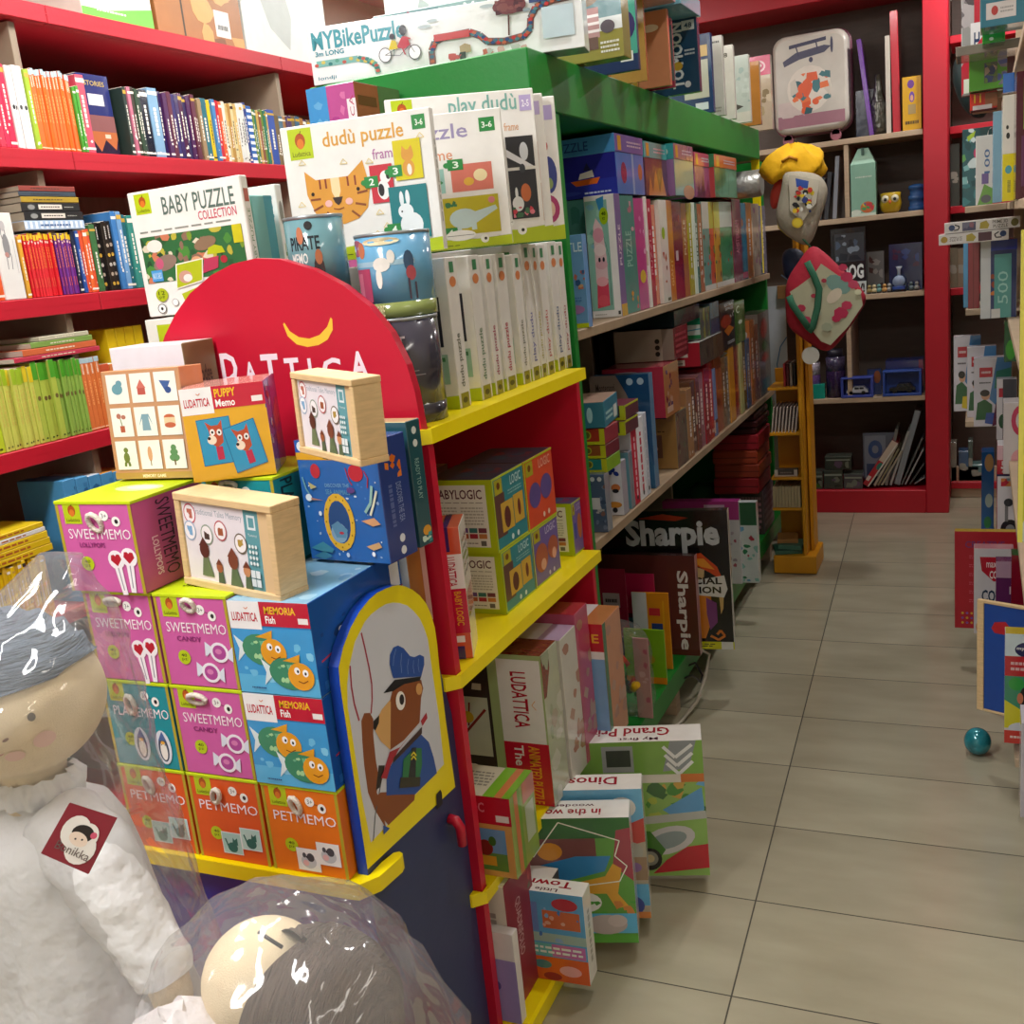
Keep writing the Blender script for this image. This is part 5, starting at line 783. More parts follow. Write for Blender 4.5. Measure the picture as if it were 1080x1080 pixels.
for i in range(4): carton('book', f'bright yellow tall book, {nth(i)} of four beyond the lime spines on the lower shelf', 'book', (XL-.19, y+.036*i+.05, 1.3665 if 0 else 1.158), (.15, .034, .262), {'*': 'd8b810'}, {'R': [('k', .3, .3, .7, .8, 1, 'a88a10')]}, 0, 'tall yellow books on the lower shelf')
# low shelf: yellow paperbacks and blue books
book_row(.7155, XL-.004, [(62, 26, ['d8b414', 'e0bc18', 'd0a810'], .166, '')], -38, 'from the left on the low shelf behind the doll', 'yellow paperbacks on the low shelf', seed=8)
z = .886
for i, (c, t_) in enumerate((('d8b818', .018), ('d8b818', .018), ('e0c020', .018), ('dcdcd8', .012), ('d8b818', .014))):
    ya, yb = onX(0, 570, XL)[1]-.15, onX(54, 560, XL)[1]
    carton('book', f'{("yellow book","yellow book","yellow book","white book","yellow book")[i]} lying flat, {("lowest","second","third","fourth","highest")[i]} of the yellow pile on the low shelf', 'book', (XL-.15, ya, z), (.145, yb-ya-.004*i, t_-.0008), {'*': c, 'F': 'd8d0b0'}, {'R': [('k', .3, .2, .8, .8, 1, 'a85a28')]}, 0, 'flat pile of yellow books on the low shelf'); z += t_
ya = yAt(45, XL, .9)
for i in range(6):
    carton('book', f'light blue tall book, {nth(i)} from the left behind the big pink cube', 'book', (XL-.17, 2.0+.045*i, .7155), (.165, .043, .335-.004*i), {'*': '4a92c4', 'T': ('4a92c4', '5aa0d0', 'd8dce0', 'c88838', 'c88838', 'b87830')[i]}, {'R': [('k', .3, .3, .7, .6, 1, '3a78a8'), ('s', .1, .7, .9, .95, 5, ['3a80b4', '2a6494'], .01, i)]}, 0, 'light blue books on the low shelf')
# things standing on top of the bookcase
for lab, nm, ua, ub, h, c, ar in (('green and white boxed game lying on top of the red bookcase at the far left', 'game_box', 88, 166, .3, 'dfe4d8', [('r', 0, 0, 1, .1, '6ab848'), ('p', [(0, 0), (1, 0), (1, .2), (0, .05)], '6ab848'), ('k', .2, .08, .6, .11, 1, 'e8f0e0'), ('s', .1, .25, .9, .9, 12, ['7ac050', 'e8e8e0', 'b89848'], .03, 3)]),
      ('brown boxed game with a barcode standing on top of the red bookcase', 'game_box', 168, 261, .36, 'a0683a', [('r', .28, 0, .3, 1, '3a2a1c'), ('s', .3, 0, 1, 1, 16, ['b07840', '7a4a28', 'c89858', '8a5a30'], .04, 5), ('r', .66, .08, .84, .3, 'd8d4d0'), ('k', .69, .12, .81, .2, 1, '555'), ('e', .5, .52, .16, .14, 'b8a078')])):
    ya, yb = yAt(ua, XL-.03, 2.25), yAt(ub, XL-.03, 2.25)
    carton(nm, lab, 'game box', (XL-.33, ya, 2.2505), (.3, yb-ya-.01, h), {'*': c}, {'R': ar}, 0, None)
ya, yb = yAt(264, XL-.03, 2.25), yAt(352, XL-.03, 2.25)
t = carton('poster_panel', 'white panel with a big grey curved shape, standing on top of the red bookcase', 'poster', (XL-.06, ya, 2.2505), (.02, yb-ya, .5), {'*': 'd4dad6'}, {'R': [('p', [(.1, .9), (.16, .5), (.3, .2), (.5, .08), (.56, .3), (.5, .5), (.56, .7), (.48, .95), (.4, .95), (.42, .6), (.35, .45), (.25, .7), (.22, .95)], 'aeb4b2')]}, 0)
# ================================================================= bagged rag dolls in a red crate
t = thing('red_bench', 'low red painted bench carrying the two bagged dolls in front of the blue bin', 'bench', (0, 0, 0))
b = MB(); b.box(-1.5, .6, .27, -.62, 1.12, .304, 'c8182c', None, .005); b.build('bench_top', t, RED)
for x in (-1.45, -.70):
    for y in (.63, 1.05): b = MB(); b.box(x, y, 0, x+.04, y+.04, .269, 'c8182c', None, .003); b.build('leg', t, RED)
SKIN = mat('doll_cotton_skin', 'e6d2ae', .85, .04, 30, .25, 500)
DRESS = mat('white_cotton_dress', 'e4e4e6', .9, .05, 14, .9, 22)
KNIT = mat('grey_knit', '5c6672', .95, .2, 60, .8, 40, stretch=(1, 1, 9))
HAIR = mat('taupe_yarn_hair', '66564a', .9, .3, 22, 1, 40, stretch=(14, 1, 1))
BAG = film('clear_plastic_bag', 'e4e6e8', .10, 8, .7, .09)
def sph(c, r, n=20, m=14, M=None):
    rows = []
    for i in range(m+1):
        a = PI*i/m; rows.append([(Vector((r[0]*math.sin(a)*math.cos(2*PI*j/n), r[1]*math.sin(a)*math.sin(2*PI*j/n), -r[2]*math.cos(a))) if M is None else M @ Vector((r[0]*math.sin(a)*math.cos(2*PI*j/n), r[1]*math.sin(a)*math.sin(2*PI*j/n), -r[2]*math.cos(a))))+Vector(c) for j in range(n)])
    return rows
def rayell(u, v, c, r):     # first hit of a camera ray with an ellipsoid
    d = ray(u, v).normalized(); c = Vector(c); o = CAM-c; s = Vector((1/r[0], 1/r[1], 1/r[2]))
    O_ = Vector([o[i]*s[i] for i in range(3)]); D = Vector([d[i]*s[i] for i in range(3)])
    A, B, G = D.dot(D), 2*D.dot(O_), O_.dot(O_)-1; q = B*B-4*A*G
    if q < 0: q = 0
    p = CAM+d*((-B-math.sqrt(q))/(2*A)); n_ = Vector([(p[i]-c[i])*s[i]*s[i] for i in range(3)]).normalized(); return p, n_
def patch(b, u, v, c, r, rx, ry, col, ro=0, off=.0015, k=14):
    p, n_ = rayell(u, v, c, r); U = Vector((0, 0, 1)).cross(n_).normalized(); V = n_.cross(U); cc, ss = math.cos(ro), math.sin(ro)
    pts = []
    for i in range(k):
        a = 2*PI*i/k; x, y = rx*math.cos(a), ry*math.sin(a); x, y = x*cc-y*ss, x*ss+y*cc; q = p+U*x+V*y; q = q-n_*((x*x+y*y)/(2*r[0]))+n_*off; pts.append(q)
    b.poly(pts, col)
t = thing('rag_doll', 'cloth doll in white dress with grey knitted headband and red swing tag', 'doll', (0, 0, 0))
hc, hr = Vector((-1.088, .85, 1.034)), (.108, .105, .093)
b = MB()
b.grid(sph(hc, hr, 32, 22), 'e6d2ae', None, True, True)
b.tube([hc+Vector((0, 0, -.06)), hc+Vector((0, 0, -.12)), (-1.09, .85, .84), (-1.09, .85, .7), (-1.09, .85, .4), (-1.09, .85, .31)], [.045, .04, .065, .068, .07, .06], 'e6d2ae', None, 20)
arm = [(-1.02, .84, .87), (-.985, .825, .845), (-.955, .82, .80), (-.925, .82, .75), (-.905, .82, .715), (-.9, .82, .70), (-.893, .82, .665), (-.892, .82, .65)]
b.tube(arm, [.04, .04, .034, .028, .027, .027, .025, .012], 'e6d2ae', None, 14)
b.tube([(-1.16, .84, .87), (-1.22, .8, .84), (-1.27, .78, .76), (-1.29, .76, .68)], [.04, .04, .03, .025], 'e6d2ae', None, 14)
bd = b.build('doll_body', t, SKIN); rm = bd.modifiers.new('fuse', 'REMESH'); rm.mode = 'VOXEL'; rm.voxel_size = .0055; rm.use_smooth_shade = True
sm_ = bd.modifiers.new('soften', 'SMOOTH'); sm_.iterations = 6
b = MB(); patch(b, 33, 756, hc, hr, .0045, .005, '6a6258'); patch(b, 6, 780, hc, hr, .004, .002, '8a6a58', .4); patch(b, -2, 797, hc, hr, .008, .0012, 'c88880', .3)
patch(b, 47, 779, hc, hr, .013, .011, 'e6beb0'); patch(b, 16, 797, hc, hr, .011, .008, 'e6beb0'); b.build('face_features', t, mat('embroidery', None, .9))
# headband: a cap of knitted cloth above a tilted plane
b = MB(); rows = []
for i in range(15):
    f = i/14; row = []
    for j in range(36):
        a = 2*PI*j/36; lo = .018+.030*math.cos(a-.35)-.012*math.sin(a); z0 = lo; th0 = math.acos(max(-1, min(1, z0/hr[2]))); th = th0*(1-f)
        k = 1.05+.012*math.sin(i*2.1)+.03*math.sin(f*PI)
        row.append(hc+Vector((hr[0]*k*math.sin(th)*math.cos(a), hr[1]*k*math.sin(th)*math.sin(a), hr[2]*(k+.16*f)*math.cos(th)+.006*math.sin(i*2.1+j*.3))))
    rows.append(row)
b.grid(rows, '76808c', None, True, True, False, True); b.build('headband', t, KNIT)
# dress
def cloth_rows(path, rad, n=44, amp=.05, waves=7, seed=0, flat=1.0):
    rows = []; up = None
    for i, (p, r) in enumerate(zip(path, rad)):
        p = Vector(p); row = []
        for j in range(n):
            a = 2*PI*j/n; f = i/(len(path)-1); k = 1+amp*f*math.sin(waves*a+seed+1.5*f)+amp*.5*math.sin(13*a+seed*2+4*f)*f+amp*.25*math.sin(5*a+9*f)
            row.append(p+Vector((r*k*math.cos(a), r*k*flat*math.sin(a), .006*math.sin(3*a+i+seed))))
        rows.append(row)
    return rows
b = MB(); b.grid(cloth_rows([(-1.088, .85, z) for z in (.925, .905, .89, .872, .84, .80, .76, .72, .68, .64, .60, .56, .50, .42)], (.055, .05, .068, .092, .105, .112, .118, .126, .134, .142, .15, .156, .165, .172), seed=1, flat=.85, amp=.11, waves=6), 'dcd8d2', None, True, True)
b.build('dress', t, DRESS)
b = MB(); rows = cloth_rows([Vector(a)+Vector((0, 0, .004)) for a in arm[:6]], (.052, .056, .05, .043, .038, .035), 24, .05, 5, 2)
# sleeve rows perpendicular to the arm
def along(pts, rad, amp, n=24, seed=0):
    rows = []; up = Vector((0, 1, 0))
    for i, p in enumerate(pts):
        p = Vector(p); tt = (Vector(pts[min(i+1, len(pts)-1)])-Vector(pts[max(i-1, 0)])).normalized(); U = (up-tt*up.dot(tt)).normalized(); W_ = tt.cross(U)
        rows.append([p+(U*math.cos(2*PI*j/n)+W_*math.sin(2*PI*j/n))*rad[i]*(1+amp*math.sin(5*2*PI*j/n+i+seed)+amp*.6*math.sin(i*2.4+seed)) for j in range(n)])
    return rows
def dens(pts, rad, k=4):
    P, Q = [], []
    for i in range(len(pts)-1):
        for q in range(k): f = q/k; P.append(Vector(pts[i]).lerp(Vector(pts[i+1]), f)); Q.append(rad[i]*(1-f)+rad[i+1]*f)
    return P+[Vector(pts[-1])], Q+[rad[-1]]
P_, Q_ = dens([(-1.045, .84, .88)]+arm[1:6], (.05, .052, .047, .041, .038, .036)); b = MB(); b.grid(along(P_, Q_, .035), 'dcd8d2', None, True, True, True); b.build('sleeve', t, DRESS)
P_, Q_ = dens([(-1.14, .84, .88), (-1.2, .81, .85), (-1.25, .79, .79), (-1.28, .77, .72)], (.05, .052, .045, .04)); b = MB(); b.grid(along(P_, Q_, .035, seed=3), 'dcd8d2', None, True, True, True); b.build('sleeve', t, DRESS)
b = MB(); rows = []
for i, (r, z) in enumerate(((.05, .938), (.064, .925), (.06, .908))): rows.append([(-1.088+r*(1+.10*math.sin(14*2*PI*j/56+i))*math.cos(2*PI*j/56), .85+.85*r*(1+.10*math.sin(14*2*PI*j/56+i))*math.sin(2*PI*j/56), z) for j in range(56)])
b.grid(rows, 'dcd8d2', None, True, True); b.build('collar', t, DRESS)
# swing tag
P0 = [onY(u, v, .735) for u, v in ((73, 847), (123, 863), (93, 922), (43, 900))]
b = MB(); Uv = (P0[1]-P0[0]); Vv = (P0[3]-P0[0]); Nn = Vv.cross(Uv).normalized()
if Nn[1] > 0: Nn = -Nn
b.poly(P0, '8a1a30'); b.poly([p-Nn*.0012 for p in P0], '8a1a30')
b.art(P0[3], P0[2]-P0[3], P0[0]-P0[3], Nn, [('e', .38, .6, .26, .3, 'f0ece8'), ('e', .62, .36, .28, .3, 'f0ece8'), ('e', .6, .6, .22, .24, 'f0ece8'), ('e', .52, .62, .2, .16, '1c1618', -.5), ('e', .5, .5, .19, .12, 'f0dccc', -.5), ('e', .72, .66, .06, .06, 'd85878'), ('e', .45, .49, .02, .02, '333'), ('e', .57, .52, .02, .02, '333'), ('t', 'Bonikka', .18, .2, .86, .36, '6a5a5a', 0, .0)], off=.0006)
b.build('swing_tag', t)
# second doll: hair, face and fluffy collar
t = thing('rag_doll', 'second bagged doll at the bottom edge, seen from above with long taupe hair', 'doll', (0, 0, 0))
h2, r2 = Vector((-.70, .83, .688)), (.098, .095, .092)
b = MB(); b.grid(sph(h2+Vector((-.075, .02, .012)), (.074, .074, .07), 30, 20), 'e6d2ae', None, True, True); b.tube([h2+Vector((-.06, .02, -.01)), h2+Vector((-.03, .01, -.1)), (-.75, .85, .47), (-.75, .85, .315)], [.05, .05, .09, .1], 'e6d2ae', None, 18)
bd = b.build('doll_body', t, SKIN); rm = bd.modifiers.new('fuse', 'REMESH'); rm.mode = 'VOXEL'; rm.voxel_size = .006; rm.use_smooth_shade = True
b = MB(); rows = []
for i in range(22):     # hair parted from the crown, falling to the right
    f = i/21; row = []
    for j in range(64):
        a = -2.0+j/63*4.6; th = .05+f*1.75; k = 1.03+.014*math.sin(j*2.6)+.012*math.sin(j*1.3+f*5)
        row.append(h2+Vector((.012+r2[0]*k*math.sin(th)*math.cos(a), r2[1]*k*math.sin(th)*math.sin(a)-.005, r2[2]*k*math.cos(th)+.004)))
    rows.append(row)
b.grid(rows, '6e6258', None, True, False); b.build('hair', t, HAIR)
b = MB(); p, n_ = rayell(285, 995, h2, (r2[0]*1.12, r2[1]*1.12, r2[2]*1.12)); b.tube([p+Vector((-.014, 0, .012)), p+Vector((.016, 0, -.002))], .0022, '2a2422', None, 6); b.build('hair_clip', t)
b = MB(); b.grid(cloth_rows([(-.835, .76, z) for z in (.715, .69, .65, .6, .55)], (.015, .05, .07, .085, .09), 40, .12, 9, 3), 'e8e2e2', None, True, True, True); b.build('fluffy_collar', t, mat('white_fluff', 'e6dfe0', .95, .08, 30, 1.0, 30))
# plastic bags
def bag(name, label, rings, seed, n=56, amp=.03):
    R = random.Random(seed); ph = [R.uniform(0, 6) for _ in range(8)]; rows = []
    P_ = []
    for i in range(len(rings)-1):
        for q in range(4):
            f = q/4; P_.append([a*(1-f)+b_*f for a, b_ in zip(rings[i], rings[i+1])])
    P_.append(rings[-1])
    for i, (cx, cy, cz, rx, ry) in enumerate(P_):
        row = []
        for j in range(n):
            a = 2*PI*j/n; k = 1+amp*(math.sin(5*a+ph[0]+i*.35)+.8*math.sin(9*a+ph[1]-i*.5)+.6*math.sin(14*a+ph[2]+i*.9)+.5*math.sin(3*a+i*.22))
            row.append((cx+rx*k*math.cos(a), cy+ry*k*math.sin(a), cz+.25*amp*math.sin(4*a+ph[3]+i)*rx))
        rows.append(row)
    b = MB(); b.grid(rows, 'fff', None, True, True, False, True); o = b.build(name, None, BAG); return tag(o, label, 'plastic bag')
bag('plastic_bag', 'clear crinkled plastic bag pulled over the doll in the white dress', [(-1.09, .86, .31, .185, .16), (-1.09, .86, .50, .19, .16), (-1.09, .86, .60, .185, .155), (-1.085, .86, .72, .178, .15), (-1.075, .86, .80, .165, .145), (-1.08, .86, .87, .14, .14), (-1.085, .86, .92, .138, .13), (-1.085, .86, .98, .146, .13), (-1.085, .86, 1.04, .145, .13), (-1.075, .87, 1.09, .128, .115), (-1.06, .88, 1.13, .10, .085), (-1.045, .9, 1.17, .06, .04), (-1.03, .91, 1.205, .035, .008)], 4)
bag('plastic_bag', 'clear crinkled plastic bag over the taupe-haired doll at the bottom edge', [(-.72, .83, .31, .17, .17), (-.72, .83, .55, .195, .18), (-.72, .83, .66, .19, .17), (-.725, .83, .73, .165, .15), (-.73, .83, .785, .12, .11), (-.735, .835, .815, .075, .06), (-.74, .84, .83, .035, .025)], 9, amp=.035)
# ================================================================= things on the gondola
XR_ = -.895; ZA_ = 1.3145; ZB_ = .7805; ZD = .1785; ZT = 1.9365
def rowR(spec, z, xr, u0, group, where, seed, name='puzzle_box', cat='puzzle box', dep=.2, extra=None, start=0):
    """spec rows: (u_end, side colour, front colour, height, recess, art, label or None)"""
    R = random.Random(seed); y = yAt(u0, xr, z); i = start
    for sp_ in spec:
        ue, cs, cf, h, rec, ar, lb = sp_; y1 = yAt(ue, xr, z)
        lb = lb or f'{cname(cs)} puzzle box spine, {nth(i)} {where}'
        carton(name, lb, cat, (xr-rec-dep, y+.0006, z+.0006), (dep, y1-y-.0012, h), {'*': cf or cs, 'R': cs, 'T': cs}, {'R': ar if ar is not None else [('k', .3, .3, .7, .8, 1, 'e8e0d8' if sum(lin(cs)) < 1.3 else '5a5048'), ('s', .1, .03, .9, .28, 4, ['d8c8b8', cf or '8a6a5a', '6a8a6a'], .008, i+seed)], 'F': [('s', .3, .05, 1, .95, 10, [cs, 'c8b8a8', cf or cs], .02, i)]}, 0, group, GLOSS)
        y = y1; i += 1
    return y
PZ = lambda tx, c, y0=.45, y1=.82: [('t', tx, .3, y0, .68, y1, c, 90, .015)]
g1 = 'puzzle boxes filed along the upper gondola shelf'
# cover-on boxes at the near end
y = yAt(622, XR_, 1.4); xa = xAt(622, 2.5, 1.40)
y2 = 2.5; xr2 = xAt(621.5, y2, ZA_); 
carton('puzzle_box', 'light blue princess-castle puzzle box with a lime foot, first on the upper gondola shelf', 'puzzle box', (xr2-.14, y2, ZA_), (.14, .03, onY(612, 247, y2)[2]-ZA_), {'*': '6a98c8'}, {'F': [('r', 0, 0, 1, .05, 'b4c418'), ('t', 'CASTLE', .4, .82, .98, .92, 'c8dcec', 0, .01), ('s', .3, .42, 1, .62, 16, ['b86a5a', '3a5a8a', 'c8a078', '2a4a7a'], .008, 3), ('e', .75, .2, .2, .05, 'a878b0'), ('k', .4, .28, .9, .34, 2, '4a78b0')]}, 0, None, GLOSS)
ym = yAt(656.7, XR_, ZA_)
xl = xAt(625.5, ym, ZA_)
MK = [('r', .02, .06, .75, .96, '88b8a8'), ('s', .02, .5, .6, .95, 14, ['9ac8b4', '6aa090', '7ab0c0'], .012, 4), ('p', [(.4, .97), (.66, .99), (.62, .82), (.48, .88)], '3a88b8'), ('e', .62, .83, .15, .07, '9ab81c'), ('t', '48', .55, .835, .69, .865, '2a3a10', 0, .02), ('t', 'PZ', .58, .80, .66, .82, '2a3a10', 0, .02), ('p', [(.22, .3), (.25, .75), (.35, .82), (.55, .74), (.62, .5), (.62, .32)], 'e0c0c4'), ('e', .4, .68, .18, .06, 'd898a8'), ('e', .42, .56, .2, .05, 'e8d4d4'), ('e', .44, .44, .2, .04, 'd8a8b0'), ('p', [(.2, .08), (.25, .3), (.62, .32), (.62, .1)], 'd84860'), ('e', .42, .3, .2, .04, 'e8a8b0'), ('e', .42, .14, .2, .05, 'e05868'), ('e', .38, .48, .04, .02, '2a2a30'), ('e', .52, .48, .04, .02, '2a2a30'), ('l', [(.68, .1), (.7, .5), (.62, .62)], .001, '5a6a60'), ('k', .1, .02, .5, .035, 1, 'b0b0a8'), ('r', .88, .02, .96, .05, '444')]
carton('puzzle_box', 'white puzzle box with pink milkshake cover and green number disc, upper gondola shelf', 'puzzle box', (xl, ym, ZA_+.0006), (XR_-xl, yAt(662.5, XR_, ZA_)-ym-.001, .325), {'*': 'e8e6e4', 'R': '7a6898'}, {'F': MK, 'R': PZ('PUZZLE', 'd8ccd8', .42, .75)+[('r', 0, 0, 1, .1, 'c8a038')]}, 0, None, GLOSS)
S1 = [(677.3, '4a8a80', '5a9a90', .322, .004, PZ('PUZZLE', '8ac0b0', .4, .7)+[('s', .2, .7, .9, .95, 5, ['c8a0a8', 'b87888'], .012, 1), ('s', .1, .03, .9, .2, 5, ['c05868', 'c89838'], .01, 2)], None),
 (687.1, 'b84888', 'c05890', .315, .004, [('e', .5, .3, .3, .06, 'd8b840'), ('s', .1, .5, .9, .9, 5, ['e0a8c8', 'd878b0'], .01, 2)], None), (689.2, 'e8e4e0', 'e8e4e0', .32, 0, [], 'thin white-edged puzzle box right after the pink one on the upper gondola shelf'),
 (694.4, 'a82440', 'b83048', .314, .003, PZ('PUZZLE', 'd89098', .3, .72)+[('o', .5, .9, .02, .02, 'e8c8c8')], None), (701, 'c8603c', 'c8603c', .3, .012, None, None), (708.9, 'd8d4cc', 'e8e4de', .312, .0, [('o', .4, .68, .06, .06, '8ab01c'), ('s', .1, .2, .7, .5, 5, ['b06048', '6a4a3a'], .012, 5), ('r', .5, .02, .9, .05, '444')], None),
 (714.9, 'c07a28', 'c07a28', .312, .002, PZ('GIANT', 'e8c068', .15, .42), None), (724.4, '7a1c38', '8a2440', .308, .003, [('r', .2, .4, .45, .5, 'd8c8c8'), ('s', .1, .6, .9, .95, 4, ['a84838', '4a2838'], .012, 3)], None), (730, 'a86a3c', 'a86a3c', .305, .004, PZ('PUZZLE', 'd8c0a0'), None), (734.4, 'a8a028', 'b8b030', .305, .002, None, None), (737.4, 'd4e0d4', 'e0e8e0', .306, 0, [], 'thin mint-white puzzle box edge beyond the yellow-green spine on the upper gondola shelf'),
 (741, '4a7a68', '4a7a68', .304, .004, None, None), (745, 'a86848', 'a86848', .303, .003, None, None)]
R6 = lambda a, b_: [('r', 0, .7, 1, 1, a), ('r', 0, 0, 1, .06, 'd8d4cc'), ('s', 0, .1, 1, .66, 10, [b_, '3a7a50', 'c8402c', '8a3a30'], .014, 6)]
S1 += [(752, '6a9088', '7aa098', .31, .002, R6('c8c8bc', '5a8a80'), 'white and teal puzzle box with a rubbed cover, mid-way along the upper gondola shelf'), (757, 'c05038', 'c05038', .31, .004, R6('b8b048', 'c03828'), None), (763, 'c09038', 'c09038', .31, .002, R6('c8c058', 'a8581c'), None), (775.6, '3a8a5a', '4a9a6a', .312, .003, R6('c8c8c0', '2a6a48'), None),
 (784.4, '7a2c44', '7a2c44', .322, .0, PZ('AMSTERDAM', 'b87888', .35, .75), None), (790.5, '2a7a98', '2a6a98', .31, .003, [('s', 0, .2, 1, .8, 6, ['1c4a80', 'c87848'], .02, 4), ('r', .1, .02, .9, .1, 'c84870')], None), (796, 'c8803c', 'c8803c', .312, .003, None, None), (803, 'b8a898', 'b8b0a0', .308, .0, [('s', 0, 0, 1, 1, 14, ['c8c0b0', '9a8a7a', 'a87890'], .02, 4)], None), (810, '8a8898', '9a98a0', .3, .002, None, None)]
rowR(S1, ZA_, XR_, 662.5, g1, 'right of the milkshake cover on the upper gondola shelf', 3)
# lidded boxes on top of that row
def lidbox(label, ua, ub, vz, zt, cb, cl, rcb, rcl, fa, ra, rec=0, w=.19, zb=1.6395):
    x = XR_-.002-rec; y0 = yAt(ua, x, zb); y1 = yAt(ub, x, zb); h = zt-zb; t = thing('lidded_puzzle_box', label, 'puzzle box', (x-w, y0, zb), 0, 'lidded puzzle boxes standing on the upper row')
    carton_mb(w, y1-y0-.004, h*.72, {'*': cb, 'R': rcb}, {'F': fa, 'R': ra}).build('box_body', t, GLOSS)
    b = MB(); b.box(-.0015, -.0015, h*.70, w+.0015, y1-y0-.0025, h, {'*': cl, 'R': rcl})
    b.art((-.0015, -.0015, h*.7), (w+.003, 0, 0), (0, 0, h*.3), (0, -1, 0), [('t', 'PUZZLE', .05, .25, .6, .75, '2a4a88', 0, .01)] if 'ship' in label else [('o', .85, .5, .22, .22, 'd8e0d8')]); b.art((w+.0015, -.0015, h*.7), (0, y1-y0, 0), (0, 0, h*.3), (1, 0, 0), [('k', .4, .3, .9, .7, 2, 'c8b8c8'), ('r', .08, .1, .2, .9, 'c89838')])
    b.build('lid', t, GLOSS)
lidbox('blue lidded puzzle box with an orange toy ship, first of the lidded boxes', 652, 681, 0, 1.797, '2c2c90', '4a90c8', '4a78c0', '7060a0', [('r', 0, 0, 1, .4, '3038a0'), ('p', [(.3, .4), (.75, .44), (.7, .3), (.38, .28)], 'd86828'), ('p', [(.42, .43), (.66, .46), (.64, .62), (.45, .56)], 'e8e4e0'), ('p', [(.5, .62), (.56, .8), (.62, .62)], '2a2a50'), ('e', .2, .12, .25, .05, '3a48b0'), ('k', .5, .06, .9, .14, 1, 'c8d0e8')], [('r', .55, 0, .62, 1, '8aa8d0'), ('e', .25, .5, .1, .25, '8a3858'), ('e', .85, .55, .08, .2, 'a86a48')])
SK = lambda c: [('p', [(.1, 0), (.2, .5), (.3, .1), (.45, .7), (.6, .1), (.75, .55), (.9, 0)], c)]
lidbox('teal-lidded puzzle box with a dusky skyline, second of the lidded boxes', 682, 705.5, 0, 1.792, '5a4050', '3a9898', '4a3848', '4aa0a0', [], SK('b87848'), .0)
lidbox('turquoise-lidded puzzle box with lilac sides, third of the lidded boxes', 713, 733, 0, 1.797, '9a70a8', '3aa0a8', '6a9898', '8a5878', SK('8a3858'), [('e', .7, .1, .3, .2, 'a86a48')], -.02)
lidbox('pink-lidded puzzle box with a dark forest side, fourth of the lidded boxes', 734, 752, 0, 1.79, 'a86898', 'c05878', '8a5078', 'b83860', [], SK('5a2848'), .0)
lidbox('green and orange puzzle box with coral front, last of the lidded boxes', 755, 778, 0, 1.79, 'c84848', '2a8a58', '4a7858', 'c86038', [], [('l', [(.3, .1), (.32, .8)], .004, '3a6048'), ('l', [(.6, .1), (.62, .8)], .004, '3a6048')], -.02)
o = thing('wrapped_roll', 'clear-wrapped silver roll lying at the far end of the upper gondola row', 'roll', (-.96, 4.68, 1.701))
b = MB(); b.tube([(-.12, 0, 0), (-.11, 0, 0), (.11, 0, 0), (.12, 0, 0)], [.05, .056, .056, .05], 'b8b8b0', None, 20); b.build('roll_body', o, mat('silver_wrap', 'a8a8a4', .3, .2, 30, .6, 40, .5, .5))
# ---- middle shelf
def bx(label, uL, uR, vT, z0, X, rR, cols, art=None, dep=None, cat='puzzle box', name='puzzle_box', main=GLOSS, th=None, zt=None, group=None):
    """box whose near right vertical edge stands at column uR on plane X; front reaches column uL; side face reaches column rR"""
    y = yAt(uR, X, z0); y1 = y+th if th else yAt(rR, X, z0); x0 = X-dep if dep else xAt(uL, y, z0); h = (zt if zt else onX(uR, vT, X)[2])-z0
    return carton(name, label, cat, (x0, y, z0), (X-x0, y1-y-.001, h), cols, art, 0, group, main)
g2 = 'games standing on the middle gondola shelf'
z = ZB_+.0005
bx('slate-blue patterned card box at the near end of the middle gondola shelf', 621, 642, 497, z, -.885, 647, {'*': '4a5a78', 'R': '7a808a'}, {'F': [('s', 0, .05, 1, .85, 24, ['6a7a98', '7a5a58', '3a4a68', 'a8a8b0'], .007, 3), ('o', .4, .92, .04, .04, 'c8ccd4'), ('o', .75, .92, .04, .04, 'c8ccd4'), ('r', .3, .4, .7, .6, 'c8c8d0')]})
bx('white box with a blue propeller flower and orange cat, middle gondola shelf', 640, 659, 484, z, -.895, 663, {'*': 'd0d0da', 'R': '9a9aa8'}, {'F': [('e', .5, .85, .16, .045, '2a3a88', .4), ('e', .7, .78, .16, .04, '2a3a88', -.5), ('e', .35, .8, .14, .04, '3a4a98', -.3), ('e', .62, .52, .25, .07, 'c87848'), ('e', .6, .46, .18, .04, '2a2a30'), ('e', .5, .2, .4, .06, 'c88838'), ('o', .5, .1, .05, .05, '2a2a30')]}, th=.045)
bx('thin teal-topped grey box squeezed behind the white propeller box', 650, 667, 474, z, -.895, 670, {'*': '6a7480', 'F': '5a8a98', 'R': '7a8490'}, None, th=.035)
for i, (ua, ub, c, fc, h) in enumerate(((671, 676, 'c01c3c', 'c8c4cc', .235), (676.5, 683, 'dcdce0', 'c8c8d0', .24), (683.5, 687, 'c4c8d2', 'c8c8d0', .245))):
    ya, yb = yAt(ua, XR_, z), yAt(ub, XR_, z)
    carton('puzzle_box', ('crimson upright spine on the middle gondola shelf', 'white upright spine with red lettering beside the crimson one', 'pale grey upright spine against the big blue board box')[i], 'puzzle box', (XR_-.18, ya, z), (.18, yb-ya-.001, h), {'*': c, 'F': fc}, {'R': [('k', .3, .1, .7, .85, 1, ('e0c0c8', 'c02848', 'a0a8b4')[i]), ('o', .5, .08, .03, .03, '2a2a30')]}, 0, g2)
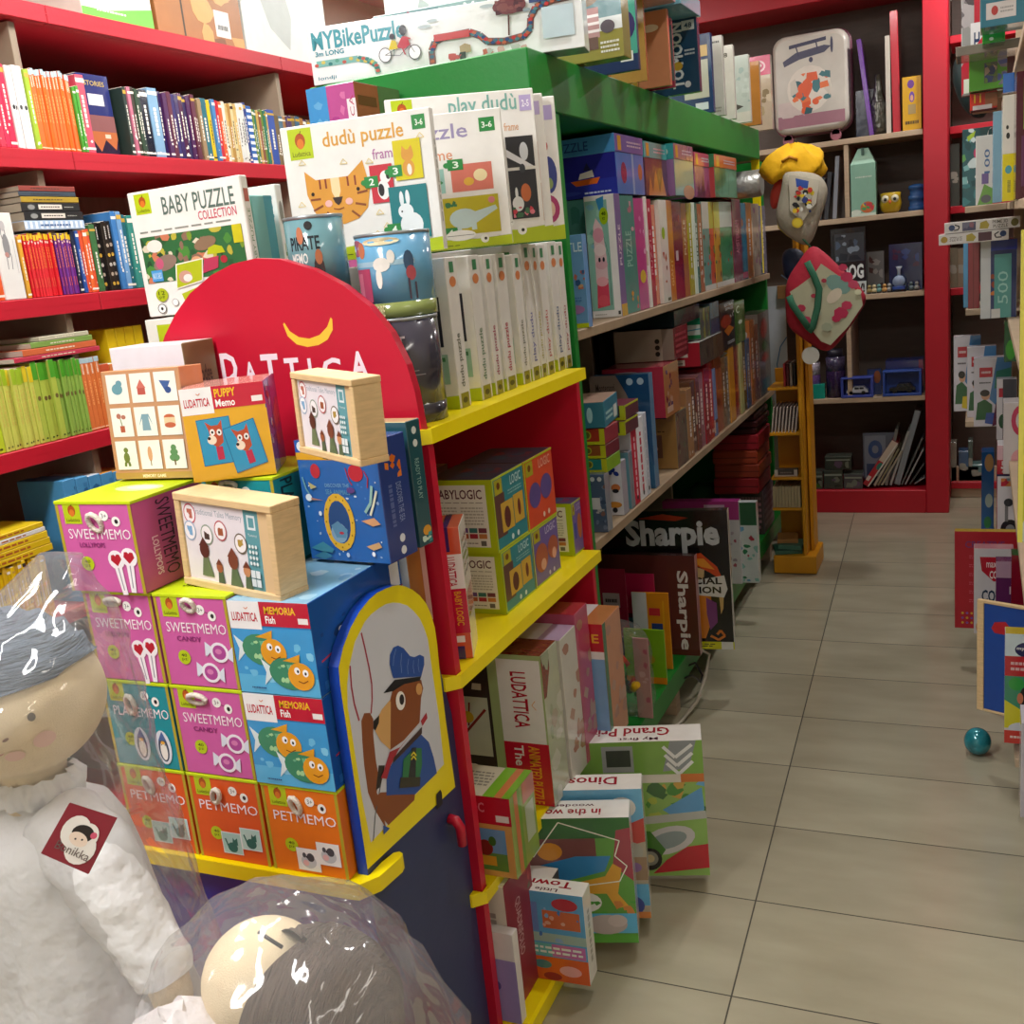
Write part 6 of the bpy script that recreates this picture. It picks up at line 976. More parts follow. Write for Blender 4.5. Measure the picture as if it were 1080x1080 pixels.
bx('large flat blue and beige board box standing behind the small stacked games', 631, 692, 390, z, XR_+.0, 696, {'*': '2a5a80', 'R': '5a88a8'}, {'F': [('r', 0, 0, .8, 1, '8a7a70'), ('p', [(.45, 1), (1, 1), (1, .2), (.85, .55), (.6, .85)], '1f4a74'), ('t', 'Montessori', .1, .86, .42, .93, '4a4038', 0, .01), ('o', .68, .94, .03, .03, 'a8c0d0'), ('o', .86, .94, .03, .03, 'a8c0d0'), ('s', .4, .3, .8, .8, 8, ['a89080', '9a5a58'], .014, 3)]})
# small stacked games, resting on the near boxes
st = [('lime and teal small game box, lowest of the small stack', 645, 'vT', .935, .972, {'*': '1f7a78', 'T': '5a7a3a', 'R': '7aa020'}, -.885), ('small orange-brown game box with a yellow base in the small stack', 640, '', .973, 1.008, {'*': '8a4a20', 'R': '6a2430', 'B': 'b0a01c'}, -.885),
      ('small red game box with a yellow border in the small stack', 644, '', 1.009, 1.052, {'*': '9a2c1c', 'R': '8a2c38'}, -.885)]
for lab, uR, _, za, zb, cl, X in st:
    y = 2.545; carton('game_box', lab, 'game box', (X-.12, y, za), (.12, .115, zb-za-.001), cl, {'F': [('r', 0, 0, 1, .2, 'b0b418'), ('r', .88, 0, 1, 1, 'b0b418'), ('o', .6, .6, .28, .28, 'a8a828'), ('o', .6, .6, .2, .2, '5a5a20'), ('o', .25, .6, .2, .2, 'b8b0a8')]}, 0, 'small lime-trimmed games in a short stack')
carton('game_box', 'small teal game box with a flower-strip lid on top of the short stack', 'game box', (-1.01, 2.53, 1.053), (.13, .18, .068), {'*': '2a7288', 'T': 'a88a78', 'F': '2a6a80'}, {'F': [('r', .4, .4, .5, 1, 'b8882c'), ('e', .25, .45, .12, .3, '8ac0c8'), ('e', .25, .45, .08, .2, '2a6a80'), ('e', .7, .5, .06, .3, '9ac0c8')], 'R': [('k', .1, .2, .6, .6, 2, 'a8d0d0'), ('r', .65, .1, .9, .6, 'c8c8c8')]}, .12)
for i, (za, zb) in enumerate(((1.0, 1.04), (1.041, 1.082))):
    carton('game_box', ('dark plum game box with lime corners, lower of the two beside the stack', 'dark plum game box with lime corners, upper of the two beside the stack')[i], 'game box', (-.985, 2.715+.01*i, za), (.1, .13, zb-za-.001), {'*': '3a2a30', 'R': '5a3038', 'T': '6a2a38'}, {'F': [('r', 0, 0, 1, .18, 'a8b418'), ('r', .86, 0, 1, 1, 'a8b418'), ('o', .5, .6, .25, .25, 'a8a020')], 'R': [('r', 0, 0, .06, 1, 'a8b418'), ('r', 0, .86, 1, 1, 'a8b418')]}, 0, 'small lime-trimmed games in a short stack')
# support for that pair: it rests on the upright spines
bx('crimson game box lettered S 12 standing on a kraft box, middle gondola shelf', 688, 703, 0, .965, -.895, 718, {'*': 'a83048', 'F': 'b03448', 'R': 'a87848'}, {'F': [('t', 'S', .15, .78, .6, .93, 'd8c8c8', 0, .03), ('t', '12', .2, .66, .6, .75, '2a1c20', 0, .03), ('r', 0, 0, 1, .02, '2a1420')], 'R': [('s', .05, .05, .5, .95, 14, ['6a3038', 'b89878', '2a4a78'], .012, 4), ('r', .1, .08, .5, .2, 'c8b098')]}, dep=.2, zt=1.128)
bx('kraft game box with a round white sticker under the crimson one', 693, 716, 0, z, -.895, 727, {'*': '96703c', 'F': '9a7440', 'R': '6a6858'}, {'F': [('o', .45, .82, .08, .08, 'c8c4b8'), ('k', .2, .66, .8, .7, 1, '4a3820'), ('r', .2, .2, .75, .62, '6a4a38'), ('s', .2, .2, .75, .6, 8, ['8a6a50', '4a2a28', 'a88868'], .012, 3), ('k', .3, .06, .6, .1, 1, 'c8b088')], 'R': [('s', 0, 0, 1, 1, 12, ['4a4a48', '7a7860', '3a3a3a'], .012, 5)]}, dep=.2, zt=.963)
S2 = [(733, 'a88058', 'a08060', .235, .0, None, None), (738, '6a4a38', None, .25, .005, None, None), (741.5, '7a4840', None, .255, .002, None, None), (746, 'a07078', None, .262, .004, None, None), (750.5, '9a2c38', None, .27, .0, None, None), (755.5, 'b02038', None, .28, .003, None, None), (758, '6a88b8', None, .25, .0, [('r', 0, .2, 1, .25, '2a3a60')], None), (765, 'a85838', None, .29, .004, [('e', .4, .4, .2, .05, '6a3020')], None), (769, '8a6a48', None, .27, .004, None, None), (772, '6a6860', None, .265, .004, None, None), (777, 'c8882c', None, .3, .0, [], None), (783, '8a2c2c', None, .3, .006, [('s', 0, 0, 1, 1, 16, ['6a2424', 'a83838', '4a3a38'], .008, 4)], None), (786, 'a8a870', None, .29, .0, [], None), (790, '6a5a38', None, .285, .004, None, None), (794, '3a5a88', None, .29, .002, None, None), (798.5, 'b87040', None, .36, .0, None, 'tall orange-brown box rising above its neighbours near the far end of the middle gondola shelf'), (803, '8a5a48', None, .33, .002, None, None), (814, '6a6058', 'a0a098', .37, .0, [('e', .5, .8, .3, .12, 'a02c2c'), ('e', .5, .6, .25, .06, '3a6a38'), ('e', .5, .45, .3, .06, 'a83c30'), ('r', .2, .05, .8, .2, '2a6a70')], 'tall clear-fronted craft box with red and green patches, far end of the middle gondola shelf')]
rowR(S2, z, XR_, 727.5, g2, 'beyond the kraft box on the middle gondola shelf', 11)
def top(label, ya, yb, za, zb, cols, art=None, w=.18, X=XR_, rz=0): carton('game_box', label, 'game box', (X-w, ya, za), (w, yb-ya-.001, zb-za-.001), cols, art, rz, 'games lying on top of the middle gondola row', GLOSS)
yb0 = yAt(706, XR_, 1.13)
ya = yAt(721, XR_, 1.13); yh = yAt(744, XR_, 1.10)
top('white and maroon game box lying above the crimson one on the middle gondola shelf', 3.32, 3.50, 1.13, 1.232, {'*': '8a2c38', 'F': '8a7c70', 'T': '1c2024', 'R': '7a2430'}, {'F': [('r', 0, 0, .8, 1, 'a89c8c'), ('o', .72, .62, .08, .08, '3a3430'), ('o', .72, .42, .08, .08, '3a3430'), ('o', .72, .22, .08, .08, '3a3430')], 'R': [('k', .1, .15, .9, .85, 4, 'a85058')]}, .2)
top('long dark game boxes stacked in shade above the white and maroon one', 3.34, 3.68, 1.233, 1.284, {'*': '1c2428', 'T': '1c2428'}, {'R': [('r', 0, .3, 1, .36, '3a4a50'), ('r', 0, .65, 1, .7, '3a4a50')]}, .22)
top('red game box with a white house and a barcode on the middle gondola row', 3.615, 3.98, 1.07, 1.155, {'*': 'b02c3c', 'F': 'b42c3c', 'R': '4a4640', 'T': 'c8c4bc'}, {'F': [('p', [(.35, .4), (.35, .6), (.55, .88), (.78, .6), (.78, .4)], 'e0d8d0'), ('r', .42, .42, .48, .55, 'b42c3c'), ('r', .56, .42, .62, .55, 'b42c3c'), ('r', .4, .06, .72, .3, 'd8c8c0'), ('k', .44, .1, .68, .2, 1, '4a3838')], 'R': [('r', 0, .48, 1, .51, '6a6660'), ('s', 0, 0, 1, 1, 8, ['5a3a38', '3a3834'], .02, 3)]}, .2, XR_+.01)
top('white and green striped game box standing on the red house box', 3.68, 3.83, 1.157, 1.262, {'*': 'c0ccc8', 'R': '5a6458', 'T': '6a7a58'}, {'F': [('r', 0, .8, 1, .9, '2a6a78'), ('r', 0, .5, 1, .72, '1f7a5a'), ('r', 0, .02, 1, .16, '2a7a4a'), ('l', [(0, .3), (.3, .36), (.6, .3), (1, .36)], .004, '4a90a8')], 'R': [('r', .3, 0, .5, 1, '8a8850'), ('s', 0, 0, 1, 1, 8, ['7a8a60', '4a5a70'], .014, 3)]}, .14)
top('grey-blue box between the striped box and the black space game', 3.84, 3.98, 1.157, 1.27, {'*': '4a5a68'}, {'R': [('r', 0, .5, 1, 1, '6a8088'), ('r', 0, 0, 1, .4, '3a4a70')]}, .14)
y0 = yAt(757, XR_, 1.1); y1 = yAt(776, XR_, 1.1)
top('black space game with a red monster and orange block, on the middle gondola row', 3.985, y1, 1.072, 1.255, {'*': '1e222c'}, {'R': [('t', 'EXTRA', .35, .9, .9, .96, 'b8bcc4', 0, .03), ('t', 'SPACE', .4, .82, .9, .88, 'b8bcc4', 0, .03), ('e', .4, .6, .35, .14, 'a83828'), ('s', .6, .6, .95, .76, 5, ['d8d0c8'], .006, 3), ('p', [(.25, .42), (.6, .5), (.9, .4), (.5, .28)], 'c87028'), ('k', .45, .1, .9, .17, 2, 'c8c8cc')]}, .14)
top('green game box lettered C beyond the black space game', y1+.002, y1+.2, 1.072, 1.24, {'*': '3a6a2c'}, {'R': [('t', 'C', .15, .72, .45, .9, 'd0d8c8', 0, .02), ('e', .5, .5, .2, .05, 'c8d0c0'), ('s', .1, .1, .9, .5, 6, ['4a8a38', '2a4a28'], .014, 3)]}, .14)
carton('poster_panel', 'white cardboard panel with thin blue curves at the far end of the middle gondola shelf', 'cardboard panel', (XR_-.1, 4.90, .785), (.32, .012, .5), {'*': 'b8bcc4'}, {'F': [('l', [(.95, .6), (.7, .5), (.62, .35), (.8, .3), (.95, .2)], .004, '3a78a8'), ('e', .7, .12, .08, .06, '3a8aa0')]}, 0) if False else None
# ---- base deck
zd = ZD+.0005
def deck(label, pr, d, w, pt, cols, art, rz=0, name='game_box', cat='game box', zb=zd, th=None, main=GLOSS, group=None):
    P = onZ(*pr, zb); h = onX(pt[0], pt[1], P[0])[2]-zb; c, s_ = math.cos(rz), math.sin(rz)
    return carton(name, label, cat, (P[0]-w*c, P[1]-w*s_, zb), (w, d, h), cols, art, rz, group, main)
SHP = [('r', 0, 0, 1, .055, 'c8c818'), ('r', .9, 0, .99, .055, 'd8dcd8'), ('k', .55, .015, .85, .045, 2, '4a4a10'), ('t', 'Sharpie', .2, .7, .93, .94, 'b8bcc0', 0, .04),
  ('p', [(.3, .95), (.5, .98), (.7, .95), (.6, .93), (.45, .94)], '8a2c18'), ('p', [(.62, .68), (.78, .7), (.9, .6), (.94, .5), (.84, .56), (.72, .62)], 'c8481c'), ('p', [(.66, .66), (.8, .66), (.88, .58), (.78, .6)], 'e0902c'), ('p', [(.74, .6), (.8, .58), (.78, .45), (.72, .48)], 'c8a878'), ('p', [(.74, .42), (.84, .4), (.84, .22), (.78, .08), (.72, .08), (.74, .25)], 'c87828'), ('p', [(.8, .38), (.88, .34), (.88, .2), (.82, .14), (.8, .26)], '7a3a7a'), ('l', [(.82, .1), (.88, .07), (.93, .1), (.9, .14), (.87, .11)], .008, 'd0782c'), ('p', [(.9, .42), (.94, .42), (.93, .3), (.91, .26)], 'c8a868'),
  ('p', [(.7, .5), (.95, .54), (.97, .44), (.94, .38), (.7, .4)], 'd0d0cc'), ('t', 'SPECIAL', .55, .475, .93, .525, '1c1c1c', 0, .03), ('t', 'EDITION', .55, .41, .92, .46, '1c1c1c', 0, .03)]
deck('large black marker set box with silver script lettering, jutting out of the base deck', (775, 685), .035, .42, (766, 539), {'*': '141414', 'R': 'c8c8c4'}, {'F': SHP}, .1)
deck('dark maroon marker box with vertical white script, in front of the large black one', (739, 692), .03, .33, (731, 588), {'*': '5a2c28', 'F': '5c2e2a', 'R': 'b08088', 'T': '3a2424'}, {'F': [('t', 'Sharpie', .78, .04, .92, .85, 'd8d4d0', -90, .03), ('r', 0, 0, 1, .06, '5a2420')], 'R': []}, .0)
deck('white folder spine wedged between the two marker boxes on the base deck', (748, 682), .02, .2, (741, 590), {'*': 'c8c4c8', 'R': '8a8888'}, {'F': [('r', .8, 0, 1, .1, '1c1c1c')]}, .05)
deck('white-bodied craft box with a magenta top band behind the large black marker set', (783, 616), .05, .3, (781, 526), {'*': 'c8c4c8', 'T': 'a83a80'}, {'F': [('r', 0, .78, 1, 1, 'a8387c'), ('r', .55, .82, .82, .96, 'c8a8c0'), ('s', .7, .1, .95, .75, 14, ['b0a0a8', '9a8a98', 'a85868'], .008, 4)]}, 0)
deck('white box with green and red doodles, farthest of the tall boxes on the base deck', (801, 615), .04, .3, (800, 526), {'*': 'c8d0d0'}, {'F': [('r', .75, .72, 1, 1, '2a5a38'), ('s', .68, .02, 1, .7, 22, ['a83848', '6aa0c0', '8ab8b0', '3a7a58'], .01, 5), ('r', .7, 0, .78, .1, '2a3a88')]}, 0)
deck('flat dark green box lying behind the magenta-banded box on the base deck', (794, 560), .12, .28, (793, 513), {'*': '26482c', 'T': '2a5230'}, {'F': [('k', .5, .4, .95, .7, 2, '3a6a40')]}, 0)
# red pen cases stacked at the far end
zz = zd+.16
carton('game_box', 'brown and black boxed set under the red cases at the far deck end', 'game box', (-1.08, 4.62, zd), (.195, .26, .2), {'*': '3a2a2c', 'R': '5a5058', 'T': '3a2a2c'}, {'F': [('k', .5, .1, .95, .9, 6, '8a6068')], 'R': [('k', .1, .1, .9, .9, 5, '8a8088')]}, 0)
zz = zd+.201
for i, (c, h) in enumerate((('8a1c24', .075), ('8a3420', .062), ('9a3c24', .062), ('98202c', .07), ('3a1418', .03), ('421a1e', .03), ('3a1c1c', .03))):
    carton('metal_case', f'{("dark red","rust red","rust orange","crimson","blackish red","blackish red","blackish red")[i]} flat case, {nth(i)} from the bottom of the pile at the far deck end', 'case', (-1.09+.006*(i % 2), 4.56, zz), (.2, .3, h-.001), {'*': c}, {'F': [('r', 0, .45, 1, .5, '4a1014')]}, 0, 'red cases piled at the far end of the base deck', mat('painted_tin', None, .3, .04, 20), .006); zz += h
# bagged toys and cards
t = thing('bagged_toy_set', 'clear bag of colourful plastic toys at the near end of the base deck', 'toy set', (-1.06, 2.68, zd))
R = random.Random(4)
for i in range(16):
    b = MB(); p = Vector((R.uniform(.05, .17), R.uniform(.0, .07), R.uniform(.03, .22))); q = p+Vector((R.uniform(-.05, .05), R.uniform(-.02, .02), R.uniform(-.04, .04)))
    b.tube([p, (p+q)/2+Vector((0, 0, .006)), q], [.010, .013, .009], R.choice(['d85a20', '2a9a30', '1c2a80', 'e0b020', '1c5a38', 'c82c24', '16301c', '141a18', '1a2420']), None, 8); b.build('plastic_toy', t, mat('toy_plastic', None, .3))
b = MB(); b.grid([[Vector((.1+.1*k*math.cos(a), .035+.05*k*math.sin(a)+.006*math.sin(3*a+i), .004+.268*i/9)) for a in [2*PI*j/24 for j in range(24)]] for i, k in enumerate((.9, 1.05, 1.08, 1.04, 1.08, 1.02, 1.06, 1.0, .9, .7))], 'fff', None, True, True, True, True); b.build('clear_bag', t, film('clear_toy_bag', 'd8dcdc', .08, 30, .8, .1))
def card(label, pr, pt, w, cf, art, th=.006, rz=.0, g='hanging stationery cards filed on the base deck'): return deck(label, pr, th, w, pt, {'*': cf}, {'F': art}, rz, 'blister_card', 'blister card', group=g)
card('pale pink backing card leaning beside the bagged toys on the base deck', (689, 758), (684, 672), .045, 'b88888', [('s', .3, .2, .9, .9, 6, ['b06070', 'c8a0a0'], .01, 3)])
card('lime green sticker card with an orange foot on the base deck', (704, 722), (699, 666), .13, '7aa81c', [('r', 0, 0, 1, .12, 'd88018'), ('e', .5, .75, .14, .08, 'c85828'), ('e', .62, .45, .12, .08, 'a89028'), ('k', .35, .3, .7, .36, 2, '4a7018')])
card('blue-edged card with a terracotta arch behind the lime one', (694, 700), (690, 653), .2, '4a6a98', [('r', 0, .8, 1, 1, '3a78a0'), ('e', .5, .6, .3, .12, 'a85a48')])
card('orange and white vertical card with coloured blocks on the base deck', (710, 706), (705, 625), .12, 'd88a1c', [('r', 0, 0, .4, 1, 'c8ccd0'), ('r', .4, .3, .7, .45, '8a2c48'), ('r', .5, .5, .8, .6, '2a3a80'), ('r', .45, .7, .75, .8, 'c82c38'), ('l', [(.8, .1), (.85, .9)], .006, 'e0a020')])
card('bright blue card with a pink cloud shape, topmost behind the pink folders', (716, 690), (712, 597), .3, '1c68b0', [('e', .85, .8, .1, .06, 'c0486c'), ('s', .7, .6, .95, .95, 6, ['c8d8e8', '2a4a98'], .006, 3)])
card('crimson-pink folder card with a barcode, right one of the pair on the base deck', (696, 700), (689, 606), .13, 'a81c48', [('r', .5, .62, .85, .76, 'c8b8bc'), ('k', .55, .65, .8, .72, 1, '3a2a30'), ('r', 0, .5, 1, .56, '5a1838'), ('r', 0, .2, 1, .5, 'b02050'), ('r', .7, .25, .85, .4, '2a3a98'), ('r', .8, .12, .95, .25, 'c8a020'), ('r', 0, 0, 1, .2, '20408a')], .006)
card('crimson-pink folder card with a barcode, left one of the pair on the base deck', (667, 706), (659, 600), .16, '8a1c38', [('r', .5, .62, .85, .76, 'a89898'), ('k', .55, .65, .8, .72, 1, '3a2a30'), ('r', 0, .3, .4, .65, 'a88820'), ('r', 0, 0, 1, .32, '1c2c58')], .006)
# ---- on the top board
GT = 'boxed puzzles standing along the green top board'
def tb(label, uL, uR, vb, vt, th, cols, art, w=None, rz=0, zb=ZT+.0005, name='puzzle_box', main=GLOSS):
    P = onZ(uR, vb, zb); x0 = xAt(uL, P[1], zb+.02); w = w or (P[0]-x0); h = onY(uR-2, vt, P[1])[2]-zb
    return carton(name, label, 'puzzle box', (P[0]-w*math.cos(rz), P[1]-w*math.sin(rz), zb), (w, th, h), cols, art, rz, GT, main)
# long bicycle puzzle
L, yaw, wd = seat((325, 90), (612, 48), ZT+.001)
BK_ = [('t', 'MYBikePuzzle', .012, .60, .36, .92, '4a98a4', 0, .025), ('t', '3m LONG', .02, .49, .13, .58, '3a8a98', 0, .03), ('t', 'londji', .02, .06, .09, .14, '4a8898', 0, .01)]
def bike_road(pts, wd_, cs):
    o = [('l', pts, wd_, cs[0])]
    for i, (a, b_) in enumerate(zip(pts, pts[1:])):
        for q in range(6): f = q/6; x = a[0]+(b_[0]-a[0])*f; y = a[1]+(b_[1]-a[1])*f; o.append(('e', x, y+(.02 if q % 2 else -.02), .008, .03, cs[1+(i+q) % (len(cs)-1)]))
    return o
BK_ += bike_road([(.02, .36), (.18, .36), (.22, .3), (.245, .2), (.25, .06)], .014, ['7ab0a8', 'b85a50', 'c8b860', '3a7a78', '5a9a88'])
BK_ += bike_road([(.455, .08), (.455, .3), (.465, .48), (.5, .56), (.62, .58)], .016, ['6aa0a0', 'b83838', '3a6a78', 'c8a888'])[:0] + bike_road([(.455, .06), (.455, .3), (.47, .44), (.5, .5), (.6, .52), (.635, .44), (.66, .32), (.72, .28), (.79, .32), (.815, .42), (.82, .6), (.84, .76), (.9, .84), (.97, .86)], .0155, ['7a5a58', 'b83838', '4a7a80', 'b06048', '2a4a78', '3a6a80'])
BK_ += [('r', .47, .44, .6, .56, 'b8484a'), ('r', .82, .84, .99, .98, '3a4a78'), ('r', .86, .22, .97, .74, 'b8ccd4'), ('e', .285, .34, .024, .13, '3a3a44'), ('e', .285, .34, .021, .115, 'e8ecec'), ('e', .395, .32, .024, .13, '3a3a44'), ('e', .395, .32, .021, .115, 'e8ecec'), ('l', [(.285, .34), (.33, .42), (.38, .46), (.395, .32)], .0012, '3a3a44'), ('l', [(.285, .34), (.34, .3), (.38, .46)], .0012, '3a3a44'),
   ('p', [(.33, .44), (.355, .62), (.375, .6), (.38, .46), (.36, .4)], 'b03848'), ('e', .36, .72, .014, .09, '2a2a34'), ('l', [(.36, .6), (.385, .56)], .003, 'b03848'), ('l', [(.35, .44), (.36, .3)], .003, 'b03848'), ('p', [(.3, .42), (.315, .58), (.33, .56), (.335, .42)], 'c8b428'), ('e', .318, .64, .01, .05, '3a3440'), ('l', [(.32, .42), (.318, .3)], .002, '2a5a48'),
   ('l', [(.74, .36), (.745, .7)], .004, '5a3a38'), ('e', .75, .85, .06, .14, '6a3a40'), ('s', .70, .72, .8, .96, 10, ['4a2a34', '7a4a4a'], .01, 3), ('e', .44, .72, .025, .03, 'a8b8bc'), ('e', .47, .8, .02, .025, 'a8b8bc'), ('e', .67, .9, .025, .03, 'a8b8bc'), ('e', .81, .74, .014, .03, '8898a0'),
   ('p', [(.56, .18), (.56, .3), (.58, .34), (.6, .3), (.6, .18)], 'a89878'), ('s', .51, .08, .58, .2, 6, ['3a4a44', 'b85a5a'], .01, 3), ('s', .64, .08, .8, .2, 9, ['c8a8a0', 'b0b8b0', 'b86a58'], .012, 8)]
carton('puzzle_box', 'long white bicycle puzzle box with a winding road, lying across the green top board', 'puzzle box', (L[0]+.004, L[1]+.02, ZT+.001), (wd, .085, onY(606, -20, 2.38)[2]-ZT-.02 if 0 else .124), {'*': 'e4e8e8', 'B': '8aa098'}, {'F': BK_}, yaw, None, GLOSS)
p = onY(500, 3, 2.55)
carton('puzzle_box', 'teal-grey box lettered in white behind the long bicycle puzzle', 'puzzle box', (-1.40, 2.52, ZT+.001), (.44, .06, .185), {'*': '7a9898', 'T': 'b0c0c0'}, {'F': [('t', 'My Journey', .55, .78, .98, .97, 'dfe6e4', 0, .02), ('r', .12, .7, .4, .98, '5a7a80'), ('l', [(.15, .7), (.22, .98)], .006, '8a4a58')]}, .12)
carton('puzzle_box', 'white poster tube box standing at the left end behind the bicycle puzzle', 'puzzle box', (-1.44, 2.66, ZT+.001), (.3, .06, .3), {'*': 'c8d2cc'}, {'F': [('s', 0, .3, .5, .9, 6, ['9aa8a4', 'b0bcb8'], .03, 3)]}, 0)
tb('puzzle box with a bear in striped jumper and an olive band, near end of the green top', 600, 658.5, 59, -12, .03, {'*': '8a8438', 'B': '4a5a38'}, [], None) if False else None
carton('puzzle_box', 'puzzle box showing a bear in a striped jumper above an olive band', 'puzzle box', (-1.03, 2.586, ZT+.001), (.257, .06, .21), {'*': '8a8438', 'R': '8a8440'}, {'F': [('r', .2, .32, 1, 1, '6a8a90'), ('r', .5, .3, 1, .44, 'd0d4d4'), ('e', .66, .68, .13, .1, '8a7868'), ('e', .62, .64, .05, .04, '6a5a50'), ('e', .72, .9, .1, .1, '5aa0c8'), ('r', .55, .24, .78, .56, 'b08888'), ('r', .55, .3, .78, .33, 'e8e0e0'), ('r', .55, .38, .78, .41, 'e8e0e0'), ('r', .55, .46, .78, .49, 'e8e0e0'), ('r', .57, .12, .76, .25, '6a5048'), ('e', .86, .34, .07, .07, '5a5058'), ('e', .9, .75, .1, .12, '6a7040'), ('k', .78, .06, .96, .2, 3, 'd8d8cc')]}, 0, GT, GLOSS)
def tz(label, uL, uR, vb, h, dy, cols, FA, RA=None):
    P = onZ(uR, vb, ZT+.001); X = P[0]; y1 = P[1]+dy
    carton('puzzle_box', label, 'puzzle box', (X-.26, P[1], ZT+.001), (.26, dy, h), cols, {'F': FA, 'R': RA or []}, 0, GT, GLOSS)
tz('puzzle box with teal night scene and white jigsaw number, second on the green top', 0, 674, 73, .2, .018, {'*': '2a3a60', 'B': '2a3858'}, [('r', .5, .2, 1, 1, '4a9a88'), ('e', .85, .55, .14, .2, '3a3460'), ('e', .8, .85, .15, .1, '5ab098'), ('r', .82, .12, .95, .24, 'd8dcd4'), ('t', '54', .84, .15, .93, .21, '2a3a40', 0, .02)])
tz('orange-edged puzzle box third on the green top', 0, 683, 84.5, .215, .012, {'*': 'b8683c'}, [('r', .6, 0, 1, 1, 'b8904a')])
tz('salmon puzzle box with a small balloon and stitched edge, fourth on the green top', 0, 707.5, 89.5, .205, .02, {'*': 'b8805c', 'F': 'b8805c'}, [('r', .35, 0, .62, 1, 'a8903c'), ('e', .8, .78, .1, .05, 'd8d0b8'), ('l', [(.63, 0), (.65, .3), (.62, .6), (.65, 1)], .003, '7a6038')])
tz('narrow grey-green puzzle box with a ruby foot, fifth on the green top', 0, 712, 92, .19, .012, {'*': '4a5c5c'}, [('r', .7, 0, 1, .1, '8a2848'), ('r', .7, .9, 1, 1, 'a86878'), ('k', .8, .2, .9, .6, 1, '8a9890')])
tz('navy puzzle box with tall white letters up its cover, sixth on the green top', 0, 738.5, 96, .213, .03, {'*': '24405a', 'F': '24425c'}, [('t', 'TO MOON', .68, .08, .82, .96, 'c8ced0', 90, .04), ('e', .75, .38, .06, .06, 'b89838'), ('r', .82, .84, .97, .97, 'c8ced0'), ('t', '48', .85, .87, .94, .94, '24425c', 0, .02), ('o', .86, .12, .045, .045, 'd0d4d4'), ('k', .84, .5, .96, .6, 2, 'b8c0c4')])
tz('navy puzzle box with pale pictures inset, seventh on the green top', 0, 753, 118, .268, .03, {'*': '22385c'}, [('r', .62, .72, .95, .86, 'c8a468'), ('r', .6, .2, .95, .68, 'b8b4a4'), ('e', .7, .35, .12, .08, '4a4038'), ('e', .68, .6, .08, .06, '3a3838'), ('r', .75, .05, .93, .14, 'c8ccd0')])
tz('off-white puzzle box with a brown oval picture, eighth on the green top', 0, 765, 121, .278, .03, {'*': 'b4b0a6'}, [('e', .5, .45, .22, .35, '5a4a3c'), ('k', .78, .9, .96, .95, 1, '4a4640'), ('k', .78, .04, .95, .12, 2, '8a867c')])
tz('plain white puzzle box with a small number, ninth on the green top', 0, 776, 125, .27, .03, {'*': 'c0bcb2'}, [('t', '48', .8, .84, .92, .9, '4a4640', 0, .02)])
tz('white puzzle box with a pale pencil landscape, tenth on the green top', 0, 792, 128, .255, .03, {'*': 'c4c0b4', 'F': 'b0b8b0'}, [('s', .4, .3, 1, .9, 18, ['9aaaa4', 'b8c0b8', 'a8b0a8'], .014, 4), ('p', [(.55, .22), (.75, .3), (.9, .24), (.8, .2)], '4a4440'), ('r', .3, 0, 1, .16, 'c4c0b4')])
tz('ochre-sided puzzle box, eleventh on the green top', 0, 803, 131, .25, .03, {'*': 'a87030', 'F': 'a87030'}, [('r', .6, .05, .85, .12, 'c8b898')])
tz('cream puzzle box with a pink owl badge, last on the green top', 0, 815, 136, .31, .04, {'*': 'b0a08c', 'F': 'b8a894'}, [('r', .6, .74, 1, 1, 'b83058'), ('e', .8, .86, .12, .08, 'd8b0b8'), ('e', .8, .86, .09, .055, 'b83058'), ('e', .76, .87, .02, .02, 'e0c8cc'), ('e', .84, .87, .02, .02, 'e0c8cc'), ('s', .5, .1, 1, .6, 10, ['8a7a60', 'a89878', 'c8b8a0'], .02, 4)])
carton('puzzle_box', 'pale pink boxed puzzle lying flat on top of the salmon and navy boxes', 'puzzle box', (-1.09, 2.86, ZT+.217), (.3, .32, .05), {'*': 'e0b4b0', 'T': 'e8c4c0'}, {'F': [('r', .5, 0, .6, 1, 'e8d8d4'), ('s', .1, .1, .9, .9, 8, ['e8ccc8', 'd89898'], .02, 3)], 'R': [('s', 0, 0, 1, 1, 8, ['e8ccc8', 'd89898'], .02, 5)]}, 0, None, GLOSS)
carton('puzzle_box', 'sky blue swirled box lying on top of the navy lettered puzzle', 'puzzle box', (-1.05, 3.2, ZT+.216), (.27, .24, .045), {'*': '7ab8cc', 'T': 'a8d0dc'}, {'F': [('l', [(0, .2), (.5, .6), (1, .5)], .006, 'c8e4ec')]}, 0, None, GLOSS)
# ================================================================= helpers for boxes seen face-on
def fy(label, u0, v0, u1, v1, Y, d, cols, art=None, name='toy_box', cat='toy box', group=None, main=GLOSS, zb=None, ry=0, rz=0, ch=.0012, hh=None):
    """box whose front lies in the plane y=Y and covers the pixel rectangle u0,v0,u1,v1 of the photo's frame"""
    a = onY(u0, v1, Y); b_ = onY(u0, v0, Y); zb = a[2] if zb is None else zb; x1 = xAt(u1, Y, zb)
    return carton(name, label, cat, (a[0], Y, zb), (x1-a[0], d, hh or max(.004, b_[2]-zb)), cols, {'F': art} if art else None, rz, group, main, ch, 0, ry)
YC = YF+.03
Z1c, Z2c, Z3c, Z4c, Z5c = 1.905, 1.528, 1.142, .617, .123
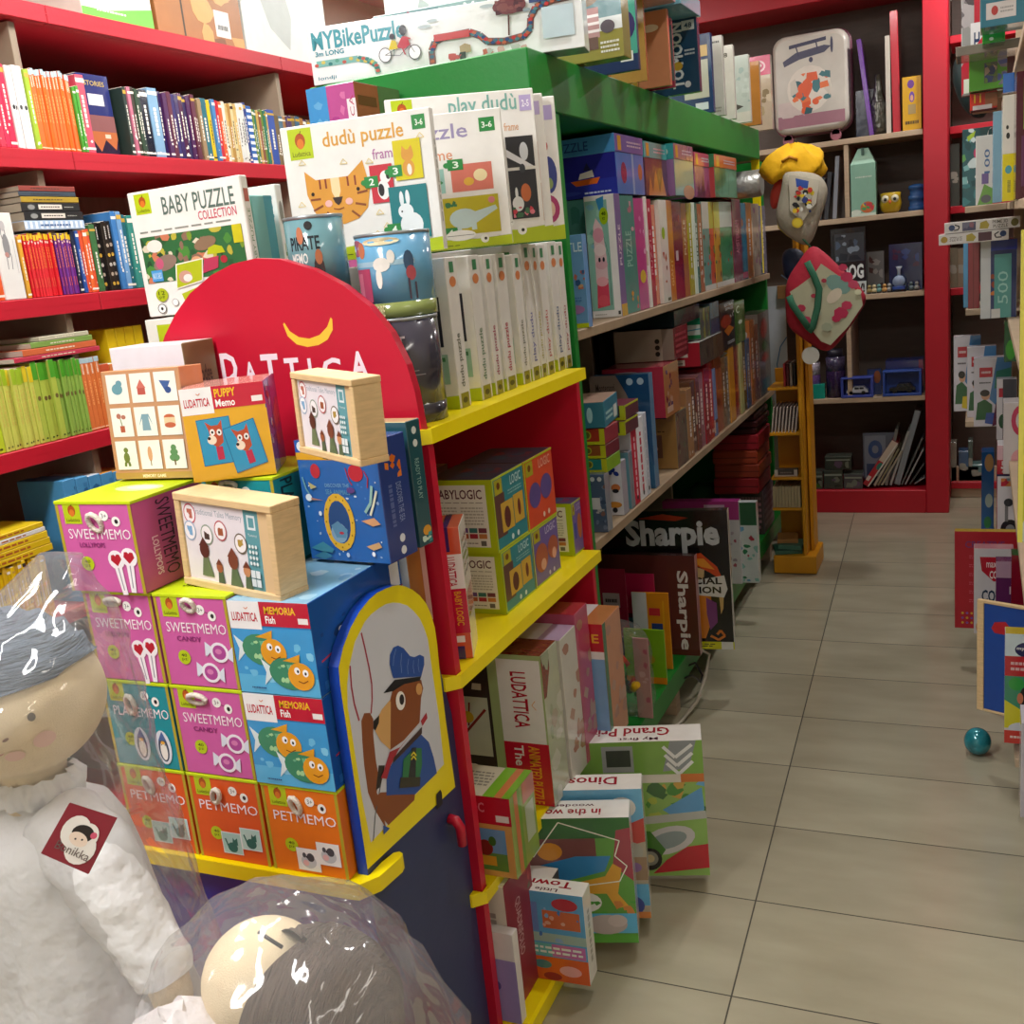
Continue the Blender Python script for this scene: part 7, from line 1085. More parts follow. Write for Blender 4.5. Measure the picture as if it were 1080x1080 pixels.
# ---- suitcase
t = thing('suitcase', 'cream hard-shell child suitcase with an aeroplane print and mauve wheels on the cabinet shelf', 'suitcase', (0, 0, 0))
a = onY(817, 136, YC); b_ = onY(896, 128, YC); x0, x1 = a[0], b_[0]; z0 = Z1c+.055; z1 = onY(890, 20, YC)[2]-.03; w = x1-x0; h = z1-z0
def rrect(w, h, r, n=6): return [(cx+r*math.cos(a), cz+r*math.sin(a)) for cx, cz, a0 in ((w-r, h-r, 0), (r, h-r, 90), (r, r, 180), (w-r, r, 270)) for a in [math.radians(a0+90*i/n) for i in range(n+1)]]
b = MB(); rows = []
for i, (s_, dy) in enumerate(((.90, 0), (.97, .012), (1, .035), (1, .17), (.97, .2), (.92, .21))):
    rows.append([(x0+w/2+(p-w/2)*s_, YC+dy, z0+h/2+(q-h/2)*s_) for p, q in rrect(w, h, .06)])
b.grid(rows, 'c4beb4', None, True, True, True, True)
b.build('shell', t, mat('suitcase_shell', None, .3, .08, 12))
b = MB(); b.tube([(x0+w/2+(p-w/2)*1.0, YC+.1, z0+h/2+(q-h/2)*1.0) for p, q in rrect(w, h, .06)], .012, '7a4a58', None, 8, close=True); b.build('edge_trim', t)
b = MB(); b.art((x0+.02, YC, z0+.03), (w-.04, 0, 0), (0, 0, h-.05), (0, -1, 0), [('r', .0, .0, 1, .14, '9a6a78'), ('s', 0, .12, .5, .3, 5, ['b08890', 'c8b8b4'], .05, 3), ('p', [(.2, .93), (.75, .97), (.75, .93), (.2, .89)], '3a3a58'), ('p', [(.3, .84), (.72, .88), (.82, .86), (.72, .8), (.35, .76), (.12, .7), (.1, .76)], '44445e'), ('l', [(.3, .92), (.34, .8)], .006, '3a3a58'), ('l', [(.6, .95), (.62, .84)], .006, '3a3a58'), ('e', .52, .74, .03, .03, '3a3a58'), ('e', .83, .87, .02, .09, '44445e'),
   ('e', .48, .42, .33, .26, 'd8cfc4'), ('s', .2, .14, .8, .6, 26, ['2a5a62', '3a7078', 'd8582c', 'e0703c', 'c8c0b4'], .03, 12)]); b.build('printed_picture', t)
for x in (x0+.06, x1-.07):
    b = MB(); b.tube([(x, YC+.03, Z1c+.028), (x, YC+.06, Z1c+.028)], .0265, '9a5a68', None, 14); b.box(x-.02, YC+.03, Z1c+.03, x+.02, YC+.07, z0+.01, '7a4250'); b.build('wheel', t)
g8 = 'things on the top shelf of the red cabinet'
def lean(label, ub, vb, ut, vt, Y, th, d, col, zb, name='folder', cat='folder', group=None, art=None):
    x0 = xAt(ub, Y, zb); T_ = onY(ut, vt, Y); ln = math.hypot(T_[0]-x0, T_[2]-zb); an = math.atan2(T_[0]-x0, T_[2]-zb)
    return carton(name, label, cat, (x0, Y, zb+max(0, th*math.sin(an))), (th, d, ln), {'*': col}, {'F': art} if art else None, 0, group, GLOSS, .0012, 0, an)
lean('thin purple folder leaning beside the suitcase', 917, 134, 903, 42, YC, .02, .2, '6a3a98', Z1c, group=g8)
fy('dark blue flat folder behind the purple one in the red cabinet', 903, 96, 928, 136, YC+.06, .1, {'*': '20243a'}, None, 'folder', 'folder', zb=Z1c)
lean('white slim tube standing beside the red binder', 935, 133, 933, 38, YC, .022, .03, 'c8c0b4', Z1c, 'tube', 'tube')
lean('tall red slim binder on the top cabinet shelf', 942, 132, 938, 12, YC, .035, .25, 'b81c30', Z1c, 'binder', 'binder')
fy('yellow small box with purple figures at the right end of the top cabinet shelf', 952, 82, 972, 130, YC-.01, .08, {'*': 'd8a420', 'R': 'b88818'}, [('e', .45, .86, .18, .08, '6a3a8a'), ('e', .5, .62, .14, .1, '6a48a0'), ('e', .5, .6, .08, .06, 'd8a080'), ('r', .3, .3, .7, .48, 'a89060'), ('k', .15, .08, .85, .2, 1, '5a4a28')], zb=Z1c)
b = MB(); p = onY(926, 133, YC)
b.grid([[(p[0]+.05*k*math.cos(a)-.0, YC+.05+.03*k*math.sin(a), Z1c+.28*i/9) for a in [2*PI*j/18 for j in range(18)]] for i, k in enumerate((.7, 1, 1.05, .8, 1, .7, .5, .4, .3, .3))], '3a3a34', None, True, True, True, True)
o = b.build('cellophane_bag', None, mat('crinkled_cellophane', '4a4a40', .12, .3, 20, 1, 30, .9, .3)); tag(o, 'crumpled dark cellophane bag on the top cabinet shelf', 'bag')
# ---- second shelf
for i, (ub, ut, vt, c) in enumerate(((862, 866, 188, '4a4c50'), (869, 873, 182, '3a3c44'), (878, 881, 165, '8a8e98'))):
    lean(('grey','black','silver')[i]+' slim book upright left of the mint carton', ub, 232, ut, vt, YC, .02, .2, c, Z2c, 'book', 'book', 'slim books on the second cabinet shelf')
t = thing('milk_carton_box', 'mint green carton-shaped box with a rainbow ball picture on the second cabinet shelf', 'carton', (0, 0, 0))
a = onY(898, 229, YC-.005); x1 = xAt(924, YC-.005, Z2c); zs = onY(898, 174, YC-.005)[2]; zt = onY(910, 156, YC-.005)[2]; w = x1-a[0]; Yq = YC-.005
b = MB(); b.box(a[0], Yq, Z2c, x1, Yq+.1, zs, '86b4a0'); b.art((a[0], Yq, Z2c), (w, 0, 0), (0, 0, zs-Z2c), (0, -1, 0), [('e', .66, .16, .28, .11, 'c86a3c'), ('s', .42, .08, .9, .24, 10, ['c83c48', '4a9a58', 'd8b838', '5a4a98'], .014, 4), ('r', 0, .0, 1, .05, 'c8d8cc'), ('e', .2, .08, .2, .05, 'd0dcd0'), ('k', .2, .72, .85, .77, 1, 'd0e0d4')]); b.build('carton_body', t, CARD)
b = MB(); A = [(a[0], Yq, zs), (x1, Yq, zs), (x1, Yq+.1, zs), (a[0], Yq+.1, zs)]; B_ = [(a[0]+w*.3, Yq+.035, zt), (x1-w*.3, Yq+.035, zt), (x1-w*.3, Yq+.065, zt), (a[0]+w*.3, Yq+.065, zt)]
for i in range(4): b.poly([A[i], A[(i+1) % 4], B_[(i+1) % 4], B_[i]], 'a4ccb8')
b.poly(B_, 'a4ccb8'); b.box(a[0]+w*.44, Yq+.012, zs+.04, a[0]+w*.56, Yq+.02, zs+.075, '3a5a50'); b.build('gable_top', t, CARD)
t = thing('owl_figure', 'small yellow owl pot with white eyes on the second cabinet shelf', 'ornament', (0, 0, 0)); p = onY(939, 224, YC); r = .05
b = MB(); b.lathe((p[0], YC+.04, Z2c), [(.03, 0), (.045, .015), (.052, .045), (.046, .075), (.05, .095), (.04, .098), (.001, .09)], 'b8981c', None, 20); b.build('owl_body', t, mat('painted_ceramic', None, .3, .1, 20))
b = MB(); 
for s_ in (-1, 1): b.grid(sph((p[0]+s_*.022, YC-.002, Z2c+.068), (.019, .012, .019), 12, 8), 'd8d4b8', None, True, True); b.grid(sph((p[0]+s_*.022, YC-.013, Z2c+.066), (.008, .005, .008), 8, 6), '22241c', None, True, True)
b.build('owl_eyes', t); b = MB(); b.tube([(p[0], YC-.01, Z2c+.055), (p[0], YC-.02, Z2c+.045)], [.008, .002], 'c85a1c', None, 6); b.build('beak', t)
t = thing('phone_box_figure', 'small blue ribbed canister beside the owl pot', 'ornament', (0, 0, 0)); p = onY(967, 221, YC)
b = MB(); b.lathe((p[0], YC+.04, Z2c), [(.042, 0), (.042, .02), (.036, .022), (.036, .05), (.042, .052), (.042, .07), (.034, .075), (.034, .1), (.04, .102), (.04, .118), (.02, .125), (.001, .126)], '2a5a98', None, 20); b.build('canister', t, mat('blue_plastic', None, .25))
# ---- third shelf
fy('black and white boxed toy lettered DOG NOW on the third cabinet shelf', 877, 242, 914, 296, YC, .06, {'*': '23262c'}, [('r', .12, .5, .95, .92, '3a4048'), ('s', .15, .52, .9, .9, 14, ['4a5a70', '2a303a', '7a8898'], .02, 3), ('t', 'DOG', .3, .24, .93, .46, 'e0e4e4', 0, .04), ('r', .1, .0, 1, .2, 'c8d0d0'), ('t', 'NOW!', .3, .03, .95, .17, '1c2024', 0, .04)], zb=Z3c)
fy('grey boxed toy beside the dog toy on the third cabinet shelf', 915, 266, 933, 297, YC+.05, .05, {'*': '6a6c6c'}, [('s', .1, .1, .9, .9, 8, ['4a3a38', '8a8a88'], .02, 2)], zb=Z3c)
fy('dark blue boxed toy at the right of the third cabinet shelf', 938, 258, 973, 300, YC+.06, .08, {'*': '20305a', 'T': '4a3a58'}, [('s', .1, .5, .9, .9, 8, ['4a2848', '2a4a8a'], .02, 2)], zb=Z3c)
t = thing('toy_train', 'small blue and white toy locomotive in front of the dark blue box', 'toy', (0, 0, 0)); p = onY(948, 308, YC-.01); x = p[0]
b = MB(); b.lathe((0, 0, 0), [(.001, -.0), (.028, .0), (.03, .01), (.028, .07), (.001, .07)], '8898b4', None, 18, Matrix.Translation((x, YC-.01, Z3c+.05)) @ Matrix.Rotation(-PI/2, 4, 'X')); b.build('boiler', t)
b = MB(); b.lathe((x, YC+.02, Z3c+.078), [(.008, 0), (.008, .03), (.016, .045), (.001, .045)], 'b8c0cc', None, 12); b.build('funnel', t)
for s_ in (-1, 1): b = MB(); b.tube([(x+s_*.03, YC, Z3c+.02), (x+s_*.036, YC, Z3c+.02)], .02, '1c2430', None, 14); b.build('wheel', t)
b = MB(); b.box(x-.03, YC-.015, Z3c+.012, x+.03, YC+.08, Z3c+.026, '2a4a9a'); b.build('chassis', t)
R = random.Random(7)
for i, (u, c) in enumerate(((917, '8a7a4a'), (922, 'c8b890'), (927, '5a8a88'), (933, 'b88848'), (938, '9a9a98'), (961, '5a6a70'), (967, '8a8a88'))):
    x = xAt(u, YC, Z3c); b = MB(); r = .014; b.grid(sph((x, YC+.005*(i % 3), Z3c+r), (r, r, r), 10, 8), c, None, True, True); b.grid(sph((x, YC+.005*(i % 3), Z3c+r*2.5), (r*.7, r*.7, r*.7), 10, 8), c, None, True, True); b.box(x-.009, YC-.012+.005*(i % 3), Z3c+.001, x+.009, YC-.002+.005*(i % 3), Z3c+.009, '3a3a38')
    tag(b.build('tiny_figure'), f'{cname(c)} tiny figurine, {nth(i)} from the left along the third cabinet shelf', 'figurine', 'tiny figurines on the third cabinet shelf')
# ---- fourth shelf
for i, (u, r, h, c1_) in enumerate(((857, .045, .22, '6a4a88'), (882, .05, .25, '3a2850'))):
    x = xAt(u, YC+.05, Z4c); t = thing('glitter_jar', ('pale-topped jar of purple glitter left of the dark one', 'taller dark purple glitter jar beside the oak divider')[i], 'jar', (x, YC+.05, Z4c), 0, 'glitter jars on the fourth cabinet shelf')
    b = MB(); b.lathe((0, 0, 0), [(r, 0), (r, h*.55), (r*.98, h*.56)], c1_, None, 20); b.lathe((0, 0, 0), [(r, h*.56), (r, h*.85)], ('a8a0b0', '4a4460')[i], None, 20); b.build('jar_body', t, mat('glitter', None, .2, .5, 120)); b = MB(); b.lathe((0, 0, h*.85), [(r*.8, 0), (r*.8, h*.15), (.001, h*.15)], '2a2838', None, 18); b.build('cap', t)
fy('small turquoise box at the left end of the fourth cabinet shelf', 850, 406, 870, 419, YC-.01, .05, {'*': '1f9a88'}, None, zb=Z4c)
def car(t, x, y, z, L_, c):
    b = MB(); P = [(0, .2), (.02, .45), (.25, .5), (.35, .85), (.8, .88), (.95, .5), (1, .42), (1, .2)]
    b.prism([(x+a*L_, z+q*L_*.42) for a, q in P][::-1], lambda a, q, d: (a, y+d, q), 0, L_*.42, c); b.build('car_body', t, mat('car_paint', None, .25))
    b = MB()
    b.box(x+L_*.38, y-.001, z+L_*.24, x+L_*.58, y, z+L_*.34, '20262c'); b.box(x+L_*.61, y-.001, z+L_*.24, x+L_*.8, y, z+L_*.34, '20262c'); b.build('car_window', t)
    for a in (.22, .78): b = MB(); b.tube([(x+a*L_, y-.002, z+L_*.08), (x+a*L_, y+.012, z+L_*.08)], L_*.09, '181818', None, 12); b.build('wheel', t)
def carbox(label, u0, v0, u1, v1, c, cc):
    a = onY(u0, v1, YC-.02); x1 = xAt(u1, YC-.02, Z4c); z1 = onY(u0, v0, YC-.02)[2]; y = YC-.02; t = thing('boxed_toy_car', label, 'toy car', (0, 0, 0), 0, 'boxed toy cars on the fourth cabinet shelf')
    b = MB(); b.box(a[0], y, Z4c, x1, y+.075, Z4c+.012, c); b.box(a[0], y+.065, Z4c+.012, x1, y+.075, z1, c); b.box(a[0], y, z1-.008, x1, y+.065, z1, c); b.box(a[0], y, Z4c+.012, a[0]+.012, y+.065, z1-.008, c); b.box(x1-.012, y, Z4c+.012, x1, y+.065, z1-.008, c); b.build('window_box', t)
    w = x1-a[0]; car(t, a[0]+w*.16, y+.012, Z4c+.015, w*.68, cc)
carbox('silver jeep in a blue and lilac window box on the fourth cabinet shelf', 887, 399, 921, 418, '3a4aa0', 'b8bcc4')
carbox('black car in a wide blue window box, right on the fourth cabinet shelf', 931, 392, 972, 416, '2a4a9a', '1a1a1c')
fy('long dark blue box lying behind the black boxed car', 934, 381, 974, 394, YC+.06, .12, {'*': '1c2a68', 'T': '24357a'}, [('r', .88, .2, 1, 1, '7a2848')], zb=Z4c+.001)
fy('small blue box with a brown figure behind the silver jeep', 915, 390, 930, 414, YC+.06, .05, {'*': '24386a'}, [('e', .7, .7, .25, .25, '8a4a28')], zb=Z4c)
# ---- cabinet floor
for i, (u0, v0, u1, v1, c) in enumerate(((857, 498, 868, 521, '4a5048'), (869, 496, 889, 513, '3c443e'), (870, 482, 898, 495, '343c38'), (890, 500, 910, 512, '4a4a50'))):
    zb = Z5c if i != 2 else onY(869, 496, YC)[2]+.003
    fy(('green-labelled clear case at the left on the cabinet floor', 'clear dark case under the wider one on the cabinet floor', 'wide clear dark case stacked on top of its neighbour', 'low clear case beside the picture card on the cabinet floor')[i], u0, v0, u1, v1, YC, .1, {'*': c, 'T': '5a645c'}, [('r', .05, .7, .95, .8, '8a9488'), ('s', .1, .1, .9, .65, 5, ['2a302c', '6a7468', '3a6a30' if i == 0 else '5a4a60'], .02, i)], 'clear_case', 'case', 'clear cases on the cabinet floor', zb=zb)
fy('pale card with a blue gear picture standing at the back of the cabinet floor', 911, 457, 945, 510, YC+.12, .02, {'*': '5a6474'}, [('r', .05, .1, .7, .95, '7a8494'), ('e', .38, .68, .22, .18, '2a4a80'), ('e', .38, .68, .1, .08, '7a8494'), ('r', .1, .1, .7, .4, '24406a'), ('e', .4, .25, .12, .1, 'b0b4b8')], 'picture_card', 'card', zb=Z5c)
lean('red and white magazine with a green badge leaning on the cabinet floor', 910, 515, 941, 468, YC-.0, .035, .22, 'a81c2c', Z5c+.01, 'magazine', 'magazine', None, [('r', 0, .55, 1, 1, 'b8a898'), ('r', 0, .1, .5, .2, 'c8c0bc'), ('e', .6, .45, .35, .08, '1f6a5a'), ('r', .8, 0, 1, 1, 'c8c4bc')])
R = random.Random(3)
for i, (ub, ut, vt, c, th) in enumerate(((921, 945, 470, 'b0a898', .012), (925, 947, 474, '8a8468', .01), (929, 950, 476, 'a09a88', .01), (933, 944, 453, '70706c', .016), (938, 957, 455, '9a9a98', .012), (943, 965, 434, '788088', .03), (950, 972, 462, '4a4c4c', .01), (954, 973, 474, '9a9c9c', .008), (959, 974, 489, '3a3c3c', .008), (964, 975, 504, '8a8c8c', .006))):
    lean(f'{cname(c)} thin leaning album, {nth(i)} from the red magazine on the cabinet floor', ub, 516, ut, vt, YC+.01+.004*i, th, .2, c, Z5c+.012, 'album', 'album', 'thin albums leaning on the cabinet floor')
# ================================================================= yellow narrow stand at the end of the gondola
t = thing('yellow_stand', 'narrow yellow display stand with small shelves at the far end of the green gondola', 'display stand', (0, 0, 0))
OC = mat('ochre_yellow_board', 'd8960c', .45, .06, 10)
ys, yd = 4.6, 4.84; xl_, xr_ = -.846, -.66
b = MB(); b.box(xl_, ys, 0.004, xr_, yd, .085, ch=.003); b.build('base', t, OC)
b = MB(); b.box(-.716, ys+.02, .086, -.70, yd, 1.66, ch=.002); b.build('side_panel', t, OC)
b = MB(); b.box(-.695, ys+.1, .086, -.68, yd-.02, 1.45, ch=.002); b.build('side_rail', t, OC)
b = MB(); b.box(xl_, yd-.012, .086, -.717, yd, .90, ch=.001); b.build('back_panel', t, OC)
for z in (.30, .44, .64, .84): b = MB(); b.box(xl_, ys+.03, z-.012, -.717, yd-.013, z, ch=.001); b.build('shelf', t, OC)
for i in range(8):
    x = -.84+.0145*i; carton('booklet', f'pale thin booklet, {nth(i)} from the left on the upper yellow shelf', 'booklet', (x, ys+.035, .6405), (.006, .15, .115), {'*': 'c8b8b0', 'F': 'd0c4bc'}, None, 0, 'thin booklets on the upper yellow shelf', ry=.12)
for i in range(9):
    x = -.844+.0135*i; carton('booklet', f'cream thin booklet, {nth(i)} from the left on the lower yellow shelf', 'booklet', (x, ys+.035, .3005), (.012, .15, .095), {'*': 'b8a888'}, None, 0, 'cream booklets on the lower yellow shelf')
carton('label_strip', 'white and black printed box above the cream booklets in the yellow stand', 'box', (-.835, ys+.05, .4405), (.1, .04, .03), {'*': '4a4440'}, {'F': [('r', 0, 0, .15, 1, 'c8c0b8'), ('r', .85, 0, 1, 1, 'c8c0b8'), ('r', 0, 0, 1, .2, 'c8c0b8'), ('k', .25, .35, .75, .75, 1, '8a8078')]})
for i in range(4): carton('booklet', f'{("red","dark red","pale","dark")[i]} small booklet standing on the top yellow shelf', 'booklet', (-.78+.014*i, ys+.05, .8405), (.01, .12, .1), {'*': ('9a2430', '5a1c24', 'a09890', '2a2428')[i]}, None, 0, 'small booklets on the top yellow shelf')
for i, (c, x0, z, ry) in enumerate((('3a6a58', -.84, .0855, 0), ('4a7a68', -.83, .108, 0), ('a87840', -.835, .128, 0))):
    carton('soft_book', ('green soft book lowest on the yellow stand base', 'pale green soft book in the middle on the yellow base', 'tan soft book on top of the green ones')[i], 'book', (x0, ys+.01+.02*i, z), (.12-.015*i, .12, .019), {'*': c}, None, (.25, -.1, .15)[i], 'soft books on the base of the yellow stand')
# white cardboard panel beyond the shelf end
p0 = xAt(782, 5.16, 1.1); p1 = xAt(829, 5.16, 1.1); zt_ = onY(800, 303, 5.16)[2]; zb_ = onY(826, 442, 5.16)[2]
t = thing('display_board', 'white cardboard display panel with thin blue curves beyond the end of the gondola', 'cardboard panel', (0, 0, 0))
b = MB(); b.box(p0, 5.16, .002, p1, 5.165, zt_, {'*': '8a6a48', 'F': 'b4b8c0'}, None, .0005); w_, h_ = p1-p0, zt_-zb_
b.art((p0, 5.16, zb_), (w_, 0, 0), (0, 0, h_), (0, -1, 0), [('l', [(1, .62), (.85, .55), (.76, .42), (.78, .3), (1, .22)], .005, '3a6a98'), ('e', .8, .12, .08, .06, '3a8090')]); b.build('printed_sheet', t)
b = MB(); b.box(p1-.03, 5.12, zt_-.06, p1+.03, 5.159, zt_-.0, '8a6238'); b.build('cardboard_corner', t); b = MB(); b.box(p1-.02, 5.12, zb_-.12, p1+.02, 5.159, zb_+.02, '7a5228'); b.build('cardboard_corner', t)
# ---- hats and bags hanging from the stand
def P5(u, v, Y): p = onY(u, v, Y); return p
yk = 4.52
b = MB(); b.tube([(-.708, 4.62, 1.645), (-.712, 4.5, 1.66), (-.714, 4.44, 1.675)], .004, '8a8a88', None, 6); o = b.build('hook', bpy.data.objects['yellow_stand'], mat('steel', '9a9a98', .3, 0, 40, 0, 60, .5, 1))
t = thing('yellow_bonnet', 'crumpled bright yellow child hat hanging highest on the yellow stand', 'hat', (0, 0, 0))
c = P5(836, 176, 4.47); rows = []
for i in range(9):
    f = i/8; r = (.02, .07, .1, .115, .122, .125, .128, .118, .1)[i]; rows.append([(c[0]+r*math.cos(a)*(1+.07*math.sin(6*a+i)), 4.47+.55*r*math.sin(a)*(1+.07*math.sin(7*a)), c[2]+.08-.125*f+.012*math.sin(5*a+f*4)) for a in [2*PI*j/40 for j in range(40)]])
b = MB(); b.grid(rows, 'e0a80c', None, True, True, True, True); b.build('crown', t, mat('yellow_cloth', 'e8b008', .8, .1, 12, .6, 25))
b = MB(); b.tube([(c[0]-.03, 4.40, c[2]+.02), (c[0], 4.395, c[2]+.035), (c[0]+.03, 4.40, c[2]+.02)], .006, 'b87810', None, 6); b.build('brim_fold', t)
def sheet(outline, Y0, th, col, m, bulge=.02, sub=None):
    """puffed flat cloth shape: outline in photo-frame pixels on plane Y0"""
    for _ in (0, 1): outline = [q for i, p in enumerate(outline) for q in ((p[0]*.75+outline[(i+1) % len(outline)][0]*.25, p[1]*.75+outline[(i+1) % len(outline)][1]*.25), (p[0]*.25+outline[(i+1) % len(outline)][0]*.75, p[1]*.25+outline[(i+1) % len(outline)][1]*.75))]
    P = [onY(u, v, Y0) for u, v in outline]; cx = sum(p[0] for p in P)/len(P); cz = sum(p[2] for p in P)/len(P); b = MB(); rows = []
    for k in (1.0, .97, .9, .75, .5, .2): rows.append([(cx+(p[0]-cx)*k, Y0-th*math.sqrt(max(0, 1-k**2.2))-.003, cz+(p[2]-cz)*k) for p in P])
    bk = [[(cx+(p[0]-cx)*k, Y0+th*.6*math.sqrt(max(0, 1-k**2.2))+.003, cz+(p[2]-cz)*k) for p in P] for k in (1.0, .9, .6, .2)]
    b.grid(bk[::-1]+rows, col, m, True, True, True, True); return b, (cx, cz)
t = thing('sun_hat', 'red and orange child sun hat squeezed behind the grey visor', 'hat', (0, 0, 0))
b, _ = sheet([(812, 200), (829, 178), (832, 215), (822, 218), (813, 222)], 4.5, .04, 'c8402c', None); b.build('crown', t, mat('coral_cloth', 'd0483a', .8, .06, 14, .4, 30))
t = thing('grey_cap', 'grey child cap with a colourful comic patch and yellow button, hanging below the yellow hat', 'hat', (0, 0, 0))
b, _ = sheet([(827, 178), (846, 180), (864, 184), (872, 194), (873, 206), (868, 222), (862, 240), (857, 254), (850, 260), (838, 254), (824, 244), (818, 230), (820, 216), (824, 200)], 4.42, .045, 'fff', None); b.build('crown', t, mat('grey_canvas', 'a8a090', .85, .05, 30, .3, 200))
def pxart(items, Y0, off=0): # polygons given in photo-frame pixels on plane Y0
    b = MB()
    for i, (pts, c) in enumerate(items): b.poly([Vector(onY(u, v, Y0-.0004*i)) for u, v in pts][::-1], c)
    return b
def ov(u, v, ru, rv, n=12, ro=0): return [(u+ru*math.cos(a)*math.cos(ro)-rv*math.sin(a)*math.sin(ro), v+ru*math.cos(a)*math.sin(ro)+rv*math.sin(a)*math.cos(ro)) for a in [2*PI*k/n for k in range(n)]]
RR = random.Random(2)
it = [([(832, 184), (864, 190), (861, 214), (846, 234), (833, 222)], 'b8b0a0'), ([(839, 188), (853, 191), (852, 199), (840, 197)], '2a4a9a'), ([(848, 199), (859, 202), (858, 206), (847, 204)], 'c8b028')]
for i in range(34): it.append((ov(RR.uniform(838, 855), RR.uniform(198, 224), RR.uniform(1.2, 3.4), RR.uniform(1.2, 3.4), 6), RR.choice(['b83028', '2a3a78', 'd8b828', 'd8d8d0', '1c1c24'])))
it.append((ov(841, 235, 6, 5.5), 'c8a81c')); it.append((ov(841, 235, 4.5, 4), 'd8c038'))
pxart(it, 4.368).build('printed_patch', t)
b = MB(); b.tube([onY(u, v, 4.415) for u, v in ((820, 226), (821, 240), (830, 248), (842, 255), (850, 257), (857, 250), (861, 238))], .003, 'b0a030', None, 6); b.build('visor_edge', t)
t = thing('child_bag', 'diamond-hung red and floral child bag with green straps and a white round tag', 'bag', (0, 0, 0))
b, _ = sheet([(856, 257), (870, 266), (888, 284), (905, 300), (914, 312), (912, 322), (900, 340), (886, 360), (876, 370), (866, 370), (845, 356), (830, 344), (828, 320), (829, 296), (842, 276)], 4.36, .06, 'fff', None); b.build('bag_body', t, mat('red_print_cloth', 'b02038', .75, .1, 20, .2, 60))
it = [([(866, 278), (886, 292), (908, 310), (910, 322), (895, 344), (876, 364), (866, 360), (846, 336), (833, 308), (842, 302), (858, 290)], 'b8b89c'), (ov(884, 300, 14, 9, 12, .5), '7aa098'), (ov(880, 312, 10, 6, 12, -.8), 'd8ccb8')]
for u, v, r, c in ((893, 292, 7, 'c03058'), (900, 300, 6, 'c84868'), (889, 282, 5, 'c03058'), (887, 330, 8, 'b82450'), (893, 322, 6, 'c03058'), (882, 336, 5, 'b82450'), (845, 325, 5, 'b83050'), (850, 338, 6, 'c04060'), (869, 296, 3, 'a83048'), (858, 312, 3, 'a83048'), (905, 308, 4, 'd8d8b8'), (872, 345, 6, 'a0a890'), (862, 330, 5, 'a8b098')): it.append((ov(u, v, r, r*.8, 7), c))
pxart(it, 4.292).build('floral_panel', t)
for pts in ([(851, 276), (858, 290), (864, 305), (862, 325), (857, 345), (853, 350)], [(832, 312), (836, 322), (846, 336), (853, 346)]):
    b = MB(); P = [onY(u, v, 4.285) for u, v in pts]; b.tube(P, .013, '2a6a50', None, 8); b.v = [(x, 4.285+(y-4.285)*.35, z) for x, y, z in b.v]; b.build('strap', t, mat('green_webbing', '2f6a50', .8, .05, 60))
b = MB(); b.tube([(-.714, 4.47, 1.668), (-.72, 4.43, 1.55), onY(856, 262, 4.38)], .004, '2f6a50', None, 6); b.build('hanging_loop', t)
q = onY(855, 375, 4.30); b = MB(); b.tube([(q[0], 4.30, q[2]), (q[0], 4.297, q[2])], .034, 'c8c8c0', None, 24); b.build('round_tag', t)
t = thing('drawstring_bag', 'dark blue drawstring bag half hidden behind the floral bag', 'bag', (0, 0, 0))
b, _ = sheet([(824, 262), (848, 262), (850, 285), (834, 300), (826, 290)], 4.62, .04, 'fff', None); b.build('bag_body', t, mat('navy_nylon', '16284a', .5, .1, 20, .3, 40))
b = MB(); b.tube([onY(u, v, 4.55) for u, v in ((824, 290), (832, 296), (842, 280))], .003, '7a90a8', None, 6); b.build('cord', t)
# ================================================================= wall shelving behind, right of the cabinet
YW = 6.03
for lab, u0, v0, u1, v1, c in (('beige carton on the lowest red shelf at the right, beside the cabinet post', 1001, 467, 1009, 503, '8a8478'), ('blue and red small box on the lowest red shelf', 1011, 476, 1022, 503, '3a5a80'), ('slim green-grey box on the lowest red shelf', 1021, 465, 1026, 503, '4a5a54'), ('pale teal flat box on the lowest red shelf', 1023, 490, 1038, 504, '5a8080'),
    ('dim beige box on the middle red shelf beside the cabinet post', 1001, 262, 1010, 296, '6a6450'), ('brown-grey box with dark marks on the middle red shelf', 1010, 262, 1017, 296, '7a6c58'), ('dark box on the upper red shelf beside the cabinet post', 1002, 152, 1012, 208, '2a3230')):
    zb = min((onY(1030, v, 6.0)[2]+.0185 for v in (134, 219, 306, 512)), key=lambda z: abs(z-onY(u0, v1, YW)[2])); fy(lab, u0, v0, u1, v1, YW, .1, {'*': c}, [('s', .1, .1, .9, .9, 5, [c, '8a8a80'], .02, 3)], zb=zb)
t = thing('school_backpack', 'dark teal backpack hanging below the pile at the upper right', 'backpack', (0, 0, 0))
b, _ = sheet([(1006, 62), (1016, 58), (1040, 60), (1046, 90), (1042, 122), (1030, 126), (1018, 118), (1010, 104), (1004, 85)], 4.9, .08, 'fff', None); b.build('pack_body', t, mat('dark_teal_nylon', '12282a', .6, .15, 12, .3, 30))
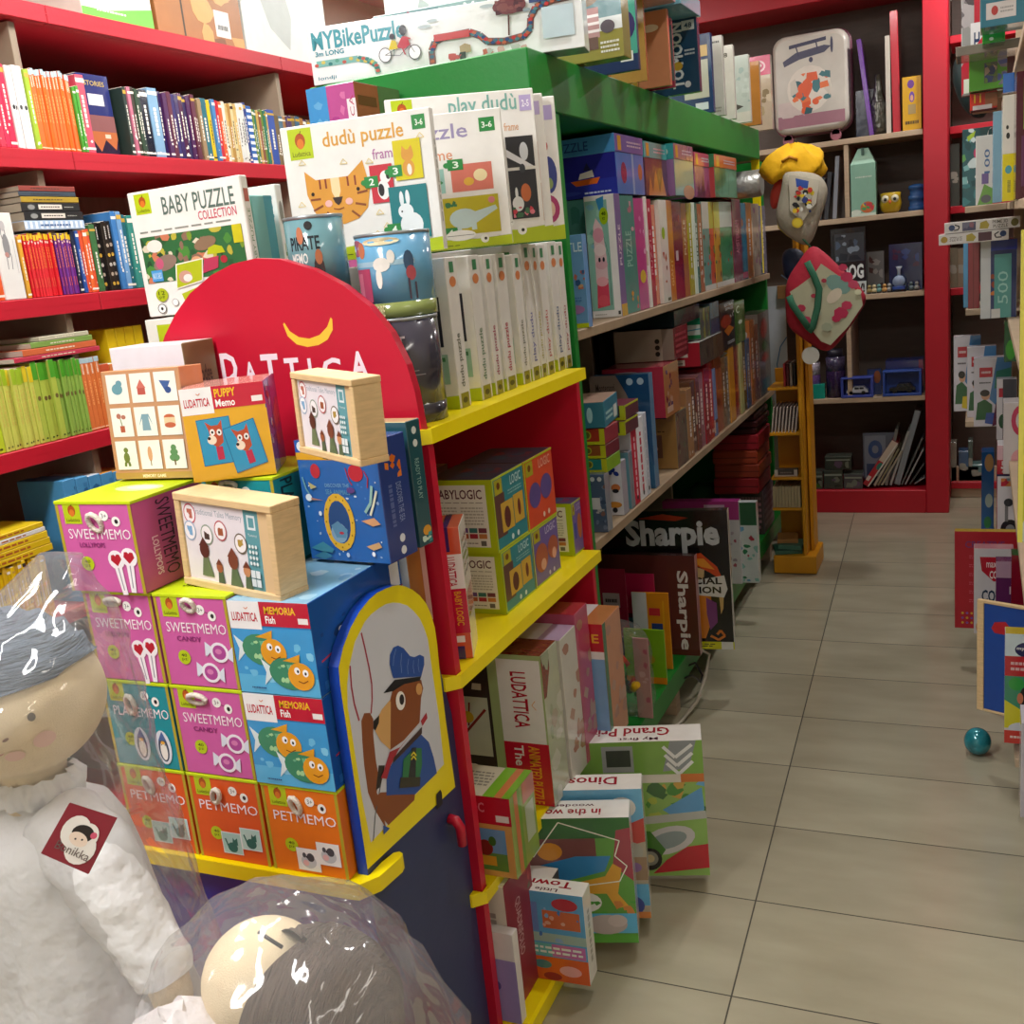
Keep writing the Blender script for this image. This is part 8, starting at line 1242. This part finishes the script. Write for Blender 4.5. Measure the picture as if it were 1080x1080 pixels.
# ================================================================= right-hand shelving
t = thing('oak_shelving', 'oak shelving along the right side of the aisle, seen almost edge-on', 'shelving', (0, 0, 0))
for z0, z1 in ((1.862, 1.885), (1.492, 1.515), (1.117, 1.14), (.70, .723), (.12, .145)): b = MB(); b.box(.085, 2.05 if z0 > .2 else 2.7, z0, .6, 4.75, z1, ch=.002); b.build('shelf', t, OAK)
b = MB(); b.box(.6, 2.05, 0, .62, 4.75, 2.3); b.build('back_panel', t, OAKD)
for z0, z1, x, ya in ((1.862, 1.885, -.03, 4.18), (1.492, 1.515, -.05, 4.2), (1.117, 1.14, -.05, 4.38), (.70, .723, -.05, 4.32)): b = MB(); b.box(x, ya, z0, .084, 4.75, z1, ch=.002); b.build('shelf_extension', t, OAK)
for y in (2.05, 4.73): b = MB(); b.box(.12, y, 0, .6, y+.019, 2.3); b.build('end_panel', t, OAK)
gR = 'boxes on the right-hand shelving'
# shelf at 1.515
fy('jungle puzzle tin with a pink flower on the right-hand shelf at eye level', 1015, 137, 1046, 213, 4.3, .05, {'*': '2a5a60'}, [('s', 0, 0, 1, 1, 40, ['3a7a80', '1f4a50', '7ab0b0', '5a9a58', 'c8d8d8'], .018, 3), ('e', .5, .68, .12, .07, 'b83868'), ('p', [(.15, .9), (.45, .97), (.4, .9), (.2, .84)], '9ab838')], 'puzzle_box', 'puzzle box', zb=1.5155)
fy('white puzzle box reading 100 beside the jungle tin', 1029, 144, 1047, 212, 4.05, .05, {'*': 'd0d0cc'}, [('t', '100', .5, .45, .82, .8, '4a6a98', 90, .01), ('r', .35, .3, .75, .45, '6a5a90'), ('p', [(.1, 0), (1, 0), (1, .22), (.5, .3)], '6a9a48'), ('e', .6, .08, .3, .06, '5a5a60')], 'puzzle_box', 'puzzle box', zb=1.5155)
fy('pale blue slim boxed game on the right-hand shelf at eye level', 1047, 118, 1057, 208, 3.6, .2, {'*': '7aa8c0'}, None, 'game_box', 'game box', zb=1.5155)
fy('white to yellow boxed game on the right-hand shelf at eye level', 1057, 101, 1071, 206, 3.3, .2, {'*': 'd8d4c4', 'F': 'd8d4c8'}, [('r', 0, 0, 1, .45, 'd8c81c'), ('e', .35, .7, .1, .02, '2a2a28'), ('e', .4, .62, .14, .03, '2a2a28'), ('e', .45, .3, .25, .04, '4a98a0'), ('k', .3, .08, .7, .2, 1, '8a8a38')], 'game_box', 'game box', zb=1.5155)
fy('tall maroon-framed box with a green patch at the right picture edge', 1071, 76, 1090, 204, 3.0, .2, {'*': '4a1c28'}, [('r', .4, .55, 1, .95, '7aa03c'), ('r', .3, .1, 1, .5, '5a3050')], 'game_box', 'game box', zb=1.5155)
fy('small clear blue bottle standing on the slim boxes at the upper right', 1058, 78, 1070, 98, 3.35, .04, {'*': '3a6ab0'}, None, 'bottle_box', 'bottle')
# upper pile
fy('white and red boxed game lettered H with a photo, upper right corner', 1014, -25, 1038, 64, 4.2, .05, {'*': 'c8c4c4', 'F': '8a8888'}, [('s', 0, .5, .6, 1, 10, ['6a6468', 'a09a9c', '4a4448'], .04, 4), ('r', .4, .35, 1, .6, 'd0ccd0'), ('t', 'H', .55, .38, .8, .52, '2a3a60', 0, .03), ('p', [(.0, 0), (0, .25), (1, .5), (1, .25)], 'b8283c'), ('r', .55, .6, .8, .9, 'a82838'), ('r', .1, .02, .7, .14, 'd8d4d0')], 'game_box', 'game box', zb=1.8855)
fy('teal boxed game with a red and white sticker in the upper right corner', 1034, -20, 1095, 30, 3.6, .15, {'*': '2a6a80', 'F': '3a7a90'}, [('r', .1, .15, .62, .5, 'd4d0d0'), ('e', .25, .33, .06, .1, 'b84848'), ('k', .35, .25, .58, .4, 2, 'a0a0a0'), ('r', .05, .62, .55, 1, 'b8303c'), ('e', .9, .4, .06, .1, '6aa8b8')], 'game_box', 'game box')
fy('bright green flat box under the teal boxed game at the upper right', 1036, 32, 1060, 47, 3.8, .12, {'*': '2a9030', 'B': '1f6a28'}, [('e', .4, .3, .1, .12, 'c8e0c8')], 'game_box', 'game box')
fy('grey clear plastic tray under the upper right pile', 1008, 50, 1078, 60, 3.9, .2, {'*': '8a8078', 'B': '9a9080'}, None, 'plastic_tray', 'tray')
fy('green boxed game with a toy photo in the upper right pile', 1022, 64, 1062, 97, 4.1, .1, {'*': '5aa838'}, [('r', .4, .2, .75, .85, '5a6a58'), ('s', .42, .22, .74, .83, 10, ['b8a898', '3a4a78', '6a8a48'], .014, 3), ('s', .75, .1, 1, 1, 8, ['3a3a68', '5a6ab0', '8a8aa0'], .02, 5)], 'game_box', 'game box')
fy('red boxed toy with yellow letters below the green boxed game', 1023, 99, 1052, 117, 4.15, .1, {'*': 'b8281c', 'B': '8a2430'}, [('r', .15, .4, .2, .9, 'd8b028'), ('r', .35, .4, .4, .9, 'd8b028'), ('r', .55, .1, 1, .9, '8a5030'), ('r', .1, 0, .8, .25, 'c8c0c0')], 'game_box', 'game box')
# shelf 1.14
o5 = fy('white and teal puzzle box reading 500 on the right-hand shelving', 1034, 255, 1072, 332, 3.95, .22, {'*': 'c8d0d4', 'F': '2a3a6a'}, [('r', 0, 0, .28, 1, 'ccd2d4'), ('r', .28, .87, 1, 1, '24389a'), ('r', .38, 0, .85, .82, '5aa09a'), ('t', '500', .48, .18, .76, .6, '9ad0c8', 90, 0), ('r', .3, 0, .55, .12, 'd4d4d0'), ('s', .28, .3, .38, .6, 4, ['c87838', '8a3a28'], .01, 2)], 'puzzle_box', 'puzzle box', zb=1.1405)
zt5 = max(v.co.z for v in o5.data.vertices)+o5.location.z
for i, (u0, v0, u1, v1, zz, nm) in enumerate(((996, 222, 1076, 235, 0, 'upper'), (990, 237, 1064, 252.5, 0, 'lower'))):
    A_ = [('o', .1, .5, .28, .28, '1c3a6a'), ('l', [(.13, .25), (.19, .3), (.2, .6), (.14, .75)], .004, '2a2a30'), ('r', .24, .1, .42, .9, '6a6a80'), ('s', .24, .1, .42, .9, 5, ['8a5a6a', '4a4a68'], .01, i), ('p', [(.47, .2), (.58, .15), (.6, .5), (.56, .9), (.48, .75)], 'a89838'), ('t', 'PRIME 3D', .64, .55, .84, .85, '5a5450', 0, .01), ('t', 'PUZZLE', .65, .15, .84, .45, '5a5450', 0, .01), ('e', .93, .5, .05, .35, '6a6438')]
    if i: A_ = [('e', .08, .5, .05, .3, 'a88a30'), ('t', '3D PUZZLE', .16, .3, .34, .7, '7a746c', 180, .01), ('p', [(.4, .2), (.5, .15), (.54, .5), (.48, .9), (.4, .75)], 'a89838'), ('r', .57, .1, .76, .9, '4a2838'), ('l', [(.9, .3), (.82, .3), (.8, .6), (.86, .8)], .004, '2a2a30'), ('o', .92, .6, .28, .28, '1c3a6a')]
    fy(f'white flat 3D puzzle box, {nm} of the two lying across the upright boxes', u0, v0, u1, v1, 3.88, .25, {'*': 'd4d0cc', 'F': 'd4d0cc', 'B': 'a8a4a0'}, A_, 'puzzle_box', 'puzzle box', 'flat puzzle boxes on the right-hand shelving', zb=(zt5+.037, zt5+.001)[i], hh=.0345)
fy('slim light blue book left of the red ones on the right-hand shelving', 1016, 252, 1021, 306, 4.46, .15, {'*': '4a90b8'}, None, 'book', 'book', zb=1.1405)
fy('muted red book pair beside the slim light blue one', 1021, 252, 1033, 314, 4.4, .15, {'*': '8a3038'}, [('r', .45, 0, .5, 1, '5a1c24')], 'book', 'book', zb=1.1405)
# building-set boxes
def qm(label, u0, v0, u1, v1, Y, n):
    fy(label, u0, v0, u1, v1, Y, .05, {'*': 'c8c4cc'}, [('p', [(.62, 1), (1, 1), (1, .1), (.42, .4)], '4a7aa8'), ('p', [(.6, .8), (1, .85), (1, .6), (.55, .55)], ('6a9ac0', 'c8a8b8', '3a7a68')[n]), ('r', .15, .72, .5, .86, 'b01c30'), ('k', .2, .76, .45, .82, 1, 'd8c0c4'), ('k', .15, .62, .45, .66, 1, '3a3438'), ('p', [(.05, .1), (.1, .35), (.3, .4), (.5, .32), (.5, .1)], '1f5a34'), ('e', .32, .45, .12, .06, 'c89878'), ('e', .3, .49, .13, .05, '1c1a1c'), ('p', [(.3, .05), (.34, .2), (.6, .2), (.6, .02)], ('c8b020', 'c8b020', '20489a')[n]), ('p', [(.5, .0), (1, .1), (1, .4), (.6, .35)], '5a1c40')], 'toy_box', 'toy box', 'building-set boxes on the right-hand shelving', zb=.7235)
qm('white building-set box with a green-shirted toy figure, farthest of the three', 1006, 355, 1034, 438, 4.55, 0); qm('white building-set box in the middle of the three overlapping ones', 1020, 366, 1050, 444, 4.4, 1); qm('white building-set box with a blue base, nearest of the three', 1027, 378, 1066, 447, 4.2, 2)
fy('small building-set box in front of the three overlapping ones', 1051, 400, 1072, 450, 3.95, .05, {'*': 'b8b4b8', 'F': '4a4a50'}, [('r', 0, 0, .3, 1, 'c8c4c8'), ('r', .1, .7, .3, .85, 'a82838'), ('e', .3, .3, .2, .12, '1f4a2c')], 'toy_box', 'toy box', zb=.7235)
fy('dark green toy box on the right-hand shelving above the building sets', 1059, 340, 1076, 382, 3.9, .1, {'*': '2a5a38'}, [('e', .4, .3, .3, .25, '3a9a30')], 'toy_box', 'toy box') 
fy('white box with a crimson flower outline on the right-hand shelving', 1058, 425, 1090, 500, 3.6, .1, {'*': 'c8c0c0'}, [('e', .6, .75, .35, .22, 'b83058'), ('e', .6, .75, .2, .13, 'c8c0c0'), ('r', .5, .7, .7, .8, 'b83058'), ('e', .55, .2, .3, .15, 'd89aa0')], 'toy_box', 'toy box')
# things on and over the low deck
fy('blue toy box with a plush figure picture beside the low shelf', 1035, 477, 1048, 541, 4.7, .1, {'*': '1c5a98'}, [('e', .6, .88, .35, .1, 'b89060'), ('e', .6, .45, .3, .08, 'a8b8b0'), ('e', .5, .2, .3, .07, '2a7a48'), ('r', 0, 0, .9, .12, '1c68b0')], 'toy_box', 'toy box', zb=.1455)
fy('white and red science kit box reading 50 on the right-hand shelving', 1051, 470, 1092, 576, 3.7, .1, {'*': 'd4d0d4', 'L': 'a82838'}, [('r', 0, .86, 1, 1, 'c8a0a8'), ('r', 0, .72, 1, .86, 'a81c30'), ('t', '50', .1, .77, .52, .85, 'e0dcdc', 0, .03), ('t', '& EXTRA', .12, .735, .8, .76, 'd8c8c8', 0, .02), ('r', 0, .7, 1, .72, '28284a'), ('s', .1, .6, .85, .68, 8, ['b83040', 'c88048', '7a8a90'], .02, 3), ('e', .35, .18, .25, .09, '2a2c30'), ('e', .35, .17, .12, .05, '8a8e90'), ('l', [(.25, .25), (.25, .42)], .01, '7a7a7c'), ('e', .3, .44, .12, .04, '3a3c40'), ('e', .6, .44, .08, .03, '5a5c60'), ('r', 0, 0, 1, .08, '2a3a60'), ('k', .1, .03, .7, .055, 1, 'a0a8c0')], 'toy_box', 'toy box')
q = onY(1051, 576, 3.7); carton('cardboard_box', 'plain cardboard box under the science kit on the low right-hand deck', 'carton', (q[0], 3.7, .1455), (.16, .1, q[2]-.1465), {'*': 'a08058'})
rb = onZ(1007, 662, .1455)
carton('activity_box', 'flat red activity box with lilac lettering jutting out from the low right-hand shelf', 'activity box', (rb[0], rb[1], .1455), (.2, .03, onY(1008, 560, rb[1])[2]-.1455), {'*': 'a81828', 'T': 'a88a20'}, {'F': [('t', 'CREATIVE', .16, .83, .75, .9, '6a3068', 0, .02)]+[('k', .22, .72-.09*k, .6, .76-.09*k, 2, 'c05060') for k in range(6)]+[('e', .12+.07*i, .06+.05*j, .02, .012, ('c8a030', '7a4a98')[(i+j) % 2]) for i in range(4) for j in range(3)]})
fy('white and red colour pencil kit box behind the wooden board', 1027, 578, 1068, 668, 3.35, .05, {'*': 'c0bcc0', 'T': 'b07078'}, [('p', [(.15, .9), (1, .9), (1, .6), (.5, .62), (.2, .74)], 'a81c2c'), ('t', 'maxi', .32, .78, .6, .86, 'd8c8c8', 0, .01), ('t', 'CO', .4, .65, .6, .74, 'e0d8d8', 0, .02), ('t', 'CO', .2, .38, .55, .52, '2a3a50', 0, .03), ('e', .3, .08, .25, .1, 'b88868'), ('r', .6, .1, 1, .5, '5a2450')], 'activity_box', 'activity box')
fy('small purple and blue box in front of the pencil kit', 1050, 592, 1074, 660, 3.2, .05, {'*': '5a2450'}, [('r', 0, .75, 1, 1, 'a8889a'), ('r', 0, 0, .6, .35, '3a80b0'), ('t', 'n', .6, .5, .8, .62, 'c8b8c0', 0, .02)], 'activity_box', 'activity box')
fy('dark crimson boxed game at the right picture edge above the wooden board', 1066, 585, 1095, 668, 3.1, .06, {'*': '7a1020', 'T': '1c4a24'}, [('k', .5, .55, .9, .6, 1, '2a1418')], 'game_box', 'game box', zb=.1455)
t = thing('wooden_board', 'wood-framed blue board with a rooster cut-out standing at the low right-hand shelf', 'board', (0, 0, 0))
P = onZ(1030, 748, .06); yb = 2.93; x0 = onY(1030, 748, yb)[0]; z0 = onY(1030, 748, yb)[2]; z1 = onY(1027, 632, yb)[2]; W_ = .3
b = MB(); b.box(x0, yb, z0, x0+.018, yb+.012, z1, 'c8a878'); b.box(x0+.018, yb, z1-.008, x0+W_, yb+.012, z1, 'c8a878'); b.box(x0+.018, yb, z0, x0+W_, yb+.012, z0+.006, '204a9a', CARD); b.build('frame', t, WOOD)
b = MB(); b.box(x0+.018, yb+.003, z0+.006, x0+W_, yb+.010, z1-.008, '1c489c'); b.art((x0+.018, yb+.003, z0+.006), (W_-.018, 0, 0), (0, 0, z1-z0-.014), (0, -1, 0), [('p', [(.07, .78), (.1, .84), (.2, .86), (.26, .8), (.2, .74), (.1, .74)], 'b8202c'), ('p', [(.24, .8), (.36, .74), (.5, .7), (.5, .55), (.34, .55), (.27, .68)], 'd8b04c'), ('e', .3, .54, .06, .08, 'b8202c')]); b.build('blue_panel', t)
t.matrix_world = Matrix.Translation((x0, yb, 0)) @ Matrix.Rotation(-.42, 4, 'Z') @ Matrix.Translation((-x0, -yb, 0))
fy('colourful educational game box with a red foot at the right picture edge', 1059, 668, 1100, 783, 2.72, .05, {'*': 'd0ccc8', 'T': 'b8a030'}, [('r', 0, .8, 1, 1, 'c8d8dc'), ('e', .6, .86, .35, .07, '1c2050'), ('t', 'my', .3, .85, .5, .88, 'd8d8d8', 0, .02), ('r', 0, .62, 1, .8, 'b8242c'), ('k', .15, .66, .9, .76, 2, 'd8b0b0'), ('r', 0, .14, 1, .62, '3a8a68'), ('e', .3, .55, .2, .06, '2f9a40'), ('p', [(0, .14), (0, .4), (.5, .3), (.6, .14)], 'd0c828'), ('e', .5, .4, .12, .12, '2a2420'), ('e', .4, .42, .08, .05, 'c87858'), ('e', .5, .14, .4, .06, 'c8ccd4'), ('r', 0, 0, 1, .12, 'c03028'), ('k', .15, .04, .7, .08, 1, 'd8c0b8')], 'game_box', 'game box')
fy('white carton at the very right edge near the ball', 1076, 762, 1110, 862, 2.45, .1, {'*': 'c0bcc4'}, None, 'carton_box', 'carton')
fy('tall yellow and green sticker pad hanging at the right picture edge', 1073, 243, 1118, 572, 2.028, .02, {'*': 'a8b02c'}, [('s', 0, 0, 1, 1, 40, ['c8b82c', '6a9a2c', '3a8a38', 'c87830', 'd8d060', 'a8b8a8'], .02, 6), ('r', 0, 0, .12, 1, 'c8c050')], 'sticker_pad', 'sticker pad')
# ball on the floor
t = thing('toy_ball', 'small shiny teal marbled ball lying on the floor tiles', 'ball', (0, 0, 0))
p = onZ(1031, 797, 0); r = .0375
BM = mat('marbled_ball', '2a8a98', .18, .5, 26, .05, 20, .6, .2, .5); b = MB(); b.grid(sph((p[0], p[1]+.01, r*1.06), (r*.97, r*.97, r*1.06), 28, 18), '2a8a98', None, True, True); b.build('ball_shell', t, BM)
# cable at the gondola
b = MB(); pts = [onX(755, 610, -.9), onX(751, 660, -.875)]; b.tube([(-.93, 3.2, .16), (-.86, 3.2, .2), onZ(748, 690, .15), onZ(744, 715, .08), onZ(735, 740, .03), onZ(718, 762, .006), onZ(700, 775, .005), (-1.0, 2.9, .005)], .0055, 'b8b0a0', None, 8)
tag(b.build('power_cable'), 'pale grey power cable hanging from the green base deck to the floor', 'cable')
b = MB(); b.tube([(-.93, 3.12, .13)]+[onX(u, v, -.865) for u, v in ((733, 699), (741, 712), (739, 719), (730, 712))]+[(-.93, 3.0, .13)], .004, '16161a', None, 6); tag(b.build('power_cable'), 'short black cable loop under the edge of the base deck', 'cable')
